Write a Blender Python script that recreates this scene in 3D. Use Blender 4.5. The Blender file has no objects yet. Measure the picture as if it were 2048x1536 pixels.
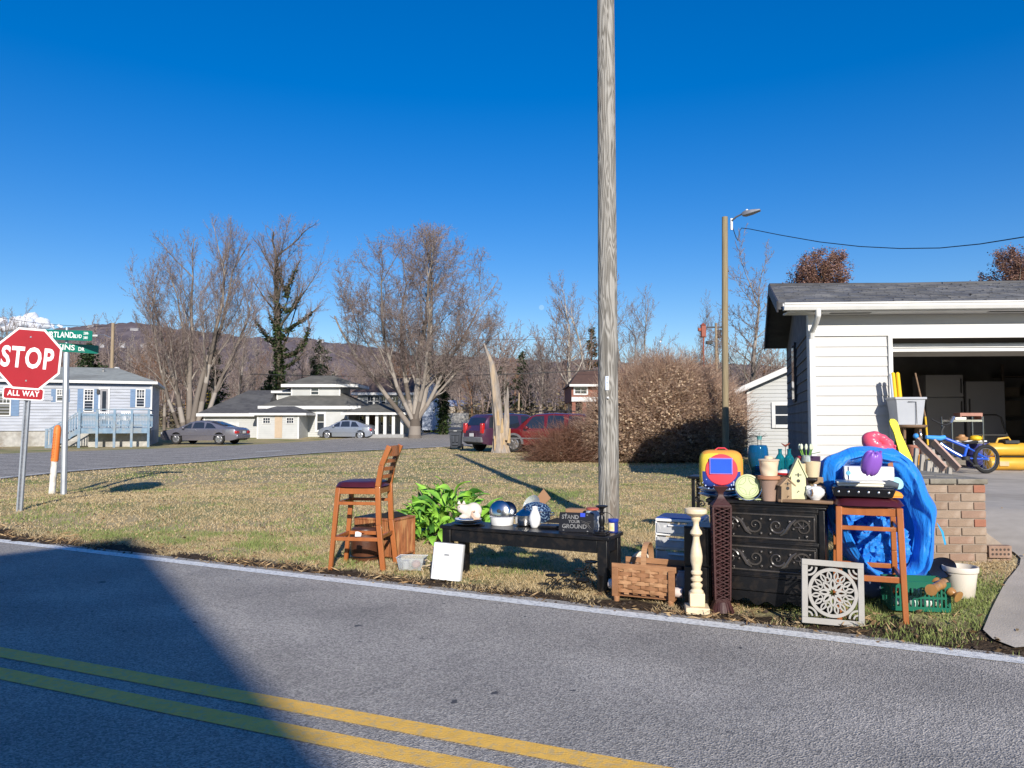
import bpy, math, random
import numpy as np
from mathutils import Vector, Matrix, noise

R = math.radians
rnd = random.Random(11)
nrs = np.random.RandomState(5)
scene = bpy.context.scene
COL = scene.collection

# ---------------------------------------------------------------- camera
CAM_H = 1.4
F_PX = 1500.0
PITCH = math.atan(74 / 1500)
cam_data = bpy.data.cameras.new('camera')
cam_data.sensor_width = 36.0
cam_data.lens = 36.0 * F_PX / 2048
cam_data.clip_start = 0.05
cam_data.clip_end = 20000
cam = bpy.data.objects.new('camera', cam_data)
COL.objects.link(cam)
cam.location = (0, 0, CAM_H)
cam.rotation_euler = (R(90) + PITCH, 0, 0)
scene.camera = cam

# ---------------------------------------------------------------- sky, sun, exposure
SUN_EL = 24.0
SH = Vector((-0.172, 0.985))                     # direction in which shadows fall
world = bpy.data.worlds.new('World')
scene.world = world
world.use_nodes = True
wn = world.node_tree
wn.nodes.clear()
w_out = wn.nodes.new('ShaderNodeOutputWorld')
w_bg = wn.nodes.new('ShaderNodeBackground')
w_sky = wn.nodes.new('ShaderNodeTexSky')
w_sky.sky_type = 'NISHITA'
w_sky.sun_disc = False
w_sky.sun_elevation = R(SUN_EL)
w_sky.sun_rotation = math.atan2(0.172, -0.985)
w_sky.altitude = 300
w_sky.air_density = 1.0
w_sky.dust_density = 0.3
w_sky.ozone_density = 3.0
w_hsv = wn.nodes.new('ShaderNodeHueSaturation')
w_hsv.inputs['Hue'].default_value = 0.517
w_hsv.inputs['Saturation'].default_value = 1.68
w_hsv.inputs['Value'].default_value = 1.1
w_gam = wn.nodes.new('ShaderNodeGamma')
w_gam.inputs['Gamma'].default_value = 0.76
wn.links.new(w_sky.outputs[0], w_gam.inputs['Color'])
wn.links.new(w_gam.outputs[0], w_hsv.inputs['Color'])
wn.links.new(w_hsv.outputs[0], w_bg.inputs['Color'])
w_bg.inputs['Strength'].default_value = 0.15
wn.links.new(w_bg.outputs[0], w_out.inputs[0])

sun_data = bpy.data.lights.new('sun', 'SUN')
sun_data.energy = 5.0
sun_data.angle = R(0.5)
sun_data.color = (1.0, 0.93, 0.82)
sun = bpy.data.objects.new('sun', sun_data)
COL.objects.link(sun)
sv = Vector((SH.x * math.cos(R(SUN_EL)), SH.y * math.cos(R(SUN_EL)), -math.sin(R(SUN_EL))))
sun.rotation_euler = sv.to_track_quat('-Z', 'Y').to_euler()
sun.location = (5, -20, 20)

scene.view_settings.view_transform = 'Standard'
scene.view_settings.look = 'None'
scene.view_settings.gamma = 1
scene.view_settings.use_curve_mapping = False
scene.view_settings.exposure = 0.3
scene.render.engine = 'CYCLES'
scene.cycles.max_bounces = 6
scene.cycles.transparent_max_bounces = 12
scene.cycles.use_denoising = True

# ---------------------------------------------------------------- survey: turn photo pixels into places
CP, SP = math.cos(PITCH), math.sin(PITCH)
def ray(px, py):
    cx, cy = (px - 1024) / F_PX, (768 - py) / F_PX
    return Vector((cx, CP - cy * SP, SP + cy * CP))
def G(px, py, z=0.0):
    d = ray(px, py); t = (z - CAM_H) / d.z
    return Vector((d.x * t, d.y * t, z))
def P(px, py, Y):
    d = ray(px, py); t = Y / d.y
    return Vector((d.x * t, Y, CAM_H + d.z * t))
RD = Vector((0.898, -0.44))                      # direction of the near road
RN = Vector((0.44, 0.898))                       # away from the road, towards the lawn
TH = math.atan2(RD.y, RD.x)
def sm(a, b, x):
    t = min(1.0, max(0.0, (x - a) / (b - a))); return t * t * (3 - 2 * t)
def uu(x, y): return 0.44 * x + 0.898 * y - 5.3
def terr(x, y):
    u = uu(x, y)
    if u < 0.02: return 0.0
    w = sm(0.0, 1.2, x - (1.6 + 0.32 * (y - 5))) * (1 - sm(19, 24, y))
    z = w * 0.53 * sm(-0.6, 3.6, u * 0.9)if u < 3.4 else w * 0.53
    z = w * min(0.53, max(0.0, 0.16 * (u - 0.03)))
    z += 0.05 * sm(1, 4, u) * noise.noise((x * 0.35, y * 0.35, 0)) * (1 - sm(16, 22, y)) * (1 - w)
    z += 0.02 * sm(0.3, 1, u) * noise.noise((x * 1.7, y * 1.7, 4)) * (1 - sm(16, 22, y)) * (1 - w)
    z -= 0.06 * math.exp(-((u - 1.2) / 0.5) ** 2) * sm(-4, -6, x)
    z += 0.12 * math.exp(-((x + 6.5) ** 2 + (y - 11.8) ** 2) / 6)
    z += 0.3 * sm(50, 64, y) + 2.6 * sm(64, 150, y) * (1 - 0.5 * sm(0, -60, x))
    return z
def on(px, py):
    """ground point seen at a photo pixel, following the terrain"""
    p = G(px, py)
    for _ in range(12): p = G(px, py, terr(p.x, p.y))
    return p

# ---------------------------------------------------------------- object helpers
def thing(name, label, cat, loc=(0, 0, 0), rz=0.0, group=None):
    o = bpy.data.objects.new(name, None)
    o.empty_display_size = 0.2
    COL.objects.link(o)
    o.location = loc; o.rotation_euler = (0, 0, rz)
    tag(o, label, cat, group)
    return o
def tag(o, label=None, cat=None, group=None, kind=None):
    if label: o['label'] = label
    if cat: o['category'] = cat
    if group: o['group'] = group
    if kind: o['kind'] = kind
    return o
def dup(root, loc, rz=None, label=None, name=None):
    """a copy of a thing with copies of its parts and sub-parts"""
    r = root.copy(); COL.objects.link(r); r.location = loc
    if rz is not None: r.rotation_euler = (0, 0, rz)
    if label: r['label'] = label
    for ch in list(root.children):
        c = ch.copy(); COL.objects.link(c); c.parent = r
        for g in list(ch.children):
            d = g.copy(); COL.objects.link(d); d.parent = c
    return r
def clone(o, parent, M=None, mat=None):
    """one more piece sharing the mesh of o"""
    c = o.copy(); COL.objects.link(c); c.parent = parent
    if M is not None: c.matrix_local = M
    if mat:
        c.material_slots[0].link = 'OBJECT'; c.material_slots[0].material = mat
    return c
def Tr(x, y, z): return Matrix.Translation((x, y, z))
def Rz(a): return Matrix.Rotation(a, 4, 'Z')
def Rx(a): return Matrix.Rotation(a, 4, 'X')
def Ry(a): return Matrix.Rotation(a, 4, 'Y')

class MB:
    """collects shapes into one mesh"""
    def __init__(s): s.v = []; s.f = []; s.M = None
    def add(s, vs, fs):
        o = len(s.v)
        if s.M is not None: vs = [s.M @ Vector(v) for v in vs]
        s.v += [tuple(v) for v in vs]
        s.f += [tuple(i + o for i in f) for f in fs]
        return s
    def box(s, x0, x1, y0, y1, z0, z1):
        return s.add([(x0,y0,z0),(x1,y0,z0),(x1,y1,z0),(x0,y1,z0),(x0,y0,z1),(x1,y0,z1),(x1,y1,z1),(x0,y1,z1)],
                     [(3,2,1,0),(4,5,6,7),(0,1,5,4),(1,2,6,5),(2,3,7,6),(3,0,4,7)])
    def cb(s, c, d): 
        return s.box(c[0]-d[0]/2, c[0]+d[0]/2, c[1]-d[1]/2, c[1]+d[1]/2, c[2]-d[2]/2, c[2]+d[2]/2)
    def bar(s, a, b, w, h=None, up=(0,0,1), w2=None, h2=None):
        h = h or w; w2 = w2 or w; h2 = h2 or (h if w2 == w else w2)
        a = Vector(a); b = Vector(b); d = (b - a).normalized(); u = Vector(up)
        if abs(d.dot(u)) > 0.99: u = Vector((0, 1, 0))
        x = d.cross(u).normalized(); u = x.cross(d)
        vs = []
        for p, ww, hh in ((a, w, h), (b, w2, h2)):
            vs += [p - x*ww/2 - u*hh/2, p + x*ww/2 - u*hh/2, p + x*ww/2 + u*hh/2, p - x*ww/2 + u*hh/2]
        return s.add(vs, [(0,1,2,3),(7,6,5,4),(1,0,4,5),(2,1,5,6),(3,2,6,7),(0,3,7,4)])
    def tube(s, pts, r, n=8, cap=True, closed=False, flat=1.0):
        pts = [Vector(p) for p in pts]; m = len(pts)
        rs = r if isinstance(r, (list, tuple)) else [r] * m
        vs = []; fs = []
        ref = None
        for i in range(m):
            if closed: d = pts[(i+1) % m] - pts[i-1]
            else: d = pts[min(i+1, m-1)] - pts[max(i-1, 0)]
            if d.length < 1e-9: d = Vector((0,0,1))
            d.normalize()
            if ref is None:
                ref = Vector((0,0,1)) if abs(d.z) < 0.9 else Vector((1,0,0))
            x = ref.cross(d)
            if x.length < 1e-6: x = Vector((1,0,0)).cross(d)
            x.normalize(); y = d.cross(x); ref = y
            for k in range(n):
                a = 2*math.pi*k/n
                vs.append(pts[i] + x*math.cos(a)*rs[i] + y*math.sin(a)*rs[i]*flat)
        for i in range(m if closed else m-1):
            j = (i+1) % m
            for k in range(n):
                fs.append((i*n+k, i*n+(k+1) % n, j*n+(k+1) % n, j*n+k))
        if cap and not closed:
            fs.append(tuple(range(n-1, -1, -1))); fs.append(tuple((m-1)*n+k for k in range(n)))
        return s.add(vs, fs)
    def lathe(s, prof, n=24, c=(0,0,0), a0=0.0, a1=2*math.pi, sx=1.0, sy=1.0):
        vs = []; fs = []; m = len(prof); full = abs(a1-a0-2*math.pi) < 1e-6
        k_n = n if full else n+1
        for (r, z) in prof:
            for k in range(k_n):
                a = a0 + (a1-a0)*k/n
                vs.append((c[0]+max(r,1e-5)*math.cos(a)*sx, c[1]+max(r,1e-5)*math.sin(a)*sy, c[2]+z))
        for i in range(m-1):
            for k in range(n):
                k2 = (k+1) % k_n
                fs.append((i*k_n+k, i*k_n+k2, (i+1)*k_n+k2, (i+1)*k_n+k))
        return s.add(vs, fs)
    def prism(s, poly, a, b, axis='y'):
        """poly of 2-D points extruded from a to b along axis (y: poly is x,z; x: y,z; z: x,y)"""
        n = len(poly)
        def pt(p, t):
            return (p[0], t, p[1]) if axis == 'y' else ((t, p[0], p[1]) if axis == 'x' else (p[0], p[1], t))
        vs = [pt(p, a) for p in poly] + [pt(p, b) for p in poly]
        fs = [tuple(range(n)), tuple(range(2*n-1, n-1, -1))]
        fs += [((i+1) % n, i, n+i, n+(i+1) % n) for i in range(n)]
        return s.add(vs, fs)
    def grid(s, fn, nu, nv, cu=False, cv=False):
        mu = nu if cu else nu+1; mv = nv if cv else nv+1
        vs = [fn(i/nu, j/nv) for i in range(mu) for j in range(mv)]
        fs = []
        for i in range(nu):
            for j in range(nv):
                i2 = (i+1) % mu; j2 = (j+1) % mv
                fs.append((i*mv+j, i2*mv+j, i2*mv+j2, i*mv+j2))
        return s.add(vs, fs)
    def ball(s, c, r, n=12, sz=1.0):
        return s.lathe([(r*math.sin(math.pi*i/n), c[2]*0 - r*sz*math.cos(math.pi*i/n)) for i in range(n+1)], n*2, c)
    def ring2(s, c, r0, r1, y0, y1, n=24, a0=0, a1=2*math.pi, ex=1.0):
        """flat ring in the x-z plane, thickness y0..y1"""
        full = abs(a1-a0-2*math.pi) < 1e-6; vs = []; fs = []; m = n if full else n+1
        for k in range(m):
            a = a0+(a1-a0)*k/n
            for (r, y) in ((r0,y0),(r1,y0),(r1,y1),(r0,y1)):
                vs.append((c[0]+r*math.cos(a), y, c[1]+r*math.sin(a)*ex))
        for k in range(n):
            j = (k+1) % m
            for q in range(4):
                fs.append((k*4+q, k*4+(q+1) % 4, j*4+(q+1) % 4, j*4+q))
        return s.add(vs, fs)
    def build(s, name, mat, parent=None, smooth=True, bevel=0.0, kind=None):
        me = bpy.data.meshes.new(name)
        me.from_pydata(s.v, [], s.f)
        me.update()
        return finish(name, me, mat, parent, smooth, bevel, kind)

def finish(name, me, mat, parent=None, smooth=True, bevel=0.0, kind=None, ang=38):
    if smooth and len(me.polygons):
        me.polygons.foreach_set('use_smooth', [True] * len(me.polygons))
        me.set_sharp_from_angle(angle=R(ang))
    o = bpy.data.objects.new(name, me)
    COL.objects.link(o)
    if mat: me.materials.append(mat)
    if parent: o.parent = parent
    if kind: o['kind'] = kind
    if bevel > 0:
        b = o.modifiers.new('edge', 'BEVEL'); b.width = bevel; b.segments = 2; b.limit_method = 'ANGLE'
        b.angle_limit = R(40)
    return o
def box(name, mat, parent, x0, x1, y0, y1, z0, z1, bevel=0.0):
    return MB().box(x0, x1, y0, y1, z0, z1).build(name, mat, parent, bevel > 0, bevel)
def mesh_np(name, V, Fc, mat, parent=None, smooth=False, kind=None):
    """mesh from numpy arrays: V (n,3), Fc (m,k)"""
    me = bpy.data.meshes.new(name)
    k = Fc.shape[1]
    me.vertices.add(len(V)); me.vertices.foreach_set('co', np.ascontiguousarray(V, dtype=np.float32).ravel())
    me.loops.add(Fc.size); me.loops.foreach_set('vertex_index', np.ascontiguousarray(Fc, dtype=np.int32).ravel())
    me.polygons.add(len(Fc))
    me.polygons.foreach_set('loop_start', np.arange(0, Fc.size, k, dtype=np.int32))
    me.update(calc_edges=True)
    if smooth: me.polygons.foreach_set('use_smooth', [True] * len(Fc))
    o = bpy.data.objects.new(name, me); COL.objects.link(o)
    if mat: me.materials.append(mat)
    if parent: o.parent = parent
    if kind: o['kind'] = kind
    return o
def vcol(o, arr, name='shade'):
    at = o.data.attributes.new(name, 'FLOAT', 'POINT')
    at.data.foreach_set('value', np.ascontiguousarray(arr, dtype=np.float32))

# ---------------------------------------------------------------- materials
def L(r, g, b):
    f = lambda c: (c/255/12.92) if c <= 10 else ((c/255+0.055)/1.055) ** 2.4
    return (f(r), f(g), f(b))
_M = {}
def nd(nt, t, **kw):
    n = nt.nodes.new(t)
    for k, v in kw.items(): setattr(n, k, v)
    return n
def mat(name, c1, c2=None, sc=6.0, rough=0.6, metal=0.0, bump=0.0, bsc=60.0, stretch=None, spec=0.5, trans=0.0,
        coat=0.0, detail=6.0, contrast=0.25, c3=None, c3sc=1.5, c3amt=0.5, ior=1.45, alpha=1.0, emis=None):
    """grainy procedural material: noise between c1 and c2, larger blotches of c3, fine bump"""
    if name in _M: return _M[name]
    m = bpy.data.materials.new(name); m.use_nodes = True; nt = m.node_tree
    b = nt.nodes['Principled BSDF']; ln = nt.links.new
    if c2 is None: c2 = tuple(x * 0.72 for x in c1)
    tc = nd(nt, 'ShaderNodeTexCoord'); mp = nd(nt, 'ShaderNodeMapping')
    if stretch: mp.inputs['Scale'].default_value = stretch
    ln(tc.outputs['Object'], mp.inputs['Vector'])
    nz = nd(nt, 'ShaderNodeTexNoise'); nz.inputs['Scale'].default_value = sc; nz.inputs['Detail'].default_value = detail
    ln(mp.outputs[0], nz.inputs['Vector'])
    rp = nd(nt, 'ShaderNodeValToRGB')
    rp.color_ramp.elements[0].position = 0.5 - contrast; rp.color_ramp.elements[1].position = 0.5 + contrast
    rp.color_ramp.elements[0].color = (*c2, 1); rp.color_ramp.elements[1].color = (*c1, 1)
    ln(nz.outputs['Fac'], rp.inputs['Fac']); out = rp.outputs['Color']
    if c3:
        n3 = nd(nt, 'ShaderNodeTexNoise'); n3.inputs['Scale'].default_value = c3sc; n3.inputs['Detail'].default_value = 8
        ln(mp.outputs[0], n3.inputs['Vector'])
        r3 = nd(nt, 'ShaderNodeValToRGB'); r3.color_ramp.elements[0].position = 0.5; r3.color_ramp.elements[1].position = 0.62
        ln(n3.outputs['Fac'], r3.inputs['Fac'])
        ma = nd(nt, 'ShaderNodeMath', operation='MULTIPLY'); ma.inputs[1].default_value = c3amt; ln(r3.outputs['Color'], ma.inputs[0])
        mx = nd(nt, 'ShaderNodeMixRGB'); mx.inputs['Color2'].default_value = (*c3, 1)
        ln(ma.outputs[0], mx.inputs['Fac']); ln(out, mx.inputs['Color1']); out = mx.outputs['Color']
    ln(out, b.inputs['Base Color'])
    b.inputs['Roughness'].default_value = rough; b.inputs['Metallic'].default_value = metal
    b.inputs['Specular IOR Level'].default_value = spec; b.inputs['Transmission Weight'].default_value = trans
    b.inputs['Coat Weight'].default_value = coat; b.inputs['IOR'].default_value = ior; b.inputs['Alpha'].default_value = alpha
    if emis:
        b.inputs['Emission Color'].default_value = (*emis[0], 1); b.inputs['Emission Strength'].default_value = emis[1]
    if bump > 0:
        bn = nd(nt, 'ShaderNodeTexNoise'); bn.inputs['Scale'].default_value = bsc; bn.inputs['Detail'].default_value = 4
        ln(mp.outputs[0], bn.inputs['Vector'])
        bp = nd(nt, 'ShaderNodeBump'); bp.inputs['Strength'].default_value = bump; bp.inputs['Distance'].default_value = 0.01
        ln(bn.outputs['Fac'], bp.inputs['Height']); ln(bp.outputs[0], b.inputs['Normal'])
    _M[name] = m
    return m
def attr_mat(name, ramp, rough=0.8, trl=0.0, spec=0.2):
    """colour picked along a ramp by the mesh attribute «shade» (own colour of each blade, leaf or twig)"""
    if name in _M: return _M[name]
    m = bpy.data.materials.new(name); m.use_nodes = True; nt = m.node_tree; ln = nt.links.new
    b = nt.nodes['Principled BSDF']
    at = nd(nt, 'ShaderNodeAttribute', attribute_name='shade')
    rp = nd(nt, 'ShaderNodeValToRGB')
    els = rp.color_ramp.elements
    for i, (p, c) in enumerate(ramp):
        e = els[i] if i < 2 else els.new(p)
        e.position = p; e.color = (*c, 1)
    ln(at.outputs['Fac'], rp.inputs['Fac']); ln(rp.outputs['Color'], b.inputs['Base Color'])
    b.inputs['Roughness'].default_value = rough; b.inputs['Specular IOR Level'].default_value = spec
    if trl > 0:
        t = nd(nt, 'ShaderNodeBsdfTranslucent'); ln(rp.outputs['Color'], t.inputs['Color'])
        mx = nd(nt, 'ShaderNodeMixShader'); mx.inputs[0].default_value = trl
        ln(b.outputs[0], mx.inputs[1]); ln(t.outputs[0], mx.inputs[2])
        ln(mx.outputs[0], nt.nodes['Material Output'].inputs['Surface'])
    _M[name] = m
    return m
def glass(name, col=(0.8, 0.9, 0.9), rough=0.02, mixt=0.75):
    """thin clear plastic or glass: transparent with a glossy surface"""
    if name in _M: return _M[name]
    m = bpy.data.materials.new(name); m.use_nodes = True; nt = m.node_tree; ln = nt.links.new
    nt.nodes.remove(nt.nodes['Principled BSDF'])
    tr = nd(nt, 'ShaderNodeBsdfTransparent'); tr.inputs[0].default_value = (*col, 1)
    gl = nd(nt, 'ShaderNodeBsdfPrincipled'); gl.inputs['Base Color'].default_value = (*[c*0.85 for c in col], 1); gl.inputs['Roughness'].default_value = rough
    fr = nd(nt, 'ShaderNodeFresnel'); fr.inputs[0].default_value = 1.45
    ad = nd(nt, 'ShaderNodeMath', operation='ADD'); ad.inputs[1].default_value = 1 - mixt; ad.use_clamp = True
    ln(fr.outputs[0], ad.inputs[0])
    mx = nd(nt, 'ShaderNodeMixShader'); ln(ad.outputs[0], mx.inputs[0])
    ln(tr.outputs[0], mx.inputs[1]); ln(gl.outputs[0], mx.inputs[2]); ln(mx.outputs[0], nt.nodes['Material Output'].inputs['Surface'])
    _M[name] = m
    return m

def text(body, size, m, parent, M, name='lettering', bold=0.0, ext=0.0015, sx=1.0, align='CENTER', space=1.0):
    cu = bpy.data.curves.new('t', 'FONT'); cu.body = body; cu.size = size; cu.align_x = align; cu.align_y = 'CENTER'
    cu.offset = bold; cu.extrude = ext; cu.space_character = space; cu.resolution_u = 3
    t = bpy.data.objects.new('t', cu); COL.objects.link(t)
    bpy.context.view_layer.update()
    me = bpy.data.meshes.new_from_object(t.evaluated_get(bpy.context.evaluated_depsgraph_get()))
    bpy.data.objects.remove(t); bpy.data.curves.remove(cu)
    me.transform(M @ Rx(R(90)) @ Matrix.Diagonal((sx, 1, 1, 1)))
    me.materials.clear()
    return finish(name, me, m, parent, False)
# ================================================================ GROUND, ROADS
def ground_material():
    m = bpy.data.materials.new('winter_lawn_soil'); m.use_nodes = True; nt = m.node_tree; ln = nt.links.new
    b = nt.nodes['Principled BSDF']; b.inputs['Roughness'].default_value = 0.95; b.inputs['Specular IOR Level'].default_value = 0.1
    tc = nd(nt, 'ShaderNodeTexCoord')
    def nz(sc, det=8):
        n = nd(nt, 'ShaderNodeTexNoise'); n.inputs['Scale'].default_value = sc; n.inputs['Detail'].default_value = det
        ln(tc.outputs['Object'], n.inputs['Vector']); return n
    def ramp(src, stops):
        r = nd(nt, 'ShaderNodeValToRGB'); els = r.color_ramp.elements
        for i, (p, c) in enumerate(stops):
            e = els[i] if i < 2 else els.new(p)
            e.position = p; e.color = (*c, 1)
        ln(src, r.inputs['Fac']); return r
    a = ramp(nz(28).outputs['Fac'], [(0.3, (0.30, 0.235, 0.13)), (0.55, (0.42, 0.34, 0.195)), (0.75, (0.52, 0.43, 0.26))])
    g = ramp(nz(24).outputs['Fac'], [(0.3, (0.15, 0.17, 0.06)), (0.7, (0.26, 0.29, 0.11))])
    pm = ramp(nz(0.55, 6).outputs['Fac'], [(0.46, (0, 0, 0)), (0.66, (1, 1, 1))])
    mx = nd(nt, 'ShaderNodeMixRGB'); ln(pm.outputs[0], mx.inputs[0]); ln(a.outputs[0], mx.inputs[1]); ln(g.outputs[0], mx.inputs[2])
    d = ramp(nz(40).outputs['Fac'], [(0.3, (0.018, 0.013, 0.010)), (0.7, (0.10, 0.07, 0.045))])
    at = nd(nt, 'ShaderNodeAttribute', attribute_name='dirt')
    ad = nd(nt, 'ShaderNodeMath', operation='ADD'); ln(at.outputs['Fac'], ad.inputs[0])
    n2 = nz(3.5, 6); s2 = nd(nt, 'ShaderNodeMath', operation='MULTIPLY_ADD'); s2.inputs[1].default_value = 0.9; s2.inputs[2].default_value = -0.45
    ln(n2.outputs['Fac'], s2.inputs[0]); ln(s2.outputs[0], ad.inputs[1])
    dr = ramp(ad.outputs[0], [(0.42, (0, 0, 0)), (0.6, (1, 1, 1))])
    mx2 = nd(nt, 'ShaderNodeMixRGB'); ln(dr.outputs[0], mx2.inputs[0]); ln(mx.outputs[0], mx2.inputs[1]); ln(d.outputs[0], mx2.inputs[2])
    ln(mx2.outputs[0], b.inputs['Base Color'])
    bp = nd(nt, 'ShaderNodeBump'); bp.inputs['Strength'].default_value = 0.7; bp.inputs['Distance'].default_value = 0.03
    ln(nz(45, 5).outputs['Fac'], bp.inputs['Height']); ln(bp.outputs[0], b.inputs['Normal'])
    return m
def axis(pts):
    out = []
    for a, b, s in pts: out += list(np.arange(a, b - 1e-6, s))
    return out + [pts[-1][1]]
gx = axis([(-3000,-600,300),(-600,-120,40),(-120,-40,5),(-40,-16,1.0),(-16,6,0.2),(6,16,0.5),(16,60,4),(60,600,40),(600,3000,300)])
gy = axis([(-600,-40,40),(-40,-8,2),(-8,2,0.5),(2,14,0.2),(14,30,0.5),(30,80,2),(80,240,10),(240,900,60),(900,3600,300)])
nx_, ny_ = len(gx), len(gy)
def drive_x(y):
    for a, b in zip(DL, DL[1:]):
        if y <= b[1]: return a[0] + (b[0]-a[0])*max(0, (y-a[1])/(b[1]-a[1]))
    return DL[-1][0]
DL = [(3.05, 4.62), (2.97, 4.82), (3.27, 5.18), (3.63, 5.59), (3.95, 5.9), (4.1, 6.1), (4.12, 6.9), (4.3, 7.6), (5.2, 9), (6.3, 11.2), (6.9, 13.55)]
V = np.array([(x, y, terr(x, y) - 0.012 - (.05 if 4.6 < y < 14 and x > drive_x(y) + .45 else 0)) for y in gy for x in gx])
I = np.arange((ny_-1) * (nx_-1)); r_, c_ = I // (nx_-1), I % (nx_-1); q = r_ * nx_ + c_
ground = mesh_np('ground', V, np.stack([q, q+1, q+1+nx_, q+nx_], 1), ground_material(), smooth=True)
ground['kind'] = 'structure'
U = 0.44*V[:,0] + 0.898*V[:,1] - 5.3
# bare soil along the road edge, wider beside the shadow and by the driveway mouth
vcol(ground, np.clip(1.15 - np.abs(U - 0.1) / 0.62, 0, 1) * (np.abs(V[:,0]) < 30), 'dirt')

def asphalt(name, base, warm=0.0, big=1.0):
    m = bpy.data.materials.new(name); m.use_nodes = True; nt = m.node_tree; ln = nt.links.new
    b = nt.nodes['Principled BSDF']; b.inputs['Roughness'].default_value = 0.85; b.inputs['Specular IOR Level'].default_value = 0.25
    tc = nd(nt, 'ShaderNodeTexCoord')
    vo = nd(nt, 'ShaderNodeTexVoronoi'); vo.inputs['Scale'].default_value = 120 * big; ln(tc.outputs['Object'], vo.inputs['Vector'])
    hs = nd(nt, 'ShaderNodeSeparateColor'); ln(vo.outputs['Color'], hs.inputs[0])
    r1 = nd(nt, 'ShaderNodeValToRGB'); e = r1.color_ramp.elements
    e[0].position = 0.0; e[0].color = (base*0.56, base*0.53, base*0.49, 1)
    e[1].position = 1.0; e[1].color = (base*1.5, base*1.38, base*1.22, 1)
    e2 = e.new(0.5); e2.color = (base*1.0, base*0.925, base*0.835, 1)
    ln(hs.outputs[0], r1.inputs[0])
    n2 = nd(nt, 'ShaderNodeTexNoise'); n2.inputs['Scale'].default_value = 1.3; n2.inputs['Detail'].default_value = 8; ln(tc.outputs['Object'], n2.inputs['Vector'])
    r2 = nd(nt, 'ShaderNodeValToRGB'); r2.color_ramp.elements[0].position = 0.3; r2.color_ramp.elements[1].position = 0.7
    r2.color_ramp.elements[0].color = (0.80, 0.80, 0.80, 1); r2.color_ramp.elements[1].color = (1.12, 1.11, 1.09, 1)
    ln(n2.outputs['Fac'], r2.inputs[0])
    mu = nd(nt, 'ShaderNodeMixRGB', blend_type='MULTIPLY'); mu.inputs[0].default_value = 1; ln(r1.outputs[0], mu.inputs[1]); ln(r2.outputs[0], mu.inputs[2])
    # dark spots of tar
    n3 = nd(nt, 'ShaderNodeTexNoise'); n3.inputs['Scale'].default_value = 8; n3.inputs['Detail'].default_value = 3; ln(tc.outputs['Object'], n3.inputs['Vector'])
    r3 = nd(nt, 'ShaderNodeValToRGB'); r3.color_ramp.elements[0].position = 0.70; r3.color_ramp.elements[1].position = 0.73
    ln(n3.outputs['Fac'], r3.inputs[0])
    mx = nd(nt, 'ShaderNodeMixRGB'); ln(r3.outputs[0], mx.inputs[0]); ln(mu.outputs[0], mx.inputs[1]); mx.inputs[2].default_value = (base*0.25, base*0.25, base*0.27, 1)
    # wheel paths worn paler along the road
    dt = nd(nt, 'ShaderNodeVectorMath', operation='DOT_PRODUCT'); dt.inputs[1].default_value = (0.44, 0.898, 0); ln(tc.outputs['Object'], dt.inputs[0])
    sn = nd(nt, 'ShaderNodeMath', operation='MULTIPLY'); sn.inputs[1].default_value = 5.2; ln(dt.outputs['Value'], sn.inputs[0])
    s2 = nd(nt, 'ShaderNodeMath', operation='SINE'); ln(sn.outputs[0], s2.inputs[0])
    s3 = nd(nt, 'ShaderNodeMath', operation='MULTIPLY_ADD'); s3.inputs[1].default_value = 0.07; s3.inputs[2].default_value = 1.0; ln(s2.outputs[0], s3.inputs[0])
    sc_ = nd(nt, 'ShaderNodeVectorMath', operation='SCALE'); ln(mx.outputs[0], sc_.inputs[0]); ln(s3.outputs[0], sc_.inputs['Scale'])
    ln(sc_.outputs[0], b.inputs['Base Color'])
    bp = nd(nt, 'ShaderNodeBump'); bp.inputs['Strength'].default_value = 0.9; bp.inputs['Distance'].default_value = 0.006
    ln(vo.outputs['Distance'], bp.inputs['Height']); ln(bp.outputs[0], b.inputs['Normal'])
    return m
M_ROAD = asphalt('worn_asphalt', 0.35)
M_ROAD2 = asphalt('old_grey_asphalt', 0.30, big=0.25)

def us(u, s): return (RN.x*(u+5.3) + RD.x*s, RN.y*(u+5.3) + RD.y*s)
def strip(name, m, u0, u1, z, s0=-60, s1=40, ds=0.25, wob=0.0, du=0.0):
    mb = MB(); n = int((s1-s0)/ds); vs = []; fs = []
    for i in range(n+1):
        s = s0 + i*ds
        w1 = wob*(noise.noise((s*1.3, u1, 3)) + 0.6*noise.noise((s*6, u1, 9)))
        dd = du*max(-9, min(4, s + .83))
        for u in (u0 + dd, u1 + w1 + dd):
            x, y = us(u, s); vs.append((x, y, z))
    for i in range(n): fs.append((2*i, 2*i+2, 2*i+3, 2*i+1))
    o = mb.add(vs, fs).build(name, m, smooth=False); o['kind'] = 'structure'
    return o
strip('road', M_ROAD, -5.2, 0.17, 0.004, wob=0.05)
def paint(name, col, worn, thr):
    m = mat(name, col, tuple(c*0.8 for c in col), sc=14, rough=0.7, bump=0.5, bsc=120, c3=worn, c3sc=38, c3amt=thr)
    return m
M_WHITE = paint('worn_white_road_paint', (0.85, 0.85, 0.81), (0.4, 0.4, 0.4), 0.75)
M_YELLOW = paint('worn_yellow_road_paint', (0.95, 0.55, 0.10), (0.55, 0.42, 0.22), 0.6)
strip('road_edge_marking', M_WHITE, -0.075, 0.065, 0.008)
strip('road_centre_marking', M_YELLOW, -2.375, -2.245, 0.008, du=.0545)
strip('road_centre_marking', M_YELLOW, -2.625, -2.495, 0.008, du=.0545)

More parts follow.
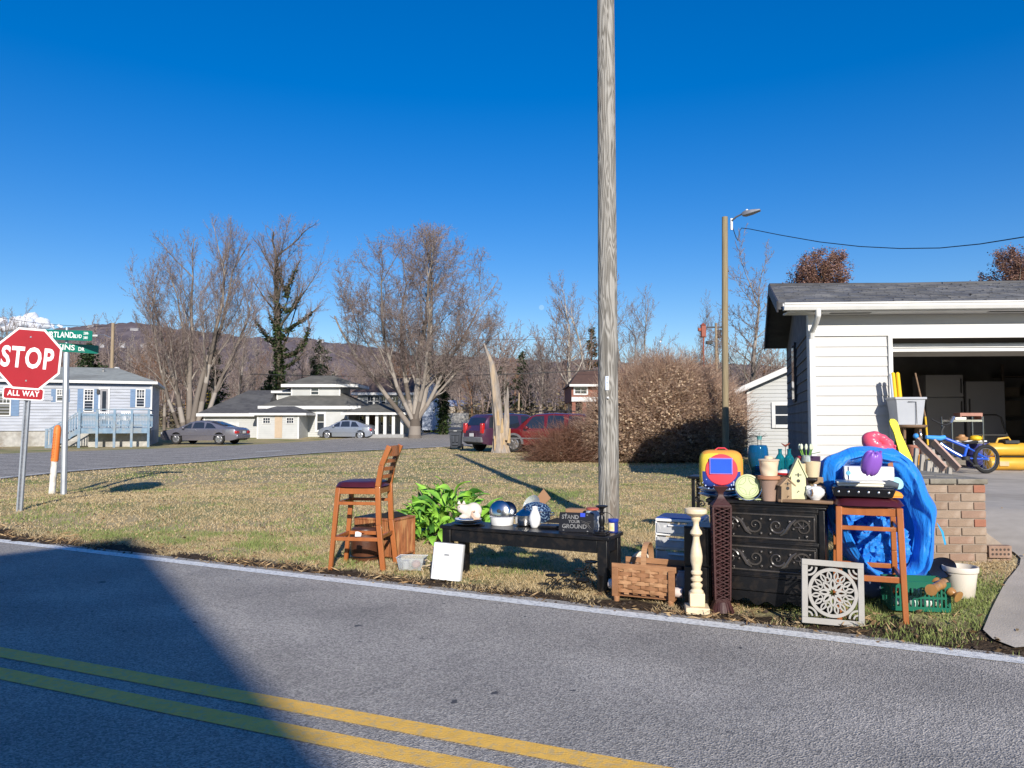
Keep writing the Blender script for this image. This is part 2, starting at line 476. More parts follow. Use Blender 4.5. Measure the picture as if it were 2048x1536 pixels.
# the far street beyond the lawn
near = [G(-300,1000), G(-120,975), G(0,957), G(150,943), G(400,925), G(640,906), G(890,894), G(1010,889), G(1130,884), G(1300,880)]
far = [G(-300,934), G(-120,919), G(0,908), G(150,903), G(330,897), G(500,890), G(640,882), G(900,871), G(1130,865), G(1300,863)]
def lerp_line(pts, n):
    out = []
    for i in range(n):
        t = i/(n-1)*(len(pts)-1); k = min(int(t), len(pts)-2); out.append(pts[k].lerp(pts[k+1], t-k))
    return out
def ribbon(name, m, A, B, dz):
    A = lerp_line(A, 60); B = lerp_line(B, 60); mb = MB(); nv = 12
    vs = []
    for a, b in zip(A, B):
        for k in range(nv+1):
            p = a.lerp(b, k/nv); vs.append((p.x, p.y, terr(p.x, p.y) + dz))
    fs = [(i*(nv+1)+k, (i+1)*(nv+1)+k, (i+1)*(nv+1)+k+1, i*(nv+1)+k+1) for i in range(59) for k in range(nv)]
    o = mb.add(vs, fs).build(name, m, smooth=False); o['kind'] = 'structure'; return o
ribbon('street', M_ROAD2, near, far, 0.012)
def shift(pts, a, b, f):
    return [p + (q-p).normalized()*f for p, q in zip(pts[a:b], far[a:b])]
ribbon('street_edge_marking', M_WHITE, shift(near, 2, 8, 0.25), shift(near, 2, 8, 0.42), 0.018)
bar_a, bar_b = G(508, 905), G(562, 902)
ribbon('stop_line_marking', M_WHITE, [bar_a, bar_b], [bar_a + Vector((0, .5, 0)), bar_b + Vector((0, .5, 0))], 0.018)

# concrete driveway, flaring to the road at the right
M_CONC = mat('pale_concrete', (0.48, 0.43, 0.365), (0.37, 0.33, 0.28), sc=5, rough=0.9, bump=0.35, bsc=90, c3=(0.27, 0.24, 0.2), c3sc=0.9, c3amt=0.5)
vs = []; fs = []; NL = 70; NW = 40
for i in range(NL):
    f_ = i/(NL-1)
    for k in range(NW+1):
        q_ = (k/NW) ** 1.5
        yl = 4.62 + (13.6-4.62)*f_; x = drive_x(yl) + (14-drive_x(yl))*q_
        ye_ = (5.3+.16-.44*x)/.898                        # the road edge in front of this column
        y = (ye_ + (13.6-ye_)*f_)*sm(0, .25, q_) + max(yl, ye_)*(1-sm(0, .25, q_))
        vs.append((x, y, terr(x, y) + .004 + .016*sm(0, .04, q_) + .012*noise.noise((x*.6, y*.6, 8))*sm(.2, 1, uu(x, y))*sm(0, .1, q_)))
for i in range(NL-1):
    for k in range(NW):
        a = i*(NW+1)+k; fs.append((a, a+1, a+NW+2, a+NW+1))
o = MB().add(vs, fs).build('driveway', M_CONC); o['kind'] = 'structure'

# ---------------------------------------------------------------- hills
def hill(px):
    pts = [(-900,720),(-500,700),(-200,690),(-60,684),(60,668),(130,655),(200,648),(290,650),(340,659),(420,668),(520,672),(620,678),(700,692),(800,706),(950,716),(1100,722),(1300,728),(1700,735),(2600,745)]
    for (a, ya), (b, yb) in zip(pts, pts[1:]):
        if px <= b: return ya + (yb-ya)*(px-a)/(b-a)
    return pts[-1][1]
HY0, HY1 = 260.0, 1700.0
def hill_pt(a, t):
    px = -900 + 3500*a; y = HY0 + (HY1-HY0)*t
    ridge = P(px, hill(px), HY1).z
    d = (px - 1024)/1500*y
    z = 3 + (ridge-3)*(t ** 1.15)
    z += (10*noise.fractal((d/130, y/130, 2), 1, 2, 4) + 5*noise.noise((d/13, y/30, 5)) + 3*noise.noise((d/5, y/12, 7))) * sm(0, .25, t)
    return (d, y, z)
hm = mat('bare_wood_hillside', (0.185, 0.155, 0.165), (0.115, 0.095, 0.105), sc=0.045, rough=1.0, spec=0.0, detail=10, contrast=0.18, c3=(0.13, 0.10, 0.10), c3sc=0.006, c3amt=0.5, bump=1.0, bsc=0.15, stretch=(1, 0.35, 0.6))
o = MB().grid(lambda a, t: hill_pt(a, t), 420, 60).build('hills', hm); o['kind'] = 'structure'
# ================================================================ TREES, WOODS
def grow(rg, segs, p, d, L_, r, lvl, Q):
    n = Q['seg'][lvl]; step = L_/n; wig = Q['wig'][lvl]; trop = Q['trop'][lvl]; last = len(Q['seg'])-1
    start = Q['start'][lvl]; side = rg.uniform(0, 6.28)
    env = Q.get('env')
    for i in range(n):
        d = d + Vector((rg.gauss(0, wig), rg.gauss(0, wig), rg.gauss(0, wig*0.7) + trop)); d.normalize()
        ra = r*(1 - i/n*Q['tap'][lvl]); rb = r*(1 - (i+1)/n*Q['tap'][lvl])
        q = p + d*step
        if env and lvl > 0 and not env(q): return
        segs.append((p.x, p.y, p.z, q.x, q.y, q.z, ra, rb, lvl))
        if lvl < last and (i+1)/n >= start:
            k = Q['kids'][lvl]/(n*(1-start) + 1e-6)
            k = int(k) + (rg.random() < k - int(k))
            for _ in range(k):
                side += 2.4 + rg.uniform(-.5, .5)
                ax = d.orthogonal().normalized(); ax = Matrix.Rotation(side, 3, d) @ ax
                ang = R(rg.uniform(*Q['ang'][lvl]))
                cd = Matrix.Rotation(ang, 3, ax) @ d
                f = 1 - Q.get('conic', 0.45)*(i+1)/n
                grow(rg, segs, p.lerp(q, rg.random()), cd, L_*Q['ratio'][lvl]*f*rg.uniform(.65, 1.2), max(rb*Q['rr'][lvl]*rg.uniform(.7, 1.1), Q['rmin']), lvl+1, Q)
        p = q
    if lvl < last:                      # the tip forks on
        for _ in range(2):
            cd = (d + Vector((rg.gauss(0, .3), rg.gauss(0, .3), rg.gauss(.1, .2)))).normalized()
            grow(rg, segs, p, cd, L_*Q['ratio'][lvl]*rg.uniform(.6, .9), max(rb*.85, Q['rmin']), lvl+1, Q)

def segs_mesh(name, S, m, parent, n=3, jit=0.0, shade=None):
    S = np.array(S, dtype=np.float64)
    A = S[:, 0:3]; B = S[:, 3:6]; D = B-A; D /= np.maximum(np.linalg.norm(D, axis=1, keepdims=True), 1e-6)
    ref = np.where(np.abs(D[:, 2:3]) < .9, np.array([[0, 0, 1.]]), np.array([[1., 0, 0]]))
    X = np.cross(ref, D); X /= np.linalg.norm(X, axis=1, keepdims=True); Y = np.cross(D, X)
    N = len(S); V = np.empty((N, 2*n, 3))
    for k in range(n):
        a = 2*math.pi*k/n; o = X*math.cos(a) + Y*math.sin(a)
        V[:, k] = A + o*S[:, 6:7] - D*S[:, 6:7]*0.3; V[:, n+k] = B + o*S[:, 7:8]
    base = (np.arange(N)*2*n)[:, None]
    Fc = np.concatenate([base + np.array([[k, (k+1) % n, n+(k+1) % n, n+k]]) for k in range(n)], 0)
    o = mesh_np(name, V.reshape(-1, 3), Fc, m, parent, smooth=n > 3)
    sh = nrs.rand(N) if shade is None else shade(S)
    vcol(o, np.repeat(sh, 2*n))
    return o

BARK = attr_mat('grey_brown_bark', [(0, (0.11, 0.09, 0.075)), (0.5, (0.21, 0.18, 0.155)), (1, (0.33, 0.295, 0.26))], rough=0.95)
TWIG = attr_mat('red_grey_twigs', [(0, (0.12, 0.09, 0.08)), (0.5, (0.24, 0.185, 0.165)), (1, (0.38, 0.31, 0.285))], rough=0.95)
TWIG_RUST = attr_mat('rusty_brown_twigs', [(0, (0.10, 0.05, 0.03)), (0.5, (0.24, 0.13, 0.075)), (1, (0.36, 0.22, 0.14))], rough=0.95)
TWIG_PALE = attr_mat('pale_grey_twigs', [(0, (0.17, 0.14, 0.12)), (0.5, (0.32, 0.27, 0.23)), (1, (0.48, 0.42, 0.36))], rough=0.95)
IVY = attr_mat('dark_ivy_leaves', [(0, (0.008, 0.016, 0.006)), (0.6, (0.03, 0.05, 0.015)), (1, (0.08, 0.12, 0.035))], rough=0.5, trl=0.15)
PINE = attr_mat('dark_evergreen_needles', [(0, (0.010, 0.020, 0.010)), (0.6, (0.03, 0.05, 0.02)), (1, (0.07, 0.10, 0.04))], rough=0.7, trl=0.1)

def bare_tree(seed, loc, label, stems, Q, group='bare winter trees', name='bare_tree', bark=BARK, twig=TWIG, split=2, height=None):
    """stems: list of (dx, dy, lean_x, lean_y, length, radius); real bark limbs and fine twigs are two parts"""
    rg = random.Random(seed); S = []
    for (dx, dy, lx, ly, ln_, r, *dz) in stems:
        grow(rg, S, Vector((dx, dy, dz[0] if dz else -.1)), Vector((lx, ly, 1)).normalized(), ln_, r, 0, Q)
    t = thing(name, label, 'tree', loc, 0, group)
    big = [s for s in S if s[8] < split]; small = [s for s in S if s[8] >= split]
    segs_mesh('trunk', big, bark, t, 6)
    segs_mesh('crown', small, twig, t, 3)
    return t, S
def leaf_quads(C, size, up=0.3, asp=0.6):
    """small leaf quads at points C"""
    n = len(C); a = nrs.rand(n)*6.283
    X = np.stack([np.cos(a), np.sin(a), (nrs.rand(n)-.5)*1.2], 1); X /= np.linalg.norm(X, axis=1, keepdims=True)
    Y = nrs.randn(n, 3); Y[:, 2] += up; Y = np.cross(X, Y); Y /= np.linalg.norm(Y, axis=1, keepdims=True)
    s = (size*(0.6 + 0.8*nrs.rand(n)))[:, None]
    V = np.stack([C - X*s, C + Y*s*asp, C + X*s, C - Y*s*asp], 1).reshape(-1, 3)
    return V, (np.arange(n)*4)[:, None] + np.array([[0, 1, 2, 3]])
def foliage(name, C, size, m, parent, shade=None, up=.3, asp=.6):
    V, Fc = leaf_quads(np.asarray(C), size, up, asp)
    o = mesh_np(name, V, Fc, m, parent)
    vcol(o, np.repeat(nrs.rand(len(C)) if shade is None else shade, 4))
    return o
def ell(cx, cz, rx, rz, cy=0, ry=None, p=2):
    ry = ry or rx
    return lambda q: (abs((q.x-cx)/rx) ** p + abs((q.y-cy)/ry) ** p + abs((q.z-cz)/rz) ** p) < 1 + rnd.uniform(-.12, .12)

QUP = dict(seg=[9, 6, 5, 4, 3], wig=[.05, .10, .12, .15, .2], trop=[.04, .07, .08, .07, .05], tap=[.75, .75, .75, .8, .7], start=[.25, .2, .2, .2, 0],
           kids=[9, 7, 6, 4, 0], ang=[(18, 42), (20, 48), (22, 55), (25, 60)], ratio=[.5, .5, .45, .42], rr=[.45, .48, .5, .6], rmin=.009)
# tall cluster of upright stems by the silver sedan
b = on(388, 876)
Y1 = 58.0; k1 = Y1/1500
loc1 = Vector(((385-1024)*k1, Y1, terr(-24, Y1)))
q1 = dict(QUP, kids=[11, 8, 7, 4, 0], env=ell(0, 10.5, 5.6, 7.2, p=2.6))
t1, S1 = bare_tree(3, loc1, 'tall bare tree of many upright grey stems behind the grey sedan',
    [(-.5, 0, -.17, .1, 11, .24), (-.2, .2, -.03, .12, 13.5, .28), (.05, -.2, .03, -.08, 13.5, .26), (.3, .1, .12, .05, 13, .25), (.65, -.1, .36, .0, 11, .22), (-.75, .1, -.38, -.05, 9.5, .17), (-.1, .5, -.2, .3, 12, .2)], q1)
# ivy clad tree, straight trunk with heavy dark limbs
Y2 = 72.0; k2 = Y2/1500
loc2 = Vector(((568-1024)*k2, Y2, terr(-22, Y2)))
q2 = dict(QUP, seg=[14, 7, 5, 4, 3], kids=[0, 8, 6, 5, 0], trop=[.05, .09, .06, .05, .03], start=[.3, .3, .2, .2, 0], wig=[.03, .13, .15, .18, .2], env=ell(0.4, 14, 4.9, 7.2, p=2.5))
rg = random.Random(5); S2 = []
grow(rg, S2, Vector((0, 0, 0)), Vector((.0, 0, 1)), 17, .52, 0, dict(q2, kids=[12, 9, 7, 5, 0], start=[.5, .2, .2, .2, 0]))
limb_pts = []
for (z, dx, dz, ln_, r) in [(7.9, -1, .45, 4.6, .26), (8.9, -.8, .55, 3.2, .2), (7.3, 1, .22, 4.0, .27), (9.6, .9, .5, 3.8, .22), (11.5, 1, .4, 3, .17), (11.8, -.9, .5, 3, .17), (5.6, -1, .25, 2.4, .2), (6.2, .9, .25, 2.4, .18), (13, .3, .9, 4, .18), (13.6, -.4, .9, 4, .17)]:
    s0 = len(S2)
    grow(rg, S2, Vector((0, 0, z)), Vector((dx, rg.uniform(-.4, .4), dz)).normalized(), ln_, r, 1, dict(q2, trop=[.05, .13, .06, .05, .03], env=ell(0.4, 14, 5.6, 7.6, p=2.5)))
    limb_pts += [s for s in S2[s0:] if s[8] == 1]
t2 = thing('ivy_clad_tree', 'tall bare tree with dark ivy on its trunk and heavy crooked limbs', 'tree', loc2, 0, 'bare winter trees')
segs_mesh('trunk', [s for s in S2 if s[8] < 2], attr_mat('ivy_dark_bark', [(0, (0.03, 0.028, 0.02)), (1, (0.12, 0.10, 0.075))]), t2, 6)
segs_mesh('crown', [s for s in S2 if s[8] >= 2], TWIG, t2, 3)
C = []
for s in [s for s in S2 if s[8] == 0 and s[2] < 12] + limb_pts:
    a = Vector(s[0:3]); bb = Vector(s[3:6]); r = s[6]
    nn = int(420*(bb-a).length*(r+.05)) if r > .085 else 0
    for _ in range(nn):
        p = a.lerp(bb, rg.random()); th = rg.uniform(0, 6.28); rr = r + rg.expovariate(9)*.6
        C.append((p.x + math.cos(th)*rr, p.y + math.sin(th)*rr, p.z + rg.gauss(0, .1)))
foliage('ivy', C, .13, IVY, t2)
# broad spreading tree beyond the lawn
Y3 = 56.0; k3 = Y3/1500
loc3 = Vector(((830-1024)*k3, Y3, terr(-7.2, Y3)))
q3 = dict(QUP, seg=[8, 7, 6, 5, 3], kids=[8, 10, 8, 6, 0], wig=[.08, .14, .16, .18, .2], trop=[.03, .05, .05, .04, .02], ang=[(22, 55), (28, 62), (28, 65), (30, 65)],
          ratio=[.6, .52, .46, .42], start=[.22, .15, .15, .15, 0], rmin=.009, env=ell(0.2, 9.2, 6.9, 6.9, p=2.4))
t3, S3 = bare_tree(21, loc3, 'wide spreading bare tree with thick forked trunk on the far verge', [(-.35, 0, -.70, .1, 10.5, .22, .9), (-.15, .1, -.20, .25, 11, .22, 1.5), (0, 0, .03, -.1, 11.5, .26, 1.6), (.2, .1, .30, .1, 11.5, .25, 1.4), (.1, -.2, .2, -.3, 10.5, .18, 1.5), (-.2, -.2, -.42, -.3, 10.5, .18, 1.5), (.2, .0, .62, .1, 10, .18, 1.4), (.2, .1, 1.0, .2, 8, .13, 1.8), (-.2, .1, -1.0, .2, 8, .13, 1.8)], q3)
segs_mesh('trunk', [(0,0,-.2,0,0,.25,.62,.47,0),(0,0,.25,.02,0,.9,.47,.42,0),(.02,0,.9,.0,0,1.8,.42,.34,0)], BARK, t3, 12)
# slender bare trees beyond the red car and the bush
QTALL = dict(QUP, seg=[10, 6, 5, 4, 3], kids=[11, 7, 5, 4, 0], start=[.4, .15, .15, .15, 0], ang=[(25, 55), (25, 55), (25, 60), (30, 60)], ratio=[.38, .5, .45, .4], rmin=.012)
def slim(seed, px, Y, top, r, label, bark=BARK, twig=TWIG, lean=0.0, kids=None, name='bare_tree', base=None, Q=QTALL):
    k = Y/1500; x = (px-1024)*k; z = terr(x, Y)
    h = P(px, top, Y).z - z
    q = dict(Q)
    if kids: q['kids'] = kids
    return bare_tree(seed, (x, Y, z), label, [(0, 0, lean, 0, h*.84, r)], q, name=name, bark=bark, twig=twig)
PBARK = attr_mat('pale_smooth_bark', [(0, (0.20, 0.17, 0.14)), (0.5, (0.36, 0.32, 0.27)), (1, (0.5, 0.46, 0.40))], rough=0.9)
slim(31, 1140, 66, 600, .28, 'tall pale trunked bare tree at the corner of the brick house', PBARK, TWIG)
slim(32, 1182, 78, 588, .26, 'bare tree with pale trunk rising above the brown roof', PBARK, TWIG)
slim(33, 1240, 84, 582, .24, 'bare tree showing just beside the near wooden pole, above the bush')
slim(34, 1306, 80, 606, .22, 'slim bare tree with open fan crown above the middle of the bush', BARK, TWIG, kids=[8, 6, 5, 4, 0])
slim(35, 1270, 92, 640, .22, 'low bushy bare tree above the bush, between two taller trees')
slim(36, 1395, 88, 636, .2, 'bare tree tangled behind the red lamp pole', BARK, TWIG)
slim(37, 1500, 44, 556, .22, 'leaning bare tree with long dark branches behind the lamp post', BARK, TWIG, lean=.05, kids=[15, 7, 5, 4, 0], Q=dict(QTALL, ang=[(40, 75), (25, 55), (25, 60), (30, 60)], start=[.25, .1, .1, .1, 0], ratio=[.5, .5, .45, .4]))
slim(38, 1440, 80, 650, .2, 'bare tree seen through the gap behind the lamp post')
slim(39, 1010, 96, 690, .2, 'small bare tree behind the broken trunk')
slim(40, 1080, 90, 682, .2, 'dark bare tree left of the brick house')
slim(41, 885, 66, 640, .24, 'bare tree standing close behind the wide spreading tree')
slim(42, 470, 84, 640, .2, 'thin bare tree between the upright stems and the ivy tree')
slim(43, 330, 70, 660, .18, 'small rusty bare tree at the end of the blue house', BARK, TWIG_RUST, kids=[16, 7, 5, 4, 0])
slim(44, 300, 78, 690, .18, 'low rusty bare tree behind the blue house roof', BARK, TWIG_RUST, kids=[16, 7, 5, 4, 0])
slim(45, 20, 90, 640, .25, 'bare tree peeping over the stop sign', BARK, TWIG)
slim(46, 55, 95, 645, .25, 'bare tree with pale top beside the cloud', BARK, TWIG)
# rust coloured crowns over the garage roof
QR = dict(QUP, seg=[12, 6, 5, 4, 2], kids=[34, 9, 6, 3, 0], ang=[(50, 75), (30, 60), (30, 60), (30, 60)], start=[.25, .15, .1, .1, 0], ratio=[.46, .42, .42, .4], rr=[.35, .5, .6, .7], conic=.25, rmin=.016)
for sd, px, Y, top, lab in ((51, 1652, 50, 492, 'round rust brown cypress crown over the left part of the garage roof'), (52, 2030, 46, 484, 'rust brown cypress crown cut by the frame over the garage roof')):
    k = Y/1500; x = (px-1024)*k; h = P(px, top, Y).z
    q = dict(QR, env=ell(0, h-4.4, 2.9 if sd == 51 else 3.6, 4.4))
    t, S = bare_tree(sd, (x, Y, 0), lab, [(0, 0, 0, 0, h*.9, .3)], q, name='rust_cypress_tree', twig=TWIG_RUST, group='rust coloured trees behind the garage')
    C = [(s[3]+rnd.gauss(0, .12), s[4]+rnd.gauss(0, .12), s[5]+rnd.gauss(0, .12)) for s in S if s[8] >= 2 and s[5] > h*.35 for _ in range(2)]
    foliage('needles', C, .055, attr_mat('rust_needles', [(0, (0.12, 0.06, 0.05)), (.6, (0.26, 0.15, 0.125)), (1, (0.40, 0.26, 0.22))], trl=.2), t)

# evergreens
def evergreen(seed, px, Y, top, base_w, label, name='evergreen_tree', low=.12):
    rg = random.Random(seed); k = Y/1500; x = (px-1024)*k; z = terr(x, Y); h = P(px, top, Y).z - z
    t = thing(name, label, 'tree', (x, Y, z), 0, 'evergreen trees')
    S = []; C = []
    for i in range(12): S.append((0, 0, h*i/12, 0, 0, h*(i+1)/12, .22*(1-i/12)+.03, .22*(1-(i+1)/12)+.03, 0))
    segs_mesh('trunk', S, BARK, t, 6)
    for i in range(int(70)):
        f = rg.random() ** .8; zz = h*(low + (1-low)*f); a = rg.uniform(0, 6.28); ln_ = base_w*(1-f) ** .7*rg.uniform(.6, 1.1) + .15
        for j in range(int(14 + 70*ln_/base_w)):
            g = rg.random() ** .6
            C.append((math.cos(a)*ln_*g + rg.gauss(0, .13), math.sin(a)*ln_*g + rg.gauss(0, .13), zz - .25*g*ln_ + rg.gauss(0, .14)))
    foliage('crown', C, .13, PINE, t, up=.8)
evergreen(61, 1184, 90, 655, 1.7, 'dark evergreen standing behind the brown roofed brick house')
evergreen(62, 545, 80, 742, 2.4, 'round dark evergreen at the foot of the ivy tree', low=.02)
evergreen(63, 425, 74, 690, 2.0, 'dark evergreen hidden among the upright grey stems')
evergreen(64, 178, 72, 690, 2.2, 'dark pine behind the street name sign', low=.4)
evergreen(65, 1045, 100, 705, 2.2, 'tall evergreen in the wood left of the brick house')
evergreen(66, 640, 92, 680, 3.2, 'broad dark pine behind the white house roof', low=.2)
evergreen(67, 1000, 104, 735, 2.6, 'dim green pine just behind the broken trunk')

# the wood that closes the view: one mass
wcol = bpy.data.collections.new('wood_variants')
vars_ = []
for i in range(5):
    rg = random.Random(80+i); S = []
    q = dict(QTALL, seg=[8, 5, 4, 3], wig=[.05, .12, .15, .2], trop=[.04, .06, .05, .03], tap=[.7, .7, .7, .7], start=[.3, .15, .1, 0], kids=[14, 7, 5, 0], ratio=[.4, .45, .42], rr=[.5, .55, .7], rmin=.02, ang=[(25, 60), (25, 60), (25, 60)])
    grow(rg, S, Vector((0, 0, 0)), Vector((rg.uniform(-.05, .05), 0, 1)), 9.5, .17, 0, q)
    o = segs_mesh('wood_tree', S, [TWIG, TWIG_PALE, TWIG, TWIG_RUST, TWIG][i], None, 3)
    COL.objects.unlink(o); wcol.objects.link(o); vars_.append(o)
pts = []
for i in range(520):
    Y = 88 + 110*rnd.random() ** 1.3; px = rnd.uniform(-250, 1650)
    x = (px-1024)*Y/1500
    pts.append((x, Y, terr(x, Y) + (Y-88)*.015))
for i in range(60):                                     # edge of the wood at the right, behind the bush
    Y = rnd.uniform(60, 90); px = rnd.uniform(1180, 1620); pts.append(((px-1024)*Y/1500, Y, terr(0, Y)))
me = bpy.data.meshes.new('woods'); me.from_pydata(pts, [], [])
woods = bpy.data.objects.new('woods', me); COL.objects.link(woods); woods['kind'] = 'stuff'; woods['label'] = 'grey brown bare woods closing the view behind the houses'
a = me.attributes.new('rot', 'FLOAT', 'POINT'); a.data.foreach_set('value', [rnd.uniform(0, 6.28) for _ in pts])
a = me.attributes.new('siz', 'FLOAT', 'POINT'); a.data.foreach_set('value', [rnd.uniform(.6, 1.08)*(.66 if p_[0]/p_[1] > .1 else 1) for p_ in pts])
a = me.attributes.new('idx', 'INT', 'POINT'); a.data.foreach_set('value', [rnd.choice([0, 1, 2, 4, 0, 2, 3]) for _ in pts])
gn = bpy.data.node_groups.new('scatter_wood', 'GeometryNodeTree')
gn.interface.new_socket('Geometry', in_out='INPUT', socket_type='NodeSocketGeometry'); gn.interface.new_socket('Geometry', in_out='OUTPUT', socket_type='NodeSocketGeometry')
gi = gn.nodes.new('NodeGroupInput'); go = gn.nodes.new('NodeGroupOutput')
ip = gn.nodes.new('GeometryNodeInstanceOnPoints'); ci = gn.nodes.new('GeometryNodeCollectionInfo'); ci.inputs['Collection'].default_value = wcol
ci.inputs['Separate Children'].default_value = True; ip.inputs['Pick Instance'].default_value = True
def na(nm, t='FLOAT'):
    n = gn.nodes.new('GeometryNodeInputNamedAttribute'); n.data_type = t; n.inputs['Name'].default_value = nm; return n
cx = gn.nodes.new('ShaderNodeCombineXYZ')
gn.links.new(gi.outputs[0], ip.inputs['Points']); gn.links.new(ci.outputs[0], ip.inputs['Instance'])
gn.links.new(na('idx', 'INT').outputs[0], ip.inputs['Instance Index']); gn.links.new(na('siz').outputs[0], ip.inputs['Scale'])
gn.links.new(na('rot').outputs[0], cx.inputs['Z']); gn.links.new(cx.outputs[0], ip.inputs['Rotation']); gn.links.new(ip.outputs[0], go.inputs[0])
md = woods.modifiers.new('scatter', 'NODES'); md.node_group = gn
# undergrowth at the foot of the wood
C = []
for i in range(26000):
    Y = 84 + 60*rnd.random(); px = rnd.uniform(-250, 1700)
    x = (px-1024)*Y/1500
    C.append((x, Y, terr(x, Y) + abs(rnd.gauss(0, 1.1)) + max(0, noise.noise((x*.1, Y*.1, 0)))*2.5))
o = foliage('undergrowth', C, .35, attr_mat('dry_undergrowth', [(0, (0.05, 0.04, 0.028)), (.6, (0.15, 0.115, 0.075)), (1, (0.26, 0.21, 0.12))]), None, asp=.35)
o['kind'] = 'stuff'

# ---------------------------------------------------------------- big dead bush and the red brown shrub
def twig_bush(name, label, loc, blobs, nt, nl, m_t, m_l, seed, tl=.5, ls=.045, bend=.25, cat='bush'):
    rg = random.Random(seed); t = thing(name, label, cat, loc)
    S = []; Cc = []
    tot = sum(b[3]*b[4]*b[5] for b in blobs)
    for (cx, cy, cz, rx, ry, rz) in blobs:
        w = rx*ry*rz/tot
        for i in range(int(nt*w)):
            th = rg.uniform(0, 6.28); ph = rg.random() ** .7
            r = rg.uniform(.80, 1.06) if i % 3 else rg.uniform(.2, .9)
            zz = cz + rz*(2*rg.random()-1)
            f = math.sqrt(max(.02, 1-((zz-cz)/rz) ** 2))
            p = Vector((cx + rx*f*math.cos(th)*r, cy + ry*f*math.sin(th)*r, zz))
            d = Vector((p.x-cx, p.y-cy, (p.z-cz)*.6 + .55*rz)).normalized()
            d = (d + Vector((rg.gauss(0, .35), rg.gauss(0, .35), rg.gauss(0, .25)))).normalized()
            l_ = tl*rg.uniform(.5, 1.3)
            for k in range(3):
                q = p + d*l_/3
                if q.z > .02: S.append((p.x, p.y, p.z, q.x, q.y, q.z, .006-.0012*k, .005-.0012*k, 2))
                d = (d + Vector((rg.gauss(0, bend), rg.gauss(0, bend), rg.gauss(0, bend) - .1))).normalized(); p = q
        for i in range(int(nl*w)):
            th = rg.uniform(0, 6.28); zz = cz + rz*(2*rg.random()-1); f = math.sqrt(max(.02, 1-((zz-cz)/rz) ** 2)); r = rg.uniform(.5, 1.06) ** .5
            n_ = 1 + .22*noise.noise((th*2.2+cx, zz*1.8, seed)) + .1*noise.noise((th*6+cx, zz*5, seed))
            if zz > .03: Cc.append((cx + rx*f*math.cos(th)*r*n_, cy + ry*f*math.sin(th)*r*n_, zz + rg.gauss(0, .05)))
    segs_mesh('stems', S, m_t, t, 3)['kind'] = 'stuff'
    if Cc: foliage('leaves', Cc, ls, m_l, t)['kind'] = 'stuff'
    return t
DEADLEAF = attr_mat('dead_brown_leaves', [(0, (0.22, 0.14, 0.095)), (0.5, (0.52, 0.37, 0.25)), (1, (0.78, 0.63, 0.45))], rough=.85, trl=.15)
BUSHTWIG = attr_mat('bush_twigs', [(0, (0.18, 0.11, 0.08)), (0.5, (0.42, 0.275, 0.2)), (1, (0.6, 0.45, 0.34))])
kb = 26/1500.0
twig_bush('dead_bush', 'huge tangled dead brown bush in front of the white shed', ((1330-1024)*kb, 26, 0),
    [(-2.1, .3, .9, .8, .9, .85), (-1.5, .1, 1.2, 1.1, 1.3, 1.3), (-.9, .5, 2.0, .8, .9, .9), (-.3, .2, 1.5, 1.5, 1.5, 1.6), (1.0, .3, 1.4, 1.5, 1.5, 1.5), (1.7, -.2, 1.1, .95, 1.2, 1.2), (.2, 0, 2.3, 1.2, 1.2, 1.05), (1.1, .4, 2.3, .7, .8, .75)], 24000, 78000, BUSHTWIG, DEADLEAF, 71, tl=.75, ls=.05)
ks = 27/1500.0
twig_bush('red_twig_shrub', 'low arching red brown twig shrub beside the red car', ((1140-1024)*ks, 26.5, 0), [(-.3, 0, .12, .85, .7, .5), (.7, .2, .25, .9, .8, .62)], 7000, 1200,
    attr_mat('red_brown_twigs', [(0, (0.09, 0.04, 0.025)), (.5, (0.21, 0.105, 0.07)), (1, (0.34, 0.2, 0.14))]), DEADLEAF, 72, tl=.9, bend=.3)

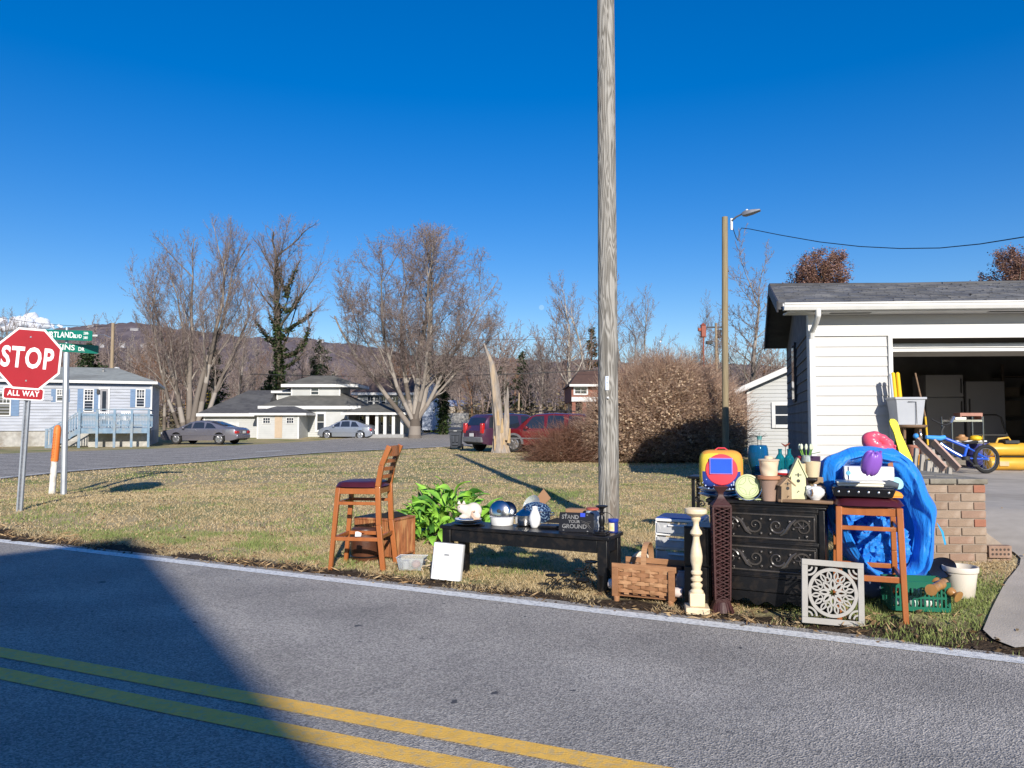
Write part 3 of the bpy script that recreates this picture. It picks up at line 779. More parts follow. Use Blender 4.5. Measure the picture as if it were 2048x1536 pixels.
# ---------------------------------------------------------------- lawn grass
def shadow_free(*a): return True
def blades(n, region, hgt, wid, seed):
    rs = np.random.RandomState(seed); xy = []
    while len(xy) < n:
        Yc = rs.uniform(region[0], region[1], 20000); pxc = rs.uniform(-120, 2100, 20000)
        keep = rs.rand(20000) < (Yc/region[1]) ** region[2]
        X = (pxc-1024)/1500*Yc
        for x, y, k in zip(X, Yc, keep):
            if not k: continue
            u = .44*x + .898*y - 5.3
            if u < .1: continue
            # not on the driveway, the pads or the far street
            if y < 14 and x > drive_x(y) - .02 + .06*noise.noise((y*5, 1, 1)) - .08*(rnd.random() < .0): continue
            if 13 < y < 20 and x > 5.2: continue
            soil = max(0, 1 - abs(u-.15)/.55) + .9*noise.noise((x*2.6, y*2.6, 1))
            if rnd.random() < soil*1.25: continue
            if y > 19 and x < -12.6 + (y-21)*.43 + .25: continue
            xy.append((x, y))
            if len(xy) >= n: break
    A = np.array(xy); n = len(A)
    z = np.array([terr(x, y) for x, y in xy]) - .014
    gr = np.array([noise.noise((x*.55, y*.55, 3)) + .7*noise.noise((x*2.2, y*2.2, 7)) + .35*noise.noise((x*8, y*8, 2)) for x, y in xy])
    u = .44*A[:, 0] + .898*A[:, 1] - 5.3
    gr += .42*np.exp(-((u-1.0)/.55) ** 2) + .2*np.exp(-((A[:, 0]-2.4) ** 2 + (A[:, 1]-15) ** 2)/14) + .55*np.exp(-((A[:, 0]-3.4) ** 2 + (A[:, 1]-4.9) ** 2)/1.2) - .17
    green = gr > rs.uniform(-.05, .75, n)
    h = hgt*(.5 + rs.rand(n))*np.where(green, 1.15, .85); w = wid*(.7 + .6*rs.rand(n))
    a = rs.rand(n)*6.283; ln_ = np.where(green, .55, 1.3)*(.3 + rs.rand(n)); b = a + rs.randn(n)*.8
    B = np.stack([A[:, 0], A[:, 1], z], 1)
    X = np.stack([-np.sin(b), np.cos(b), np.zeros(n)], 1)*w[:, None]
    T = B + np.stack([np.cos(a)*h*ln_, np.sin(a)*h*ln_, h], 1)
    V = np.stack([B-X, B+X, T], 1).reshape(-1, 3)
    sh = np.where(green, .55 + .45*rs.rand(n), .48*rs.rand(n))
    return V, sh
parts_ = [blades(150000, (4.2, 9.5, .5), .030, .0034, 1), blades(120000, (9.5, 17, .3), .030, .0065, 2), blades(80000, (17, 44, .3), .032, .015, 3)]
V = np.concatenate([p[0] for p in parts_]); sh = np.concatenate([p[1] for p in parts_])
GRASS = attr_mat('winter_grass_blades', [(0, (0.42, 0.305, 0.15)), (.25, (0.60, 0.46, 0.255)), (.48, (0.70, 0.57, 0.36)), (.53, (0.18, 0.21, 0.07)), (.8, (0.26, 0.32, 0.10)), (1, (0.34, 0.39, 0.14))], rough=.7, trl=.25)
g_ = mesh_np('grass', V, np.arange(len(V)).reshape(-1, 3), GRASS); vcol(g_, np.repeat(sh, 3)); g_['kind'] = 'stuff'
# fallen leaves and straw lying on it
C = []
for i in range(5200):
    Y = 4.3 + 13*rnd.random() ** 1.5; px = rnd.uniform(-60, 2050); x = (px-1024)/1500*Y; u = uu(x, Y)
    if u < .02 or (Y < 14 and x > drive_x(Y) and rnd.random() < .97) or rnd.random() < .35*sm(.4, 2, u): continue
    C.append((x, Y, terr(x, Y) + .008 + .025*rnd.random()))
foliage('fallen_leaves', C, .018, attr_mat('leaf_litter', [(0, (0.05, 0.03, 0.018)), (.5, (0.24, 0.15, 0.07)), (1, (0.5, 0.37, 0.2))]), None, up=2.5)['kind'] = 'stuff'
# rusty straw matted along the broken edge of the road
C = []
for i in range(5200):
    s = rnd.uniform(-15, 7.5); u = .1 + abs(rnd.gauss(0, .28)); x, y = us(u, s)
    if noise.noise((x*1.6, y*1.6, 6)) < -.05 or x > drive_x(y) - .1: continue
    C.append((x, y, terr(x, y) + .004 + .02*rnd.random()))
foliage('straw', C, .045, attr_mat('rusty_straw', [(0, (0.10, 0.06, 0.03)), (.5, (0.32, 0.20, 0.10)), (1, (0.55, 0.40, 0.22))]), None, up=1.4, asp=.10)['kind'] = 'stuff'
# clods and grit along the broken edge of the road
C = []
mbc = MB()
for i in range(1500):
    s = rnd.uniform(-16, 8); u = abs(rnd.gauss(.1, .16)) + .06; x, y = us(u, s)
    r = .006 + .02*rnd.random() ** 3
    z = terr(x, y) - .004
    mbc.add([(x-r, y, z), (x, y-r*.8, z), (x+r, y, z), (x, y+r*.8, z), (x+r*.2, y, z+r*.9)], [(0, 1, 4), (1, 2, 4), (2, 3, 4), (3, 0, 4)])
mbc.build('soil_clods', mat('dark_soil', (0.07, 0.05, 0.035), (0.025, 0.018, 0.013), sc=30, rough=1), smooth=False, kind='stuff')
# ================================================================ BUILDINGS AND CARS ACROSS THE STREET
def on_wall(px, py, loc, rz):
    d = ray(px, py); c, s = math.cos(rz), math.sin(rz)
    k = (loc[0]*s - loc[1]*c)/(d.x*s - d.y*c)
    return ((d.x*k-loc[0])*c + (d.y*k-loc[1])*s, CAM_H + d.z*k - loc[2])
def lap(mb, x0, x1, z0, z1, y, e=.12, lip=.014):
    z = z0
    while z < z1 - .01:
        zt = min(z1, z+e)
        mb.box(x0, x1, y-lip, y, z, z+.012); mb.add([(x0,y-lip,z+.012),(x1,y-lip,z+.012),(x1,y-.001,zt),(x0,y-.001,zt)], [(0,1,2,3)]); z = zt
M_VINYL_B = mat('pale_blue_grey_vinyl', (0.38, 0.405, 0.46), (0.31, 0.335, 0.39), sc=1.5, rough=.6, c3=(.2,.21,.23), c3sc=.7, c3amt=.4, stretch=(1,1,6))
M_VINYL_W = mat('white_vinyl', (0.47, 0.48, 0.475), (0.385, 0.395, 0.39), sc=1.2, rough=.55, c3=(.28,.28,.26), c3sc=.6, c3amt=.35)
M_TRIM = mat('white_trim_paint', (0.66, 0.66, 0.65), (0.57, 0.57, 0.56), sc=4, rough=.5)
M_ROOF_G = mat('grey_green_shingles', (0.31, 0.33, 0.31), (0.21, 0.22, 0.21), sc=3, rough=.95, bump=.6, bsc=14, c3=(.14,.14,.13), c3sc=.35, c3amt=.5, stretch=(1,1,3))
M_ROOF_D = mat('dark_grey_shingles', (0.095, 0.095, 0.10), (0.045, 0.045, 0.05), sc=3, rough=.9, bump=.6, bsc=14, c3=(.14,.14,.14), c3sc=.5, c3amt=.4, stretch=(1,1,3))
M_ROOF_O = mat('mossy_grey_shingles', (0.16, 0.155, 0.14), (0.085, 0.083, 0.075), sc=2, rough=.95, bump=.6, bsc=12, c3=(.055,.055,.05), c3sc=.5, c3amt=.6, stretch=(1,1,3))
M_ROOF_B = mat('brown_shingles', (0.13, 0.085, 0.07), (0.07, 0.048, 0.042), sc=3, rough=.95, bump=.6, bsc=12, stretch=(1,1,3))
M_SHUT = mat('blue_shutter_paint', (0.13, 0.22, 0.36), (0.10, 0.17, 0.29), sc=5, rough=.55)
M_DECK = mat('faded_blue_deck_paint', (0.22, 0.32, 0.42), (0.13, 0.20, 0.28), sc=4, rough=.8, c3=(.30,.30,.28), c3sc=2.5, c3amt=.5)
M_PANE = mat('dark_window_glass', (0.035, 0.045, 0.06), (0.02, 0.025, 0.035), sc=1.2, rough=.05, spec=.8)
M_BLOCK = mat('pale_cinder_block', (0.48, 0.47, 0.44), (0.32, 0.31, 0.29), sc=6, rough=.95, bump=.5, bsc=30, c3=(.2,.18,.15), c3sc=1.2, c3amt=.6)

def window(t, x0, x1, z0, z1, y, cols=2, rows=1, split=True, shut=0.0, frame=M_TRIM, fw=.06, shm=None):
    f = MB(); w = fw
    f.box(x0-w, x0, y-.05, y, z0-w, z1+w).box(x1, x1+w, y-.05, y, z0-w, z1+w).box(x0, x1, y-.05, y, z1, z1+w).box(x0, x1, y-.06, y, z0-w, z0)
    if split: f.box(x0, x1, y-.045, y-.002, (z0+z1)/2-.025, (z0+z1)/2+.025)
    f = f.build('window', frame, t, False)
    MB().box(x0, x1, y-.015, y-.005, z0, z1).build('pane', M_PANE, f, False)
    if cols > 1 or rows > 1:
        m = MB(); b0 = (z0+z1)/2 + .025 if split else z0
        for i in range(1, cols): xx = x0+(x1-x0)*i/cols; m.box(xx-.014, xx+.014, y-.034, y-.016, b0, z1)
        for i in range(1, rows): zz = b0+(z1-b0)*i/rows; m.box(x0, x1, y-.030, y-.017, zz-.012, zz+.012)
        m.build('muntin', frame, f, False)
    if shut:
        for xa, xb in ((x0-w-shut, x0-w-.01), (x1+w+.01, x1+w+shut)):
            s = MB().box(xa, xb, y-.035, y-.004, z0-.05, z1+.05); n = 7
            for i in range(n): zz = z0+(z1-z0)*(i+.3)/n; s.bar(((xa+.04), y-.04, zz+.03), (xb-.04, y-.04, zz+.03), .012, .05)
            s.build('shutter', shm or M_SHUT, t, False)
def hip_roof(t, x0, x1, y0, y1, z0, h, m, inl=1.5, inr=1.5, ov=.35, th=.14, name='roof', fascia=M_TRIM):
    ym = (y0+y1)/2; a, b, c, d = x0-ov, x1+ov, y0-ov, y1+ov
    v = [(a,c,z0+th),(b,c,z0+th),(b,d,z0+th),(a,d,z0+th),(x0+inl,ym,z0+th+h),(x1-inr,ym,z0+th+h)]
    r = MB().add(v, [(0,1,5,4),(1,2,5),(2,3,4,5),(3,0,4)]).build(name, m, t, False)
    e = MB().box(a-.02, b+.02, c-.03, c-.002, z0-.02, z0+th+.012).box(a-.02, b+.02, d+.002, d+.03, z0-.02, z0+th+.012).box(a-.03, a-.002, c, d, z0-.02, z0+th+.011).box(b+.002, b+.03, c, d, z0-.02, z0+th+.011)
    e.box(a, b, c, d, z0+.005, z0+.03).build('fascia', fascia, r, False)
    return r

# -------------------------------------------------- blue grey mobile home
YT = 44.0; xT = (303-1024)*YT/1500; LT = Vector((xT, YT, terr(xT, YT))); RT = R(22)
th_ = thing('mobile_home', 'blue grey sided mobile home with blue shutters and a raised porch', 'house', LT, RT)
def tw(px, py): return on_wall(px, py, LT, RT)
ez = tw(303, 768)[1]; sk = .85; LX = -16
MB().box(LX, 0, .02, 7.5, sk, ez).build('wall', M_VINYL_B, th_, False)
m = MB(); lap(m, LX, 0, sk, ez-.16, .018, .17, .04); m.build('siding', M_VINYL_B, th_, False, kind='stuff')
MB().box(LX, 0, .06, 7.4, -.3, sk-.002).build('skirting', M_BLOCK, th_, False)
MB().box(-.10, .03, -.03, .10, sk-.02, ez).build('corner_trim', M_TRIM, th_, False)
MB().box(LX, 0, -.04, .018, ez-.16, ez-.002).build('frieze', mat('slate_blue_trim', (.14,.19,.30), (.11,.15,.24), rough=.6), th_, False)
hip_roof(th_, LX, 0, 0, 7.5, ez, 1.0, M_ROOF_G, 2.2, 2.2, .3, .12)
for pa, pb, ya, yb, sh in ((274, 288, 780, 813, .28), (170, 185, 780, 822, .3), (115, 127, 780, 802, .24), (0, 19, 785, 830, .38)):
    xa, zt = tw(pa, ya); xb, zb = tw(pb, yb)
    window(th_, xa, xb, zb, zt, -.002, 3, 2, True, sh)
xa, zt = tw(201, 778); xb, zb = tw(215, 850)
d_ = MB().box(xa, xb, -.03, -.004, 1.05, zt).build('door', mat('grey_storm_door', (.28,.28,.30), (.2,.2,.22)), th_, False)
MB().box(xa-.08, xa, -.05, -.006, 1.05, zt+.08).box(xb, xb+.08, -.05, -.006, 1.05, zt+.08).box(xa, xb, -.05, -.006, zt, zt+.08).build('frame', M_TRIM, d_, False)
MB().box(xa+.1, xb-.1, -.034, -.031, 1.25, zt-.12).build('pane', M_PANE, d_, False)
xl, zl = tw(197, 779); MB().box(xl-.07, xl+.07, -.18, -.03, zl-.25, zl).build('lamp', mat('black_iron', (.02,.02,.022), (.01,.01,.01), rough=.5), th_, False, .01)
xl, zl = tw(98, 797); MB().box(xl-.2, xl+.2, -.06, -.025, zl-.12, zl+.12).build('vent', M_VINYL_B, th_, False, .01)
pv = tw(195, 750); MB().lathe([(.06, ez+.3), (.06, ez+.95), (.12, ez+.95), (.0, ez+1.05)], 10, (pv[0], 2.5, 0)).build('vent_pipe', mat('grey_metal', (.3,.3,.3)), th_)
# porch deck with stairs
dk = thing('porch_deck', 'faded blue wooden porch deck with railing and steps', 'deck', LT, RT)
x0, x1 = tw(178, 850)[0], tw(306, 850)[0]; DZ = 1.02; D0 = -3.4
MB().box(x0, x1, D0, -.06, DZ-.05, DZ).build('floor', M_DECK, dk, False)
MB().box(x0, x1, D0-.03, D0-.002, DZ-.28, DZ-.01).build('rim_board', M_DECK, dk, False)
for i in range(5):
    xx = x0 + (x1-x0)*i/4
    MB().box(xx-.06, xx+.06, D0-.12, D0-.032, -.1, DZ+.98).build('post', M_DECK, dk, False)
for yy, zz in ((D0-.07, DZ+.95),):
    MB().box(x0-.05, x1+.05, yy-.07, yy+.07, zz+.035, zz+.08).build('top_rail', M_DECK, dk, False)
    MB().box(x0, x1, D0-.02, D0+.01, DZ+.12, DZ+.2).box(x0, x1, D0-.02, D0+.01, DZ+.66, DZ+.74).build('rail', M_DECK, dk, False)
m0 = MB().box(-.025, .025, D0+.012, D0+.045, DZ+.04, DZ+.78).build('baluster', M_DECK, dk, False)
n = 44
for i in range(n): 
    M_ = Tr(x0+.08+(x1-x0-.16)*i/(n-1), 0, 0)
    if i == 0: m0.matrix_local = M_
    else: clone(m0, dk, M_)
for i in range(9):
    c = clone(m0, dk, Rz(R(90)) @ Tr(D0*.0, 0, 0)); c.matrix_local = Tr(x1, D0*i/9-.1, 0) @ Rz(R(90)) @ Tr(0, -D0, 0)
MB().box(x1-.02, x1+.02, D0, -.1, DZ+.66, DZ+.74).box(x1-.07, x1+.07, D0, -.1, DZ+.95, DZ+1.0).build('rail', M_DECK, dk, False)
# steps on the left
xs = x0; 
for i in range(5):
    MB().box(xs-.3*(i+1), xs-.3*i+.02, D0+.1, D0+1.2, DZ-.2*(i+1)-.04, DZ-.2*(i+1)).build('step', M_DECK, dk, False)
for yy in (D0+.05, D0+1.25):
    MB().bar((xs, yy, DZ-.1), (xs-1.5, yy, -.05), .05, .24).build('stringer', M_DECK, dk, False)
    MB().bar((xs, yy, DZ+.9), (xs-1.5, yy, -.05+.95), .07, .05).build('rail', M_DECK, dk, False)
    MB().box(xs-1.56, xs-1.46, yy-.05, yy+.05, -.1, 1.0).build('post', M_DECK, dk, False)
for i in range(12):
    f = (i+.5)/12
    for yy in (D0+.05, D0+1.25):
        MB().box(xs-1.5*f-.02, xs-1.5*f+.02, yy-.02, yy+.02, DZ*(1-f)+.0, DZ*(1-f)+.88).build('baluster', M_DECK, dk, False)
lw = MB(); lap(lw, x0+.3, x1, -.2, DZ-.3, D0+1.0, .2, .002)
lw.build('lattice_skirt', M_BLOCK, dk, False)
def plastic_chair(loc, rz, label):
    t = thing('garden_chair', label, 'chair', loc, rz, 'white plastic chairs on the blue porch')
    W_ = mat('white_plastic', (.8,.8,.8), (.7,.7,.7), rough=.4)
    MB().box(-.24,.24,-.24,.24,.40,.44).build('seat', W_, t, True, .01)
    b = MB()
    for i in range(5): b.bar((-.2+.1*i, .22, .44), (-.23+.115*i, .32, .86), .05, .02)
    b.bar((-.27,.32,.87),(.27,.32,.87),.05,.06).build('backrest', W_, t)
    for sx in (-1, 1):
        MB().bar((sx*.26,-.22,.62),(sx*.28,.25,.66),.05,.03).build('armrest', W_, t)
        MB().bar((sx*.22,-.22,.62),(sx*.27,-.26,0),.045).build('leg', W_, t); MB().bar((sx*.22,.2,.44),(sx*.26,.28,0),.045).build('leg', W_, t)
c_, s_ = math.cos(RT), math.sin(RT)
def tl(x, y, z): return (LT.x + x*c_ - y*s_, LT.y + x*s_ + y*c_, LT.z + z)
plastic_chair(tl(x0+1.0, -2.4, DZ), RT+.4, 'white plastic chair nearest the porch steps')
plastic_chair(tl(x0+2.0, -2.2, DZ), RT-.2, 'white plastic chair in front of the storm door')
twig_bush('dry_shrub', 'low dry brown shrubs along the mobile home skirting', tl(-12, -1.2, 0), [(-2, 0, .35, 2.5, .5, .5), (2.5, .1, .3, 2.0, .5, .45), (5.5, -1.9, .15, 1.2, .4, .3)], 5000, 3000, TWIG_RUST, DEADLEAF, 76, tl=.5)

# -------------------------------------------------- white house with stacked hip roofs
def px_house(Y, name, label, cat, px, group=None):
    x = (px-1024)*Y/1500
    return thing(name, label, cat, (x, Y, terr(x, Y)), 0, group), Vector((x, Y, terr(x, Y)))
wh, LW = px_house(58, 'white_house', 'white house with stacked dark hip roofs and a post porch', 'house', 600)
def ww(px, py, dy=0): 
    p = P(px, py, 58+dy); return p.x-LW.x, p.z-LW.z
def wall_px(t, pa, pb, ya, yb, y0, y1, f, m=M_VINYL_W, e=.16, side=True):
    xa, zt = f(pa, ya, y0); xb, zb = f(pb, yb, y0)
    MB().box(xa, xb, y0+.02, y1, zb, zt).build('wall', m, t, False)
    l = MB(); lap(l, xa, xb, zb, zt, y0+.018, e, .016); l.build('siding', m, t, False, kind='stuff')
    MB().box(xa-.03, xa+.08, y0-.02, y0+.016, zb, zt).box(xb-.08, xb+.03, y0-.02, y0+.016, zb, zt).build('corner_trim', M_TRIM, t, False)
    return xa, xb, zb, zt
a = wall_px(wh, 530, 696, 818, 886, 0, 7, ww)
hip_roof(wh, a[0], a[1]+.6, 0, 7, a[3], 1.35, M_ROOF_O, 2.2, 2.2, .4, .22)
a = wall_px(wh, 583, 680, 774, 800, 2.2, 6, ww)
hip_roof(wh, a[0]-.3, a[1]+1.1, 2.2, 6, a[3], .85, M_ROOF_O, 1.5, 2.2, .4, .2)
a2 = wall_px(wh, 554, 583, 786, 806, 3, 6, ww)
hip_roof(wh, a2[0], a2[1]+.1, 3, 6, a2[3], .3, M_ROOF_O, .8, .3, .35, .16)
xa, zt = ww(623, 776, 2.2); xb, zb = ww(637, 789, 2.2); window(wh, xa, xb, zb, zt, 2.19, 1, 1, True)
xa, zt = ww(635, 828); xb, zb = ww(648, 860); window(wh, xa, xb, zb, zt, -.005, 1, 1, True, fw=.16)
# porch on the right
xa, zt = ww(692, 829, -1.5); xb, zb = ww(806, 829, -1.5)
hip_roof(wh, xa, xb, -1.5, 3.5, zt, .75, M_ROOF_O, 1.8, 1.6, .3, .14, 'porch_roof')
for px in (735, 754, 770, 787, 804):
    xx, _ = ww(px, 850, -1.4); MB().box(xx-.11, xx+.11, -1.5, -1.28, -.1, zt).build('porch_post', M_TRIM, wh, False)
MB().box(xa+.5, xb, -1.6, 3.4, -.1, .22).build('porch_floor', mat('grey_porch_boards', (.3,.3,.3)), wh, False)
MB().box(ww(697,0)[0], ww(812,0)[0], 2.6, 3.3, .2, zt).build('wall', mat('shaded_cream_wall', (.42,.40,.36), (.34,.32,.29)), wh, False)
for pa, pb in ((715, 722), (757, 768), (776, 784)):
    window(wh, ww(pa, 0)[0], ww(pb, 0)[0], .9, 2.3, 2.59, 1, 1, True)
x_, _ = ww(742, 0); MB().box(x_-.4, x_+.4, 2.55, 2.59, .22, 2.2).build('door', mat('brown_door', (.12,.07,.05)), wh, False)
# second house behind it
bh, LB = px_house(70, 'brown_roof_house', 'two storey white house with brown roof behind the spreading tree', 'house', 780)
def bw(px, py, dy=0):
    p = P(px, py, 70+dy); return p.x-LB.x, p.z-LB.z
a = wall_px(bh, 716, 846, 790, 872, 0, 7, bw)
hip_roof(bh, a[0], a[1]-.5, 0, 7, a[3], 1.6, M_ROOF_B, .6, .8, .5, .2)
for pa, pb in ((736, 746), (750, 758), (763, 771), (786, 796), (804, 812)):
    xa, zt = bw(pa, 793); xb, zb = bw(pb, 812); window(bh, xa, xb, zb, zt, -.005, 2, 1, True)
for pa, pb in ((824, 832), (838, 844)):
    xa, zt = bw(pa, 836); xb, zb = bw(pb, 856); window(bh, xa, xb, zb, zt, -.005, 2, 1, True)
xa, zt = bw(846, 760); xb, zb = bw(880, 860)
gw = MB(); gw.prism([(xa, zb), (xb, zb), (xb, zt-.6), ((xa+xb)/2, zt+.6), (xa, zt-.6)], -.6, 6); gw.build('gable_wall', mat('pale_blue_siding', (.5,.56,.66), (.38,.43,.52), sc=2, rough=.6), bh, False)
# garden shed with small six pane windows
gs, LG = px_house(55.5, 'garden_shed', 'small white garden shed with two six pane windows and tan door', 'shed', 555)
def gwf(px, py, dy=0):
    p = P(px, py, 55.5+dy); return p.x-LG.x, p.z-LG.z
a = wall_px(gs, 515, 597, 830, 880, 0, 2.6, gwf)
sw = MB(); sw.box(a[1]+.001, a[1]+.02, .05, 2.6, a[2], a[3]); sw.build('side_wall', M_VINYL_W, gs, False)
hip_roof(gs, a[0]-.2, a[1]+.3, 0, 2.6, a[3], .55, M_ROOF_D, 1.2, 1.0, .3, .13)
for pa, pb in ((527, 540), (574, 587)):
    xa, zt = gwf(pa, 836); xb, zb = gwf(pb, 846); window(gs, xa, xb, zb, zt, -.005, 3, 2, False, frame=M_TRIM, fw=.05)
xa, zt = gwf(550, 832); xb, zb = gwf(564, 878)
MB().box(xa, xb, -.03, -.005, .05, zt).build('door', mat('tan_door', (.46,.36,.26), (.4,.31,.22)), gs, False)
# dark roofed garage left of it
dg, LD = px_house(57, 'dark_roof_garage', 'low white building with large dark shingle roof behind the sedan', 'building', 470)
def dgf(px, py, dy=0):
    p = P(px, py, 57+dy); return p.x-LD.x, p.z-LD.z
a = wall_px(dg, 408, 520, 831, 888, 0, 9, dgf)
hip_roof(dg, a[0], a[1], 0, 9, a[3]-.05, 1.95, M_ROOF_D, 1.8, .3, .4, .2)
for pa, pb in ((455, 478),):
    xa, zt = dgf(pa, 845); xb, zb = dgf(pb, 878); MB().box(xa, xb, -.03, -.005, zb, zt).build('door', mat('grey_white_door', (.6,.6,.6)), dg, False)

# chairs and table before the shed
def patio_chair(px, py, rz, label):
    p = on(px, py); t = thing('patio_chair', label, 'chair', p, rz, 'tan patio chairs by the garden shed')
    T_ = mat('tan_sling', (.30,.22,.16), (.22,.16,.11), rough=.7); K = mat('bronze_tube', (.12,.09,.07), rough=.4)
    MB().box(-.26,.26,-.25,.25,.40,.43).build('seat', T_, t, False)
    MB().bar((0,.24,.43),(0,.42,1.0),.5,.03,up=(0,1,0)).build('backrest', T_, t, False)
    for sx in (-1,1):
        MB().tube([(sx*.28,-.26,0),(sx*.28,-.28,.6),(sx*.28,.25,.62),(sx*.28,.32,.75)],.02,6).build('armrest', K, t); MB().tube([(sx*.28,.1,.42),(sx*.28,.36,0)],.02,6).build('leg', K, t)
patio_chair(528, 879, .2, 'tan sling patio chair standing before the first shed window')
patio_chair(556, 878, 1.2, 'tan sling patio chair turned sideways before the tan shed door')
pt = thing('patio_table', 'thin legged round patio table between the tan chairs', 'table', on(541, 878)); K = mat('bronze_tube', (.12,.09,.07))
MB().lathe([(0,.70),(.5,.70),(.5,.73),(0,.73)], 20).build('tabletop', K, pt)
for a_ in range(4): MB().tube([(.4*math.cos(a_*1.57+.7), .4*math.sin(a_*1.57+.7), .7), (.45*math.cos(a_*1.57+.7), .45*math.sin(a_*1.57+.7), 0)], .018, 6).build('leg', K, pt)
for px, lab in ((532, 'thin dark pole standing beside the first shed window'), (569, 'thin dark pole standing beside the tan shed door')):
    o = MB().lathe([(.018, 0), (.018, 1.9), (.0, 1.92)], 6).build('pole', K); o.location = on(px, 879.5); tag(o, lab, 'pole', 'thin poles by the garden shed')

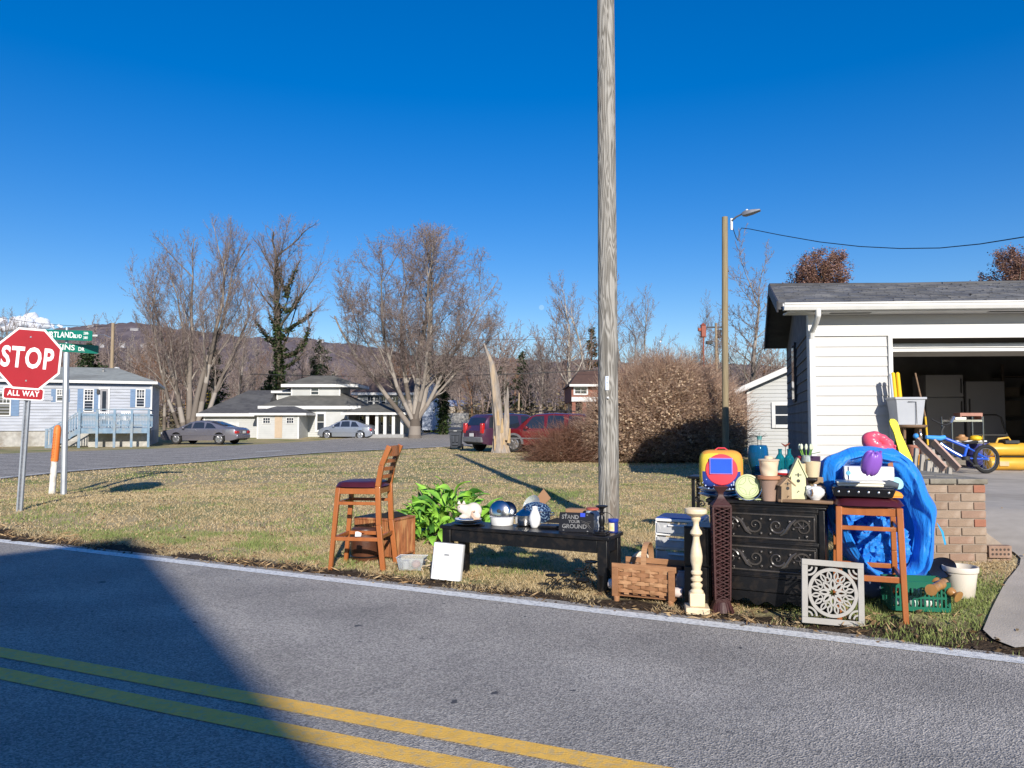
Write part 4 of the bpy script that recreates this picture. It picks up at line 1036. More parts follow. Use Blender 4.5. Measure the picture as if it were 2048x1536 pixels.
# -------------------------------------------------- cars
TYRE = mat('black_tyre_rubber', (.022,.022,.023), (.012,.012,.012), sc=30, rough=.85)
RIM = mat('silver_alloy', (.62,.62,.64), (.5,.5,.52), rough=.3, metal=.9)
DARKP = mat('black_plastic_trim', (.03,.03,.032), (.018,.018,.02), rough=.6)
CARGL = mat('tinted_car_glass', (.025,.032,.045), (.015,.018,.025), sc=.6, rough=.03, spec=1.0)
TAIL = mat('red_tail_lens', (.5,.02,.02), (.35,.01,.01), rough=.15, coat=.5); HEAD = mat('clear_head_lens', (.75,.77,.8), (.6,.62,.65), rough=.1, coat=.5)
def interp(pts, x):
    if x <= pts[0][0]: return pts[0][1]
    for (a, za), (b, zb) in zip(pts, pts[1:]):
        if x <= b:
            return za + (zb-za)*(x-a)/(b-a)
    return pts[-1][1]
def car(name, label, loc, rz, paint, Lc, Wc, top, belt, wb, wr, sill, sides, screens, group, clad=None, lights='sedan', rack=False, rim=RIM, tum=.80):
    """x forward. top: roofline profile; belt: bottom of the glass; wb: wheel centres"""
    t = thing(name, label, 'car', loc, rz, group); h = Wc/2
    xs = sorted(set([round(v, 3) for v in list(np.linspace(-Lc/2, Lc/2, 60)) + [w + wr*1.18*math.cos(a_) for w in wb for a_ in np.linspace(0, math.pi, 15)]]))
    def wid(x): 
        f = abs(x)/(Lc/2); return h*(1 - .20*max(0, (f-.72)/.28) ** 2.2)
    def zb(x):
        z = sill + .10*max(0, (abs(x)/(Lc/2)-.86)/.14)
        for w in wb:
            d = wr*1.16; 
            if abs(x-w) < d: z = max(z, wr + math.sqrt(d*d-(x-w) ** 2))
        return z
    def sec(x):
        T = interp(top, x); b = min(belt, T-.05); w = wid(x); z0 = min(zb(x), b-.06)
        g = max(0.0, min(1, (T-belt)/.35)); re = T-.05
        tt = .90 - (.90-tum)*g
        mid = max(z0+.02, (sill+b)/2+.08)
        return [(w*.94, z0), (w*.99, max(z0+.01, min(mid-.12, b-.05))), (w*1.0, min(max(mid, z0+.015), b-.03)), (w*.985, b-.02), (w*.955, b+.012), (w*tt, re), (w*tt*.90, T-.012), (w*tt*.45, T+.012), (0, T+.018)]
    V = []; F = []; n = 17
    for x in xs:
        s = sec(x); row = [(x, -y, z) for y, z in s] + [(x, y, z) for y, z in s[-2::-1]]; V += row
    for i in range(len(xs)-1):
        for j in range(n-1): F.append((i*n+j, (i+1)*n+j, (i+1)*n+j+1, i*n+j+1))
    F.append(tuple(range(n))); F.append(tuple((len(xs)-1)*n+j for j in range(n-1, -1, -1)))
    me = bpy.data.meshes.new('body'); me.from_pydata(V, [], F); me.update(); finish('body', me, paint, t, True, ang=30)
    MB().box(-Lc/2+.15, Lc/2-.15, -h*.78, h*.78, sill+.02, belt-.1).build('underbody', DARKP, t, False)
    def side_y(x, z):
        T = interp(top, x); re = T-.05; w = wid(x); g = max(0., min(1, (T-belt)/.35)); tt = .90-(.90-tum)*g
        f = (z-belt)/max(.05, re-belt); return w*(.955 + (tt-.955)*f) + .006
    for sgn in (-1, 1):
        for (xa, xb, ta, tb) in sides:          # window from xa to xb, insets of the top edge
            g = MB(); vs = []; fs = []; k = 10
            for i in range(k+1):
                x = xa+(xb-xa)*i/k; xt = (xa+ta)+(xb-tb-xa-ta)*i/k
                zb_ = belt+.03; zt_ = interp(top, xt)-.10
                for q in range(3):
                    f = q/2; xx = x+(xt-x)*f; z = zb_+(zt_-zb_)*f
                    vs.append((xx, sgn*side_y(xx, min(z, interp(top, xx)-.07)), z))
            for i in range(k):
                for q in range(2): fs.append((i*3+q, (i+1)*3+q, (i+1)*3+q+1, i*3+q+1))
            g.add(vs, fs).build('side_window', CARGL, t)
        MB().box(-Lc*.36, Lc*.36, sgn*h*1.0-.012, sgn*h*1.0+.012, belt*.60-.03, belt*.60+.03).build('side_trim', clad or paint, t, True, .006)
        for xx in ([.1, -.85] if lights != 'hatch' else [.0, -.9]):
            MB().box(xx-.09, xx+.09, sgn*h*.985-.015, sgn*h*.985+.025, belt-.12, belt-.085).build('door_handle', paint, t, True, .006)
        xm = sides[-1][1]-.22
        MB().box(xm-.06, xm+.08, sgn*(h*.97+.01), sgn*(h*.97+.19), belt-.01, belt+.13).build('mirror', paint, t, True, .03)
        for w in wb:
            wy = sgn*(wid(w)-.11)
            tr = MB(); tr.M = Tr(w, wy, wr) @ Rx(R(90))
            tr.lathe([(wr*.62,-.10),(wr*.93,-.105),(wr,-.06),(wr,.06),(wr*.93,.105),(wr*.62,.10),(wr*.55,.0),(wr*.62,-.10)], 28)
            tr = tr.build('wheel', TYRE, t)
            rm = MB(); yo = wy+sgn*.075
            rm.M = Tr(w, yo, wr) @ Rx(R(90)*sgn*-1)
            rm.lathe([(wr*.66, .03),(wr*.62,.035),(wr*.58,.0),(wr*.05,-.01),(0,-.01)], 28)
            for k in range(6):
                a_ = k*math.pi/3+.2; rm.bar((0,0,.012),(wr*.62*math.cos(a_), wr*.62*math.sin(a_), .018), .075, .03)
            rm.lathe([(wr*.16,.03),(wr*.14,.045),(0,.05)], 14)
            rm.build('rim', rim, tr)
            bk = MB(); bk.M = Tr(w, yo-sgn*.03, wr) @ Rx(R(90)); bk.lathe([(0,0),(wr*.6,0)], 20); bk.build('brake_shadow_plate', DARKP, tr)
            if clad:
                ar = MB(); k = 16
                for i in range(k):
                    a0, a1 = math.pi*i/k, math.pi*(i+1)/k
                    ar.bar((w+wr*1.2*math.cos(a0), sgn*(wid(w)), wr+wr*1.2*math.sin(a0)), (w+wr*1.2*math.cos(a1), sgn*wid(w), wr+wr*1.2*math.sin(a1)), .05, .1, up=(math.cos(a0), 0, math.sin(a0)))
                ar.build('wheel_arch', clad, t)
    for nm, xa, xb in screens:
        g = MB(); vs = []; fs = []; k = 8
        for i in range(k+1):
            x = xa+(xb-xa)*i/k; w = wid(x)*tum*.92
            for j in range(9):
                q = -1+j/4; vs.append((x, w*q, interp(top, x)+.022+.012*(1-abs(q)) + (0 if abs(q) < .8 else -.03)))
        for i in range(k):
            for j in range(8): fs.append((i*9+j, (i+1)*9+j, (i+1)*9+j+1, i*9+j+1))
        g.add(vs, fs).build(nm, CARGL, t)
    f = Lc/2; zt = interp(top, -f+.05)
    for sgn in (-1, 1):
        if lights == 'suv': MB().box(-f-.02, -f+.13, sgn*h*.62, sgn*h*.84, belt-.22, belt+.24).build('taillight', TAIL, t, True, .03)
        else: MB().box(-f-.015, -f+.26, sgn*h*.46, sgn*h*.86, zt-.26, zt-.08).build('taillight', TAIL, t, True, .04)
        MB().box(f-.28, f+.005, sgn*h*.50, sgn*h*.84, .58, .72).build('headlight', HEAD, t, True, .04)
    MB().box(-f-.06, -f+.12, -h*.80, h*.80, sill+.12, sill+.36).build('bumper', clad or paint, t, True, .04)
    MB().box(f-.14, f+.05, -h*.78, h*.78, sill+.08, sill+.32).build('bumper', clad or paint, t, True, .05)
    pl = MB().box(-f-.075, -f-.061, -.16, .16, sill+.42 if lights != 'suv' else .7, sill+.57 if lights != 'suv' else .85).build('licence_plate', M_TRIM, t, False)
    if rack:
        for sgn in (-1, 1): MB().tube([(-1.3, sgn*h*.66, top_z(top)+.03), (-1.2, sgn*h*.66, top_z(top)+.09), (.2, sgn*h*.66, top_z(top)+.09), (.35, sgn*h*.66, top_z(top)+.03)], .022, 8).build('roof_rail', DARKP, t)
    return t
def top_z(top): return max(z for _, z in top)
def carpaint(nm, c, met=.5): return mat(nm, c, tuple(x*.93 for x in c), sc=.8, rough=.26, metal=met, coat=1.0)
p = on(398, 889)
car('parked_sedan', 'grey silver sedan parked nose left in front of the blue porch', (p.x, p.y+.9, p.z), R(170), carpaint('lilac_grey_metallic', (.21,.205,.245)), 5.0, 1.85,
    [(-2.5,.86),(-2.35,.99),(-1.75,1.06),(-.72,1.38),(-.2,1.43),(.25,1.41),(.62,1.32),(1.32,.99),(1.7,.93),(2.25,.80),(2.5,.64)], .93, (-1.45, 1.35), .33, .24,
    [(-1.25,-.52,.35,.05), (-.46,.32,.05,.10), (.38,1.05,.0,.52)], [('rear_window', -1.62, -.80), ('windscreen', .68, 1.26)], 'cars parked along the street')
p = on(690, 879.2)
car('parked_hatchback', 'small silver blue hatchback parked behind the mailbox', (p.x, p.y+.9, p.z), R(171), carpaint('silver_blue_metallic', (.32,.355,.43)), 4.2, 1.76,
    [(-2.1,.80),(-2.0,1.02),(-1.72,1.12),(-.95,1.40),(-.3,1.48),(.2,1.45),(.5,1.36),(1.25,1.0),(1.6,.93),(1.95,.80),(2.1,.62)], .93, (-1.3, 1.3), .32, .22,
    [(-1.2,-.55,.3,.05), (-.48,.25,.05,.08), (.32,.98,.0,.50)], [('rear_window', -1.75, -1.05), ('windscreen', .58, 1.2)], 'cars parked along the street', lights='hatch')
SUVTOP = [(-2.25,.95),(-2.2,1.15),(-1.95,1.62),(-1.8,1.70),(-.5,1.75),(.3,1.71),(.62,1.60),(1.2,1.12),(1.5,1.06),(2.05,.96),(2.25,.74)]
p = on(975, 905)
car('parked_suv', 'dark purple sport utility car half hidden by the broken trunk', (p.x+1.15, p.y+1.9, p.z), R(37), carpaint('dark_plum_metallic', (.075,.028,.062), .3), 4.6, 1.86, SUVTOP, 1.06, (-1.35, 1.35), .38, .32,
    [(-2.0,-1.22,.12,.06), (-1.12,-.28,.05,.05), (-.18,.85,.05,.42)], [('rear_window', -2.18, -2.0), ('windscreen', .66, 1.16)], 'cars parked along the street', clad=mat('faded_grey_cladding', (.16,.16,.17), (.1,.1,.11), rough=.7), lights='suv', rack=True)
p = on(1030, 905)
car('parked_suv', 'dark red sport utility car behind the red brown shrub', (p.x+1.5, p.y+.6, p.z), R(155), carpaint('dark_cherry_red', (.16,.012,.016), .2), 4.4, 1.84, SUVTOP, 1.04, (-1.3, 1.3), .37, .32,
    [(-2.02,-1.25,.12,.06), (-1.12,-.28,.05,.05), (-.18,.85,.05,.42)], [('rear_window', -2.18, -2.0), ('windscreen', .66, 1.16)], 'cars parked along the street', clad=mat('faded_grey_cladding', (.16,.16,.17)), lights='suv', rack=True)

# -------------------------------------------------- wheeled bins, mailbox
def wheelie_bin(loc, rz, label, s=1.0):
    t = thing('wheeled_bin', label, 'bin', loc, rz, 'dark wheeled rubbish bins'); t.scale = (s, s, s)
    D = mat('charcoal_blue_plastic', (.048,.055,.072), (.035,.04,.052), sc=3, rough=.5)
    vs = []; fs = []
    prof = [(.24,.22,.06),(.25,.24,.1),(.29,.30,.75),(.30,.31,.86),(.33,.34,.87),(.33,.34,.98)]
    for (hx, hy, z) in prof: vs += [(-hx,-hy,z),(hx,-hy,z),(hx,hy,z),(-hx,hy,z)]
    for i in range(len(prof)-1):
        for k in range(4): fs.append((i*4+k, i*4+(k+1) % 4, (i+1)*4+(k+1) % 4, (i+1)*4+k))
    fs.append((3,2,1,0)); MB().add(vs, fs).build('bin_body', D, t, True, .015)
    MB().box(-.15,.15,-.335,-.27,.22,.30).box(-.2,.2,-.345,-.29,.70,.74).box(-.14,-.05,-.345,-.285,.35,.68).box(.05,.14,-.345,-.285,.35,.68).build('rib', D, t, True, .01)
    MB().add([(-.35,-.38,.985),(.35,-.38,.985),(.35,.36,1.03),(-.35,.36,1.03),(-.33,-.30,1.05),(.33,-.30,1.05),(.33,.30,1.09),(-.33,.30,1.09)], [(3,2,1,0),(4,5,6,7),(0,1,5,4),(1,2,6,5),(2,3,7,6),(3,0,4,7)]).build('lid', D, t, True, .015)
    for sx in (-1, 1):
        w = MB(); w.M = Tr(sx*.29, .25, .13) @ Ry(R(90)); w.lathe([(0,-.03),(.13,-.03),(.13,.03),(0,.03)], 18); w.build('wheel', TYRE, t)
    MB().tube([(-.25,.38,.95),(-.25,.46,.98),(.25,.46,.98),(.25,.38,.95)], .018, 6).build('handle', D, t)
    MB().box(-.08,.08,-.349,-.33,.90,.925).build('sticker', M_TRIM, t, False)
p = on(911, 899); wheelie_bin(p + Vector((0, .4, 0)), R(-4), 'charcoal wheeled bin standing at the lawn corner left of the purple car')
p = on(702, 878); wheelie_bin(p + Vector((0, .4, 0)), R(6), 'charcoal wheeled bin beside the mailbox in front of the hatchback', .95)
mbx = thing('mailbox', 'black mailbox with red flag on a pale wooden post', 'mailbox', on(689, 878.6))
WPOST = mat('pale_weathered_post', (.45,.41,.35), (.32,.28,.24), sc=3, rough=.9, stretch=(8,8,1))
MB().box(-.09,.09,-.09,.09,-.1,1.15).build('post', WPOST, mbx, False)
b = MB(); b.M = Tr(0,0,1.15); b.prism([(-.28,0),(.28,0)] + [(.28*math.cos(a_), .22+.2*math.sin(a_)) for a_ in np.linspace(0, math.pi, 10)], -.2, .2); b.build('box', mat('black_painted_metal', (.02,.02,.022), rough=.35), mbx)
MB().box(.04,.26,-.235,-.202,1.36,1.44).build('flag', mat('red_paint', (.55,.05,.03), rough=.4), mbx, False)

# -------------------------------------------------- broken tree trunk on the lawn corner
bt = thing('broken_trunk', 'tall snapped dead trunk with peeling pale bark and a splintered side spike', 'tree', on(1000, 905))
DEADW = mat('bleached_dead_wood', (.38,.335,.295), (.18,.15,.125), sc=3, rough=.95, bump=1, bsc=16, stretch=(3,3,.7), c3=(.5,.36,.21), c3sc=1.6, c3amt=.5)
ks = bt.location.y/1500
def tp(px, py, dy=0): p = P(px, py, bt.location.y); return (p.x-bt.location.x, dy, p.z-bt.location.z)
def gnarl(mb, pts, rs, n=30, amp=.14, seed=0, flat=1):
    P_ = []; R_ = []
    for i in range(len(pts)-1):
        for k in range(8):
            f = k/8; P_.append(Vector(pts[i]).lerp(Vector(pts[i+1]), f)); R_.append(rs[i]+(rs[i+1]-rs[i])*f)
    P_.append(Vector(pts[-1])); R_.append(rs[-1])
    s0 = len(mb.v); mb.tube(P_, R_, n)
    for i in range(s0, len(mb.v)):
        v = Vector(mb.v[i]); ax = P_[min((i-s0)//n, len(P_)-1)]; d = v-ax
        a_ = math.atan2(d.y, d.x)
        v = ax + d*(1+amp*noise.noise((math.cos(a_)*2.2, math.sin(a_)*2.2, v.z*.8+seed))*2 + .05*math.sin(a_*5+seed) + .05*math.sin(a_*11+v.z*.7) + .09*noise.noise((v.x*6, v.y*6, v.z*2.2))); mb.v[i] = tuple(v)
m = MB(); gnarl(m, [tp(1001,908), tp(1001,896), tp(1000,860), tp(996,825), tp(992,790), tp(988,755), tp(983,728), tp(979,716), tp(973,700), tp(968,686)], [.42,.32,.26,.22,.19,.155,.13,.085,.055,.012], amp=.11)
m.build('trunk', DEADW, bt)
m = MB(); gnarl(m, [tp(1012,880,-.1), tp(1013,845,-.1), tp(1013,812,-.1), tp(1015,790,-.1), tp(1015.5,773,-.1)], [.18,.15,.09,.06,.01], n=8, seed=4)
m.build('splinter', DEADW, bt)
m = MB()
for (px, py, a_) in ((1022, 870, .5), (990, 885, -.6), (1005, 850, .2), (996, 835, -.2), (1009, 890, .1)):
    c = tp(px, py); m.bar((c[0]*.8, -.25, c[2]-.35), (c[0]*.8+a_*.1, -.30, c[2]+.3), .14, .03, w2=.05)
m.build('bark_strip', mat('warm_inner_wood', (.5,.36,.2), (.32,.22,.12), sc=4, rough=.9, stretch=(4,4,.8)), bt)
S = []
grow(random.Random(3), S, Vector(tp(985, 742)), Vector((1, .1, .25)).normalized(), 3.2, .05, 1, dict(QUP, rmin=.012, trop=[0,.05,.04,.03,.02], kids=[0,4,3,0,0]))
pass

# -------------------------------------------------- brick house behind the bush
br, LR_ = px_house(60, 'brick_house', 'red brick house with brown roof half hidden behind the dead bush', 'house', 1220)
def brf(px, py, dy=0):
    p = P(px, py, 60+dy); return p.x-LR_.x, p.z-LR_.z
M_BRK = mat('far_red_brick', (.27,.115,.08), (.19,.08,.06), sc=5, rough=.9, bump=.3, bsc=12)
xa, zt = brf(1143, 771); xb, zb = brf(1300, 905)
x2, z2 = brf(1143, 803); MB().box(xa, xb, .0, 8, z2, zt).build('upper_wall', M_BRK, br, False)
MB().box(xa+2.4, xb, 1.2, 8, zb, z2-.003).build('lower_wall', M_BRK, br, False)
MB().box(xa, xb, -.05, -.002, z2, z2+.36).build('white_band', M_TRIM, br, False)
for px in (1148, 1170): x_, _ = brf(px, 850); MB().box(x_-.14, x_+.14, .1, .38, zb, z2-.002).build('brick_post', M_BRK, br, False)
xr, zr = brf(1155, 740); xe, ze = brf(1138, 771)
MB().add([(xe,-.5,zt),(xb+.5,-.5,zt),(xb+.5,4,zr+.3),(xe+1.2,4,zr+.3),(xe,8.5,zt),(xb+.5,8.5,zt)], [(0,1,2,3),(3,2,5,4),(0,3,4)]).build('roof', mat('brown_roof_shingles', (.135,.075,.055), (.085,.048,.036), sc=3, rough=.95, bump=.5, bsc=10, stretch=(1,1,4)), br, False)
MB().box(xe, xb, -.54, -.5, zt-.1, zt+.08).build('fascia', M_TRIM, br, False)
xa, z1_ = brf(1150, 776); xb_, z0_ = brf(1173, 787); window(br, xa, xb_, z0_, z1_, -.004, 2, 2, False, fw=.12)
# far small shed, pale wall, lorries
fs_ = thing('far_shed', 'small shed with pale blue metal roof beyond the rubbish bin', 'shed', (P(912, 815, 100).x, 100, P(912, 820, 100).z))
MB().box(-1.2,1.2,0,2,-1,.55).build('wall', mat('tan_boards', (.42,.36,.3)), fs_, False)
MB().add([(-1.3,-.2,.5),(1.0,-.2,.5),(1.0,1.2,1.35),(-1.3,1.2,1.35)], [(0,1,2,3)]).build('roof', mat('pale_blue_metal', (.45,.52,.68), rough=.4), fs_, False)
o = MB().box(-1.7,1.5,0,.3,-1.0,.75).build('retaining_wall', M_BLOCK); o.location = P(906, 842, 72); tag(o, 'pale low retaining wall behind the charcoal bin at the lawn corner', 'wall')
o = MB().box(-4.5,5.2,0,.3,-1.0,1.0).build('retaining_wall', M_BLOCK); o.location = P(838, 862, 71) + Vector((0,0,.0)); tag(o, 'long pale low wall behind the wide spreading tree', 'wall')
# ivy covered pole trunk by the spreading tree
iv = thing('ivy_clad_stump', 'tall dead stem wrapped in dense dark ivy beside the spreading tree', 'tree', (P(886, 865, 62).x, 62, terr(-5.7, 62)))
hh = P(886, 760, 62).z - iv.location.z
segs_mesh('trunk', [(0,0,hh*1.5*i/6,0,0,hh*1.5*(i+1)/6,.2-.02*i,.18-.02*i,0) for i in range(6)], BARK, iv, 6)
foliage('ivy', [(rnd.gauss(0,.24), rnd.gauss(0,.24), rnd.uniform(0, hh*1.15)) for _ in range(3800)], .10, IVY, iv)
# yellow traffic signal
tsg = thing('traffic_signal', 'yellow traffic signal head hanging beyond the dark roof', 'traffic signal', P(418, 797, 70))
MB().box(-.17,.17,-.15,.15,-.5,.5).build('housing', mat('signal_yellow', (.75,.45,.03), rough=.4), tsg, True, .03)
for i in range(3): 
    l = MB(); l.M = Tr(0,-.16,.32-.32*i) @ Rx(R(90)); l.lathe([(0,0),(.11,0),(.13,.12),(.12,.12),(.11,.01)], 14); l.build('lens', DARKP, tsg)
MB().tube([(0,0,.5),(0,0,1.0)], .025, 6).build('hanger', DARKP, tsg)
# utility poles
def ppole(px, yb, yt, Y, r, label, arm=True, name='utility_pole', lean=0.0):
    x = (px-1024)*Y/1500; z = terr(x, Y); h = P(px, yt, Y).z-z
    t = thing(name, label, 'pole', (x, Y, z), 0, 'wooden utility poles')
    MB().tube([(0,0,-.3),(lean*.5,0,h*.5),(lean,0,h)], [r, r*.9, r*.75], 10).build('pole', mat('tan_pole_wood', (.36,.28,.19), (.24,.185,.13), sc=2, rough=.9, stretch=(8,8,.6)), t)
    return t, h
t, h = ppole(222, 0, 646, 62, .17, 'tan utility pole with transformer can behind the blue house')
MB().lathe([(0,h-4.6),(.22,h-4.6),(.24,h-4.5),(.24,h-3.8),(.18,h-3.7),(0,h-3.65)], 12, (.42,0,0)).build('transformer', mat('pale_grey_enamel', (.55,.56,.58)), t)
MB().lathe([(0,h-3.65),(.04,h-3.65),(.05,h-3.4),(0,h-3.4)], 8, (.42,0,0)).build('bushing', DARKP, t)
MB().tube([(0,0,h-1.3),(-.7,0,h-1.0),(-1.3,0,h-1.0)], .035, 6).build('lamp_arm', RIM, t)
MB().box(-1.75,-1.2,-.14,.14,h-1.15,h-.98).build('lamp_head', mat('pale_grey_enamel', (.55,.56,.58)), t, True, .03)
t, h = ppole(1036, 0, 786, 92, .14, 'short grey utility pole in the field left of the brick house', lean=.15)
t, h = ppole(1434, 0, 646, 74, .16, 'dark utility pole with cross arm and lamp behind the lamp post')
MB().box(-.9,.9,-.08,.08,h-.5,h-.35).build('cross_arm', DARKP, t, False); MB().box(-1.0,-.4,-.2,.2,h-2.1,h-1.8).tube([(0,0,h-2.4),(-.7,0,h-2.1)], .04, 6).build('lamp', DARKP, t)
MB().lathe([(0,h-1.5),(.22,h-1.5),(.22,h-.7),(0,h-.7)], 10, (.3,0,0)).build('transformer', DARKP, t)
t = thing('red_lamp_post', 'rust red lamp box on a thin red post behind the bush', 'lamp post', (P(1409, 850, 70).x, 70, 0)); h = P(1409, 655, 70).z
RUST = mat('rust_red_paint', (.30,.07,.04), (.2,.05,.03))
MB().tube([(0,0,0),(0,0,h-.9)], .07, 8).build('post', RUST, t); MB().box(-.22,.22,-.2,.2,h-.9,h+.2).box(-.5,-.22,-.15,.15,h-.35,h-.05).build('lamp_box', RUST, t, True, .04); MB().lathe([(.3,h+.2),(.05,h+.42),(0,h+.42)], 8).build('cap', RUST, t)

# cables in the distance
CAB = mat('black_cable', (.012,.012,.013), rough=.5)
def cable(name, a, b, sag, r, label, n=24):
    pts = [Vector(a).lerp(Vector(b), i/n) - Vector((0,0,sag*4*(i/n)*(1-i/n))) for i in range(n+1)]
    o = MB().tube(pts, r, 5).build(name, CAB); tag(o, label, 'cable', 'overhead cables'); return o
cable('overhead_cable', P(500, 748, 62), P(1215, 739, 62), .35, .035, 'thick black overhead cable passing before the brick house roof')
cable('overhead_cable', P(925, 679, 110), P(1215, 676, 110), .1, .03, 'thin overhead cable high above the broken trunk')
cable('overhead_cable', P(-60, 622, 62), P(222, 652, 62), .4, .02, 'thin overhead cable above the stop sign to the tan pole')
cable('overhead_cable', P(222, 700, 62), P(290, 745, 75), .3, .02, 'thin overhead cable descending right of the tan pole')

# houses on the hillside
rg = random.Random(9)
for i, (px, py, w, nm) in enumerate([(206, 692, 9, 'pale hillside house nearest the transformer pole'), (246, 690, 11, 'pale gabled hillside house just right of the transformer pole'), (288, 694, 13, 'long low pale hillside house, middle one of the row'),
                       (310, 692, 14, 'wide pale hillside house left of the upright tree'), (330, 693, 12, 'pale hillside house half behind the upright tree'), (180, 655, 12, 'white house near the ridge above the street sign'), (538, 690, 9, 'small pale hillside house beside the ivy tree'), (640, 672, 12, 'small pale house high on the ridge beyond the ivy tree'), (268, 663, 16, 'pale roof strip high on the hill right of the transformer pole')]):
    best = None
    for q in range(200):
        t_ = .02 + .96*q/199; Yh = HY0 + (HY1-HY0)*t_
        a_ = ((px) + 900)/3500.0; hp = hill_pt(a_, t_); yy = 768 - 1500*((hp[2]-CAM_H)/hp[1]*CP - SP)/(CP + (hp[2]-CAM_H)/hp[1]*SP)
        if best is None or abs(yy-py) < best[0]: best = (abs(yy-py), hp)
    hp = best[1]; s = w*hp[1]/1500*.5
    t = thing('hillside_house', nm, 'house', (hp[0], hp[1]-6, hp[2]), rg.uniform(-.3, .3), 'houses on the hillside')
    MB().box(-s, s, 0, s*.8, -3, s*.45).build('wall', mat('far_white_wall', (.42,.42,.45)), t, False)
    MB().prism([(-.1*s, s*.45), (.9*s, s*.45), (.4*s, s*.85)], -s*1.08, s*1.08, 'x').build('roof', mat('grey_far_roof', (.3,.29,.29)), t, False)

# cloud low over the hill, the day moon
CLD = mat('cloud_white', (.5,.5,.53), (.46,.46,.5), sc=.01, rough=1, spec=0, emis=((.62,.74,.95), .3))
o = MB(); rg = random.Random(4); cp = P(46, 652, 5200)
for i in range(46):
    f = rg.gauss(0, .45); f = max(-1, min(1, f)); r = 55*(1.15-abs(f))*rg.uniform(.5, 1); o.ball((f*330, rg.gauss(0, 40), (1-abs(f))*rg.uniform(0, 90) - 20), r, 7, .75)
m = o
o = MB(); o.v = [(x*(1+.12*noise.noise((x*.02, y*.02, z*.02))), y, z + 14*noise.noise((x*.03, y*.03, z*.03))) for x, y, z in m.v]; o.f = m.f
o = o.build('cloud', CLD, kind='structure'); o.location = cp
mm = bpy.data.materials.new('day_moon'); mm.use_nodes = True; nt = mm.node_tree; nt.nodes.clear()
e = nd(nt, 'ShaderNodeEmission'); e.inputs[0].default_value = (.55, .75, 1, 1); e.inputs[1].default_value = .15; tr = nd(nt, 'ShaderNodeBsdfTransparent'); ad = nd(nt, 'ShaderNodeAddShader'); oo = nd(nt, 'ShaderNodeOutputMaterial')
tr.inputs[0].default_value = (.85, .85, .85, 1)
nt.links.new(e.outputs[0], ad.inputs[0]); nt.links.new(tr.outputs[0], ad.inputs[1]); nt.links.new(ad.outputs[0], oo.inputs[0])
o = MB().ball((0,0,0), 28, 10).build('moon', mm); o.location = P(1083, 615, 8000); o['kind'] = 'structure'
# ================================================================ GARAGE, SHED, LAMP POST, NEAR POLE, SIGNS
GZ = .53; GR = R(-4)
LGar = Vector(((1620-1024)/1500*13.5, 13.5, GZ))
gar = thing('garage', 'white sided garage with open door, dark shingle roof and white gutter', 'garage', LGar, GR)
def gw_(px, py, dy=0.0):
    l = Vector((LGar.x - math.sin(GR)*dy, LGar.y + math.cos(GR)*dy, GZ)); return on_wall(px, py, l, GR)
SHR = .23
M_SIDE = mat('white_lap_siding', (.52,.51,.50), (.46,.455,.45), sc=1.4, rough=.55, c3=(.36,.37,.39), c3sc=.9, c3amt=.35, stretch=(1,1,5), bump=.15, bsc=40)
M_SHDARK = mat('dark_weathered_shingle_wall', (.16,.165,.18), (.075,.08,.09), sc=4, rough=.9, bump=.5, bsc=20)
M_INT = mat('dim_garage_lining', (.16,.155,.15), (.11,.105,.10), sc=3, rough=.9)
eH = gw_(1700, 606, -.42)[1]; xj = gw_(1782, 750)[0]; zh = gw_(1782, 672)[1]; zt0 = gw_(1700, 651)[1]; GW = 7.6
# walls (solid, 12 cm), with the door opening from xj to 6.9
MB().box(.0, xj, .012, .13, -.6, eH-.12).box(xj, 6.9, .012, .13, zh, eH-.121).box(6.9, GW, .012, .13, -.6, eH-.12).build('front_wall', M_SIDE, gar, False)
def shear(mb):
    mb.v = [(x + SHR*y, y, z) for x, y, z in mb.v]; return mb
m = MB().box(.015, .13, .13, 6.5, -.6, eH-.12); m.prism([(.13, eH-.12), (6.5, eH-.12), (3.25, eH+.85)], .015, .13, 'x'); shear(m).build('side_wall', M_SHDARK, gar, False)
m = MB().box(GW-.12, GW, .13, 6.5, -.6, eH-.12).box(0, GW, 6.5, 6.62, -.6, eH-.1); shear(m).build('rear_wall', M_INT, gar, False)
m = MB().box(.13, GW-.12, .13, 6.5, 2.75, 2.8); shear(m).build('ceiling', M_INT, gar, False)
m = MB().box(.13, GW-.12, -.3, 6.5, -.06, .004); shear(m).build('floor_slab', M_CONC, gar, False)
# lap boards, one by one
pitch = .1765
b0 = MB(); b0.add([(.06,-.022,0),(xj-.05,-.022,0),(xj-.05,-.004,pitch+.01),(.06,-.004,pitch+.01),(.06,.0,0),(xj-.05,.0,0)], [(0,1,2,3),(4,5,1,0)])
n = int((zh+.55)/pitch); first = None
for i in range(n):
    z = zh - .01 - pitch*(i+1)
    if first is None: first = b0.build('plank', M_SIDE, gar, False); first.matrix_local = Tr(0,.01,z)
    else: clone(first, gar, Tr(0,.01+rnd.uniform(-.002,.001),z))
MB().box(.0, GW, -.03, .01, zh+.005, zt0).build('header_board', M_TRIM, gar, False)
MB().box(-.02, .09, -.045, .01, -.5, eH-.1).build('corner_trim', M_TRIM, gar, False)
MB().box(xj-.05, xj+.02, -.05, .14, -.05, zh).build('door_jamb', M_TRIM, gar, False)
MB().box(xj, 6.9, -.045, .0, zh-.045, zh+.004).build('door_head_trim', M_TRIM, gar, False)
zd1, zd0 = gw_(1900, 688, .24)[1], gw_(1900, 703, .24)[1]
d_ = MB().box(xj+.02, 6.9, .24, .29, zd0, zd1).build('raised_door', M_TRIM, gar, False, .005)
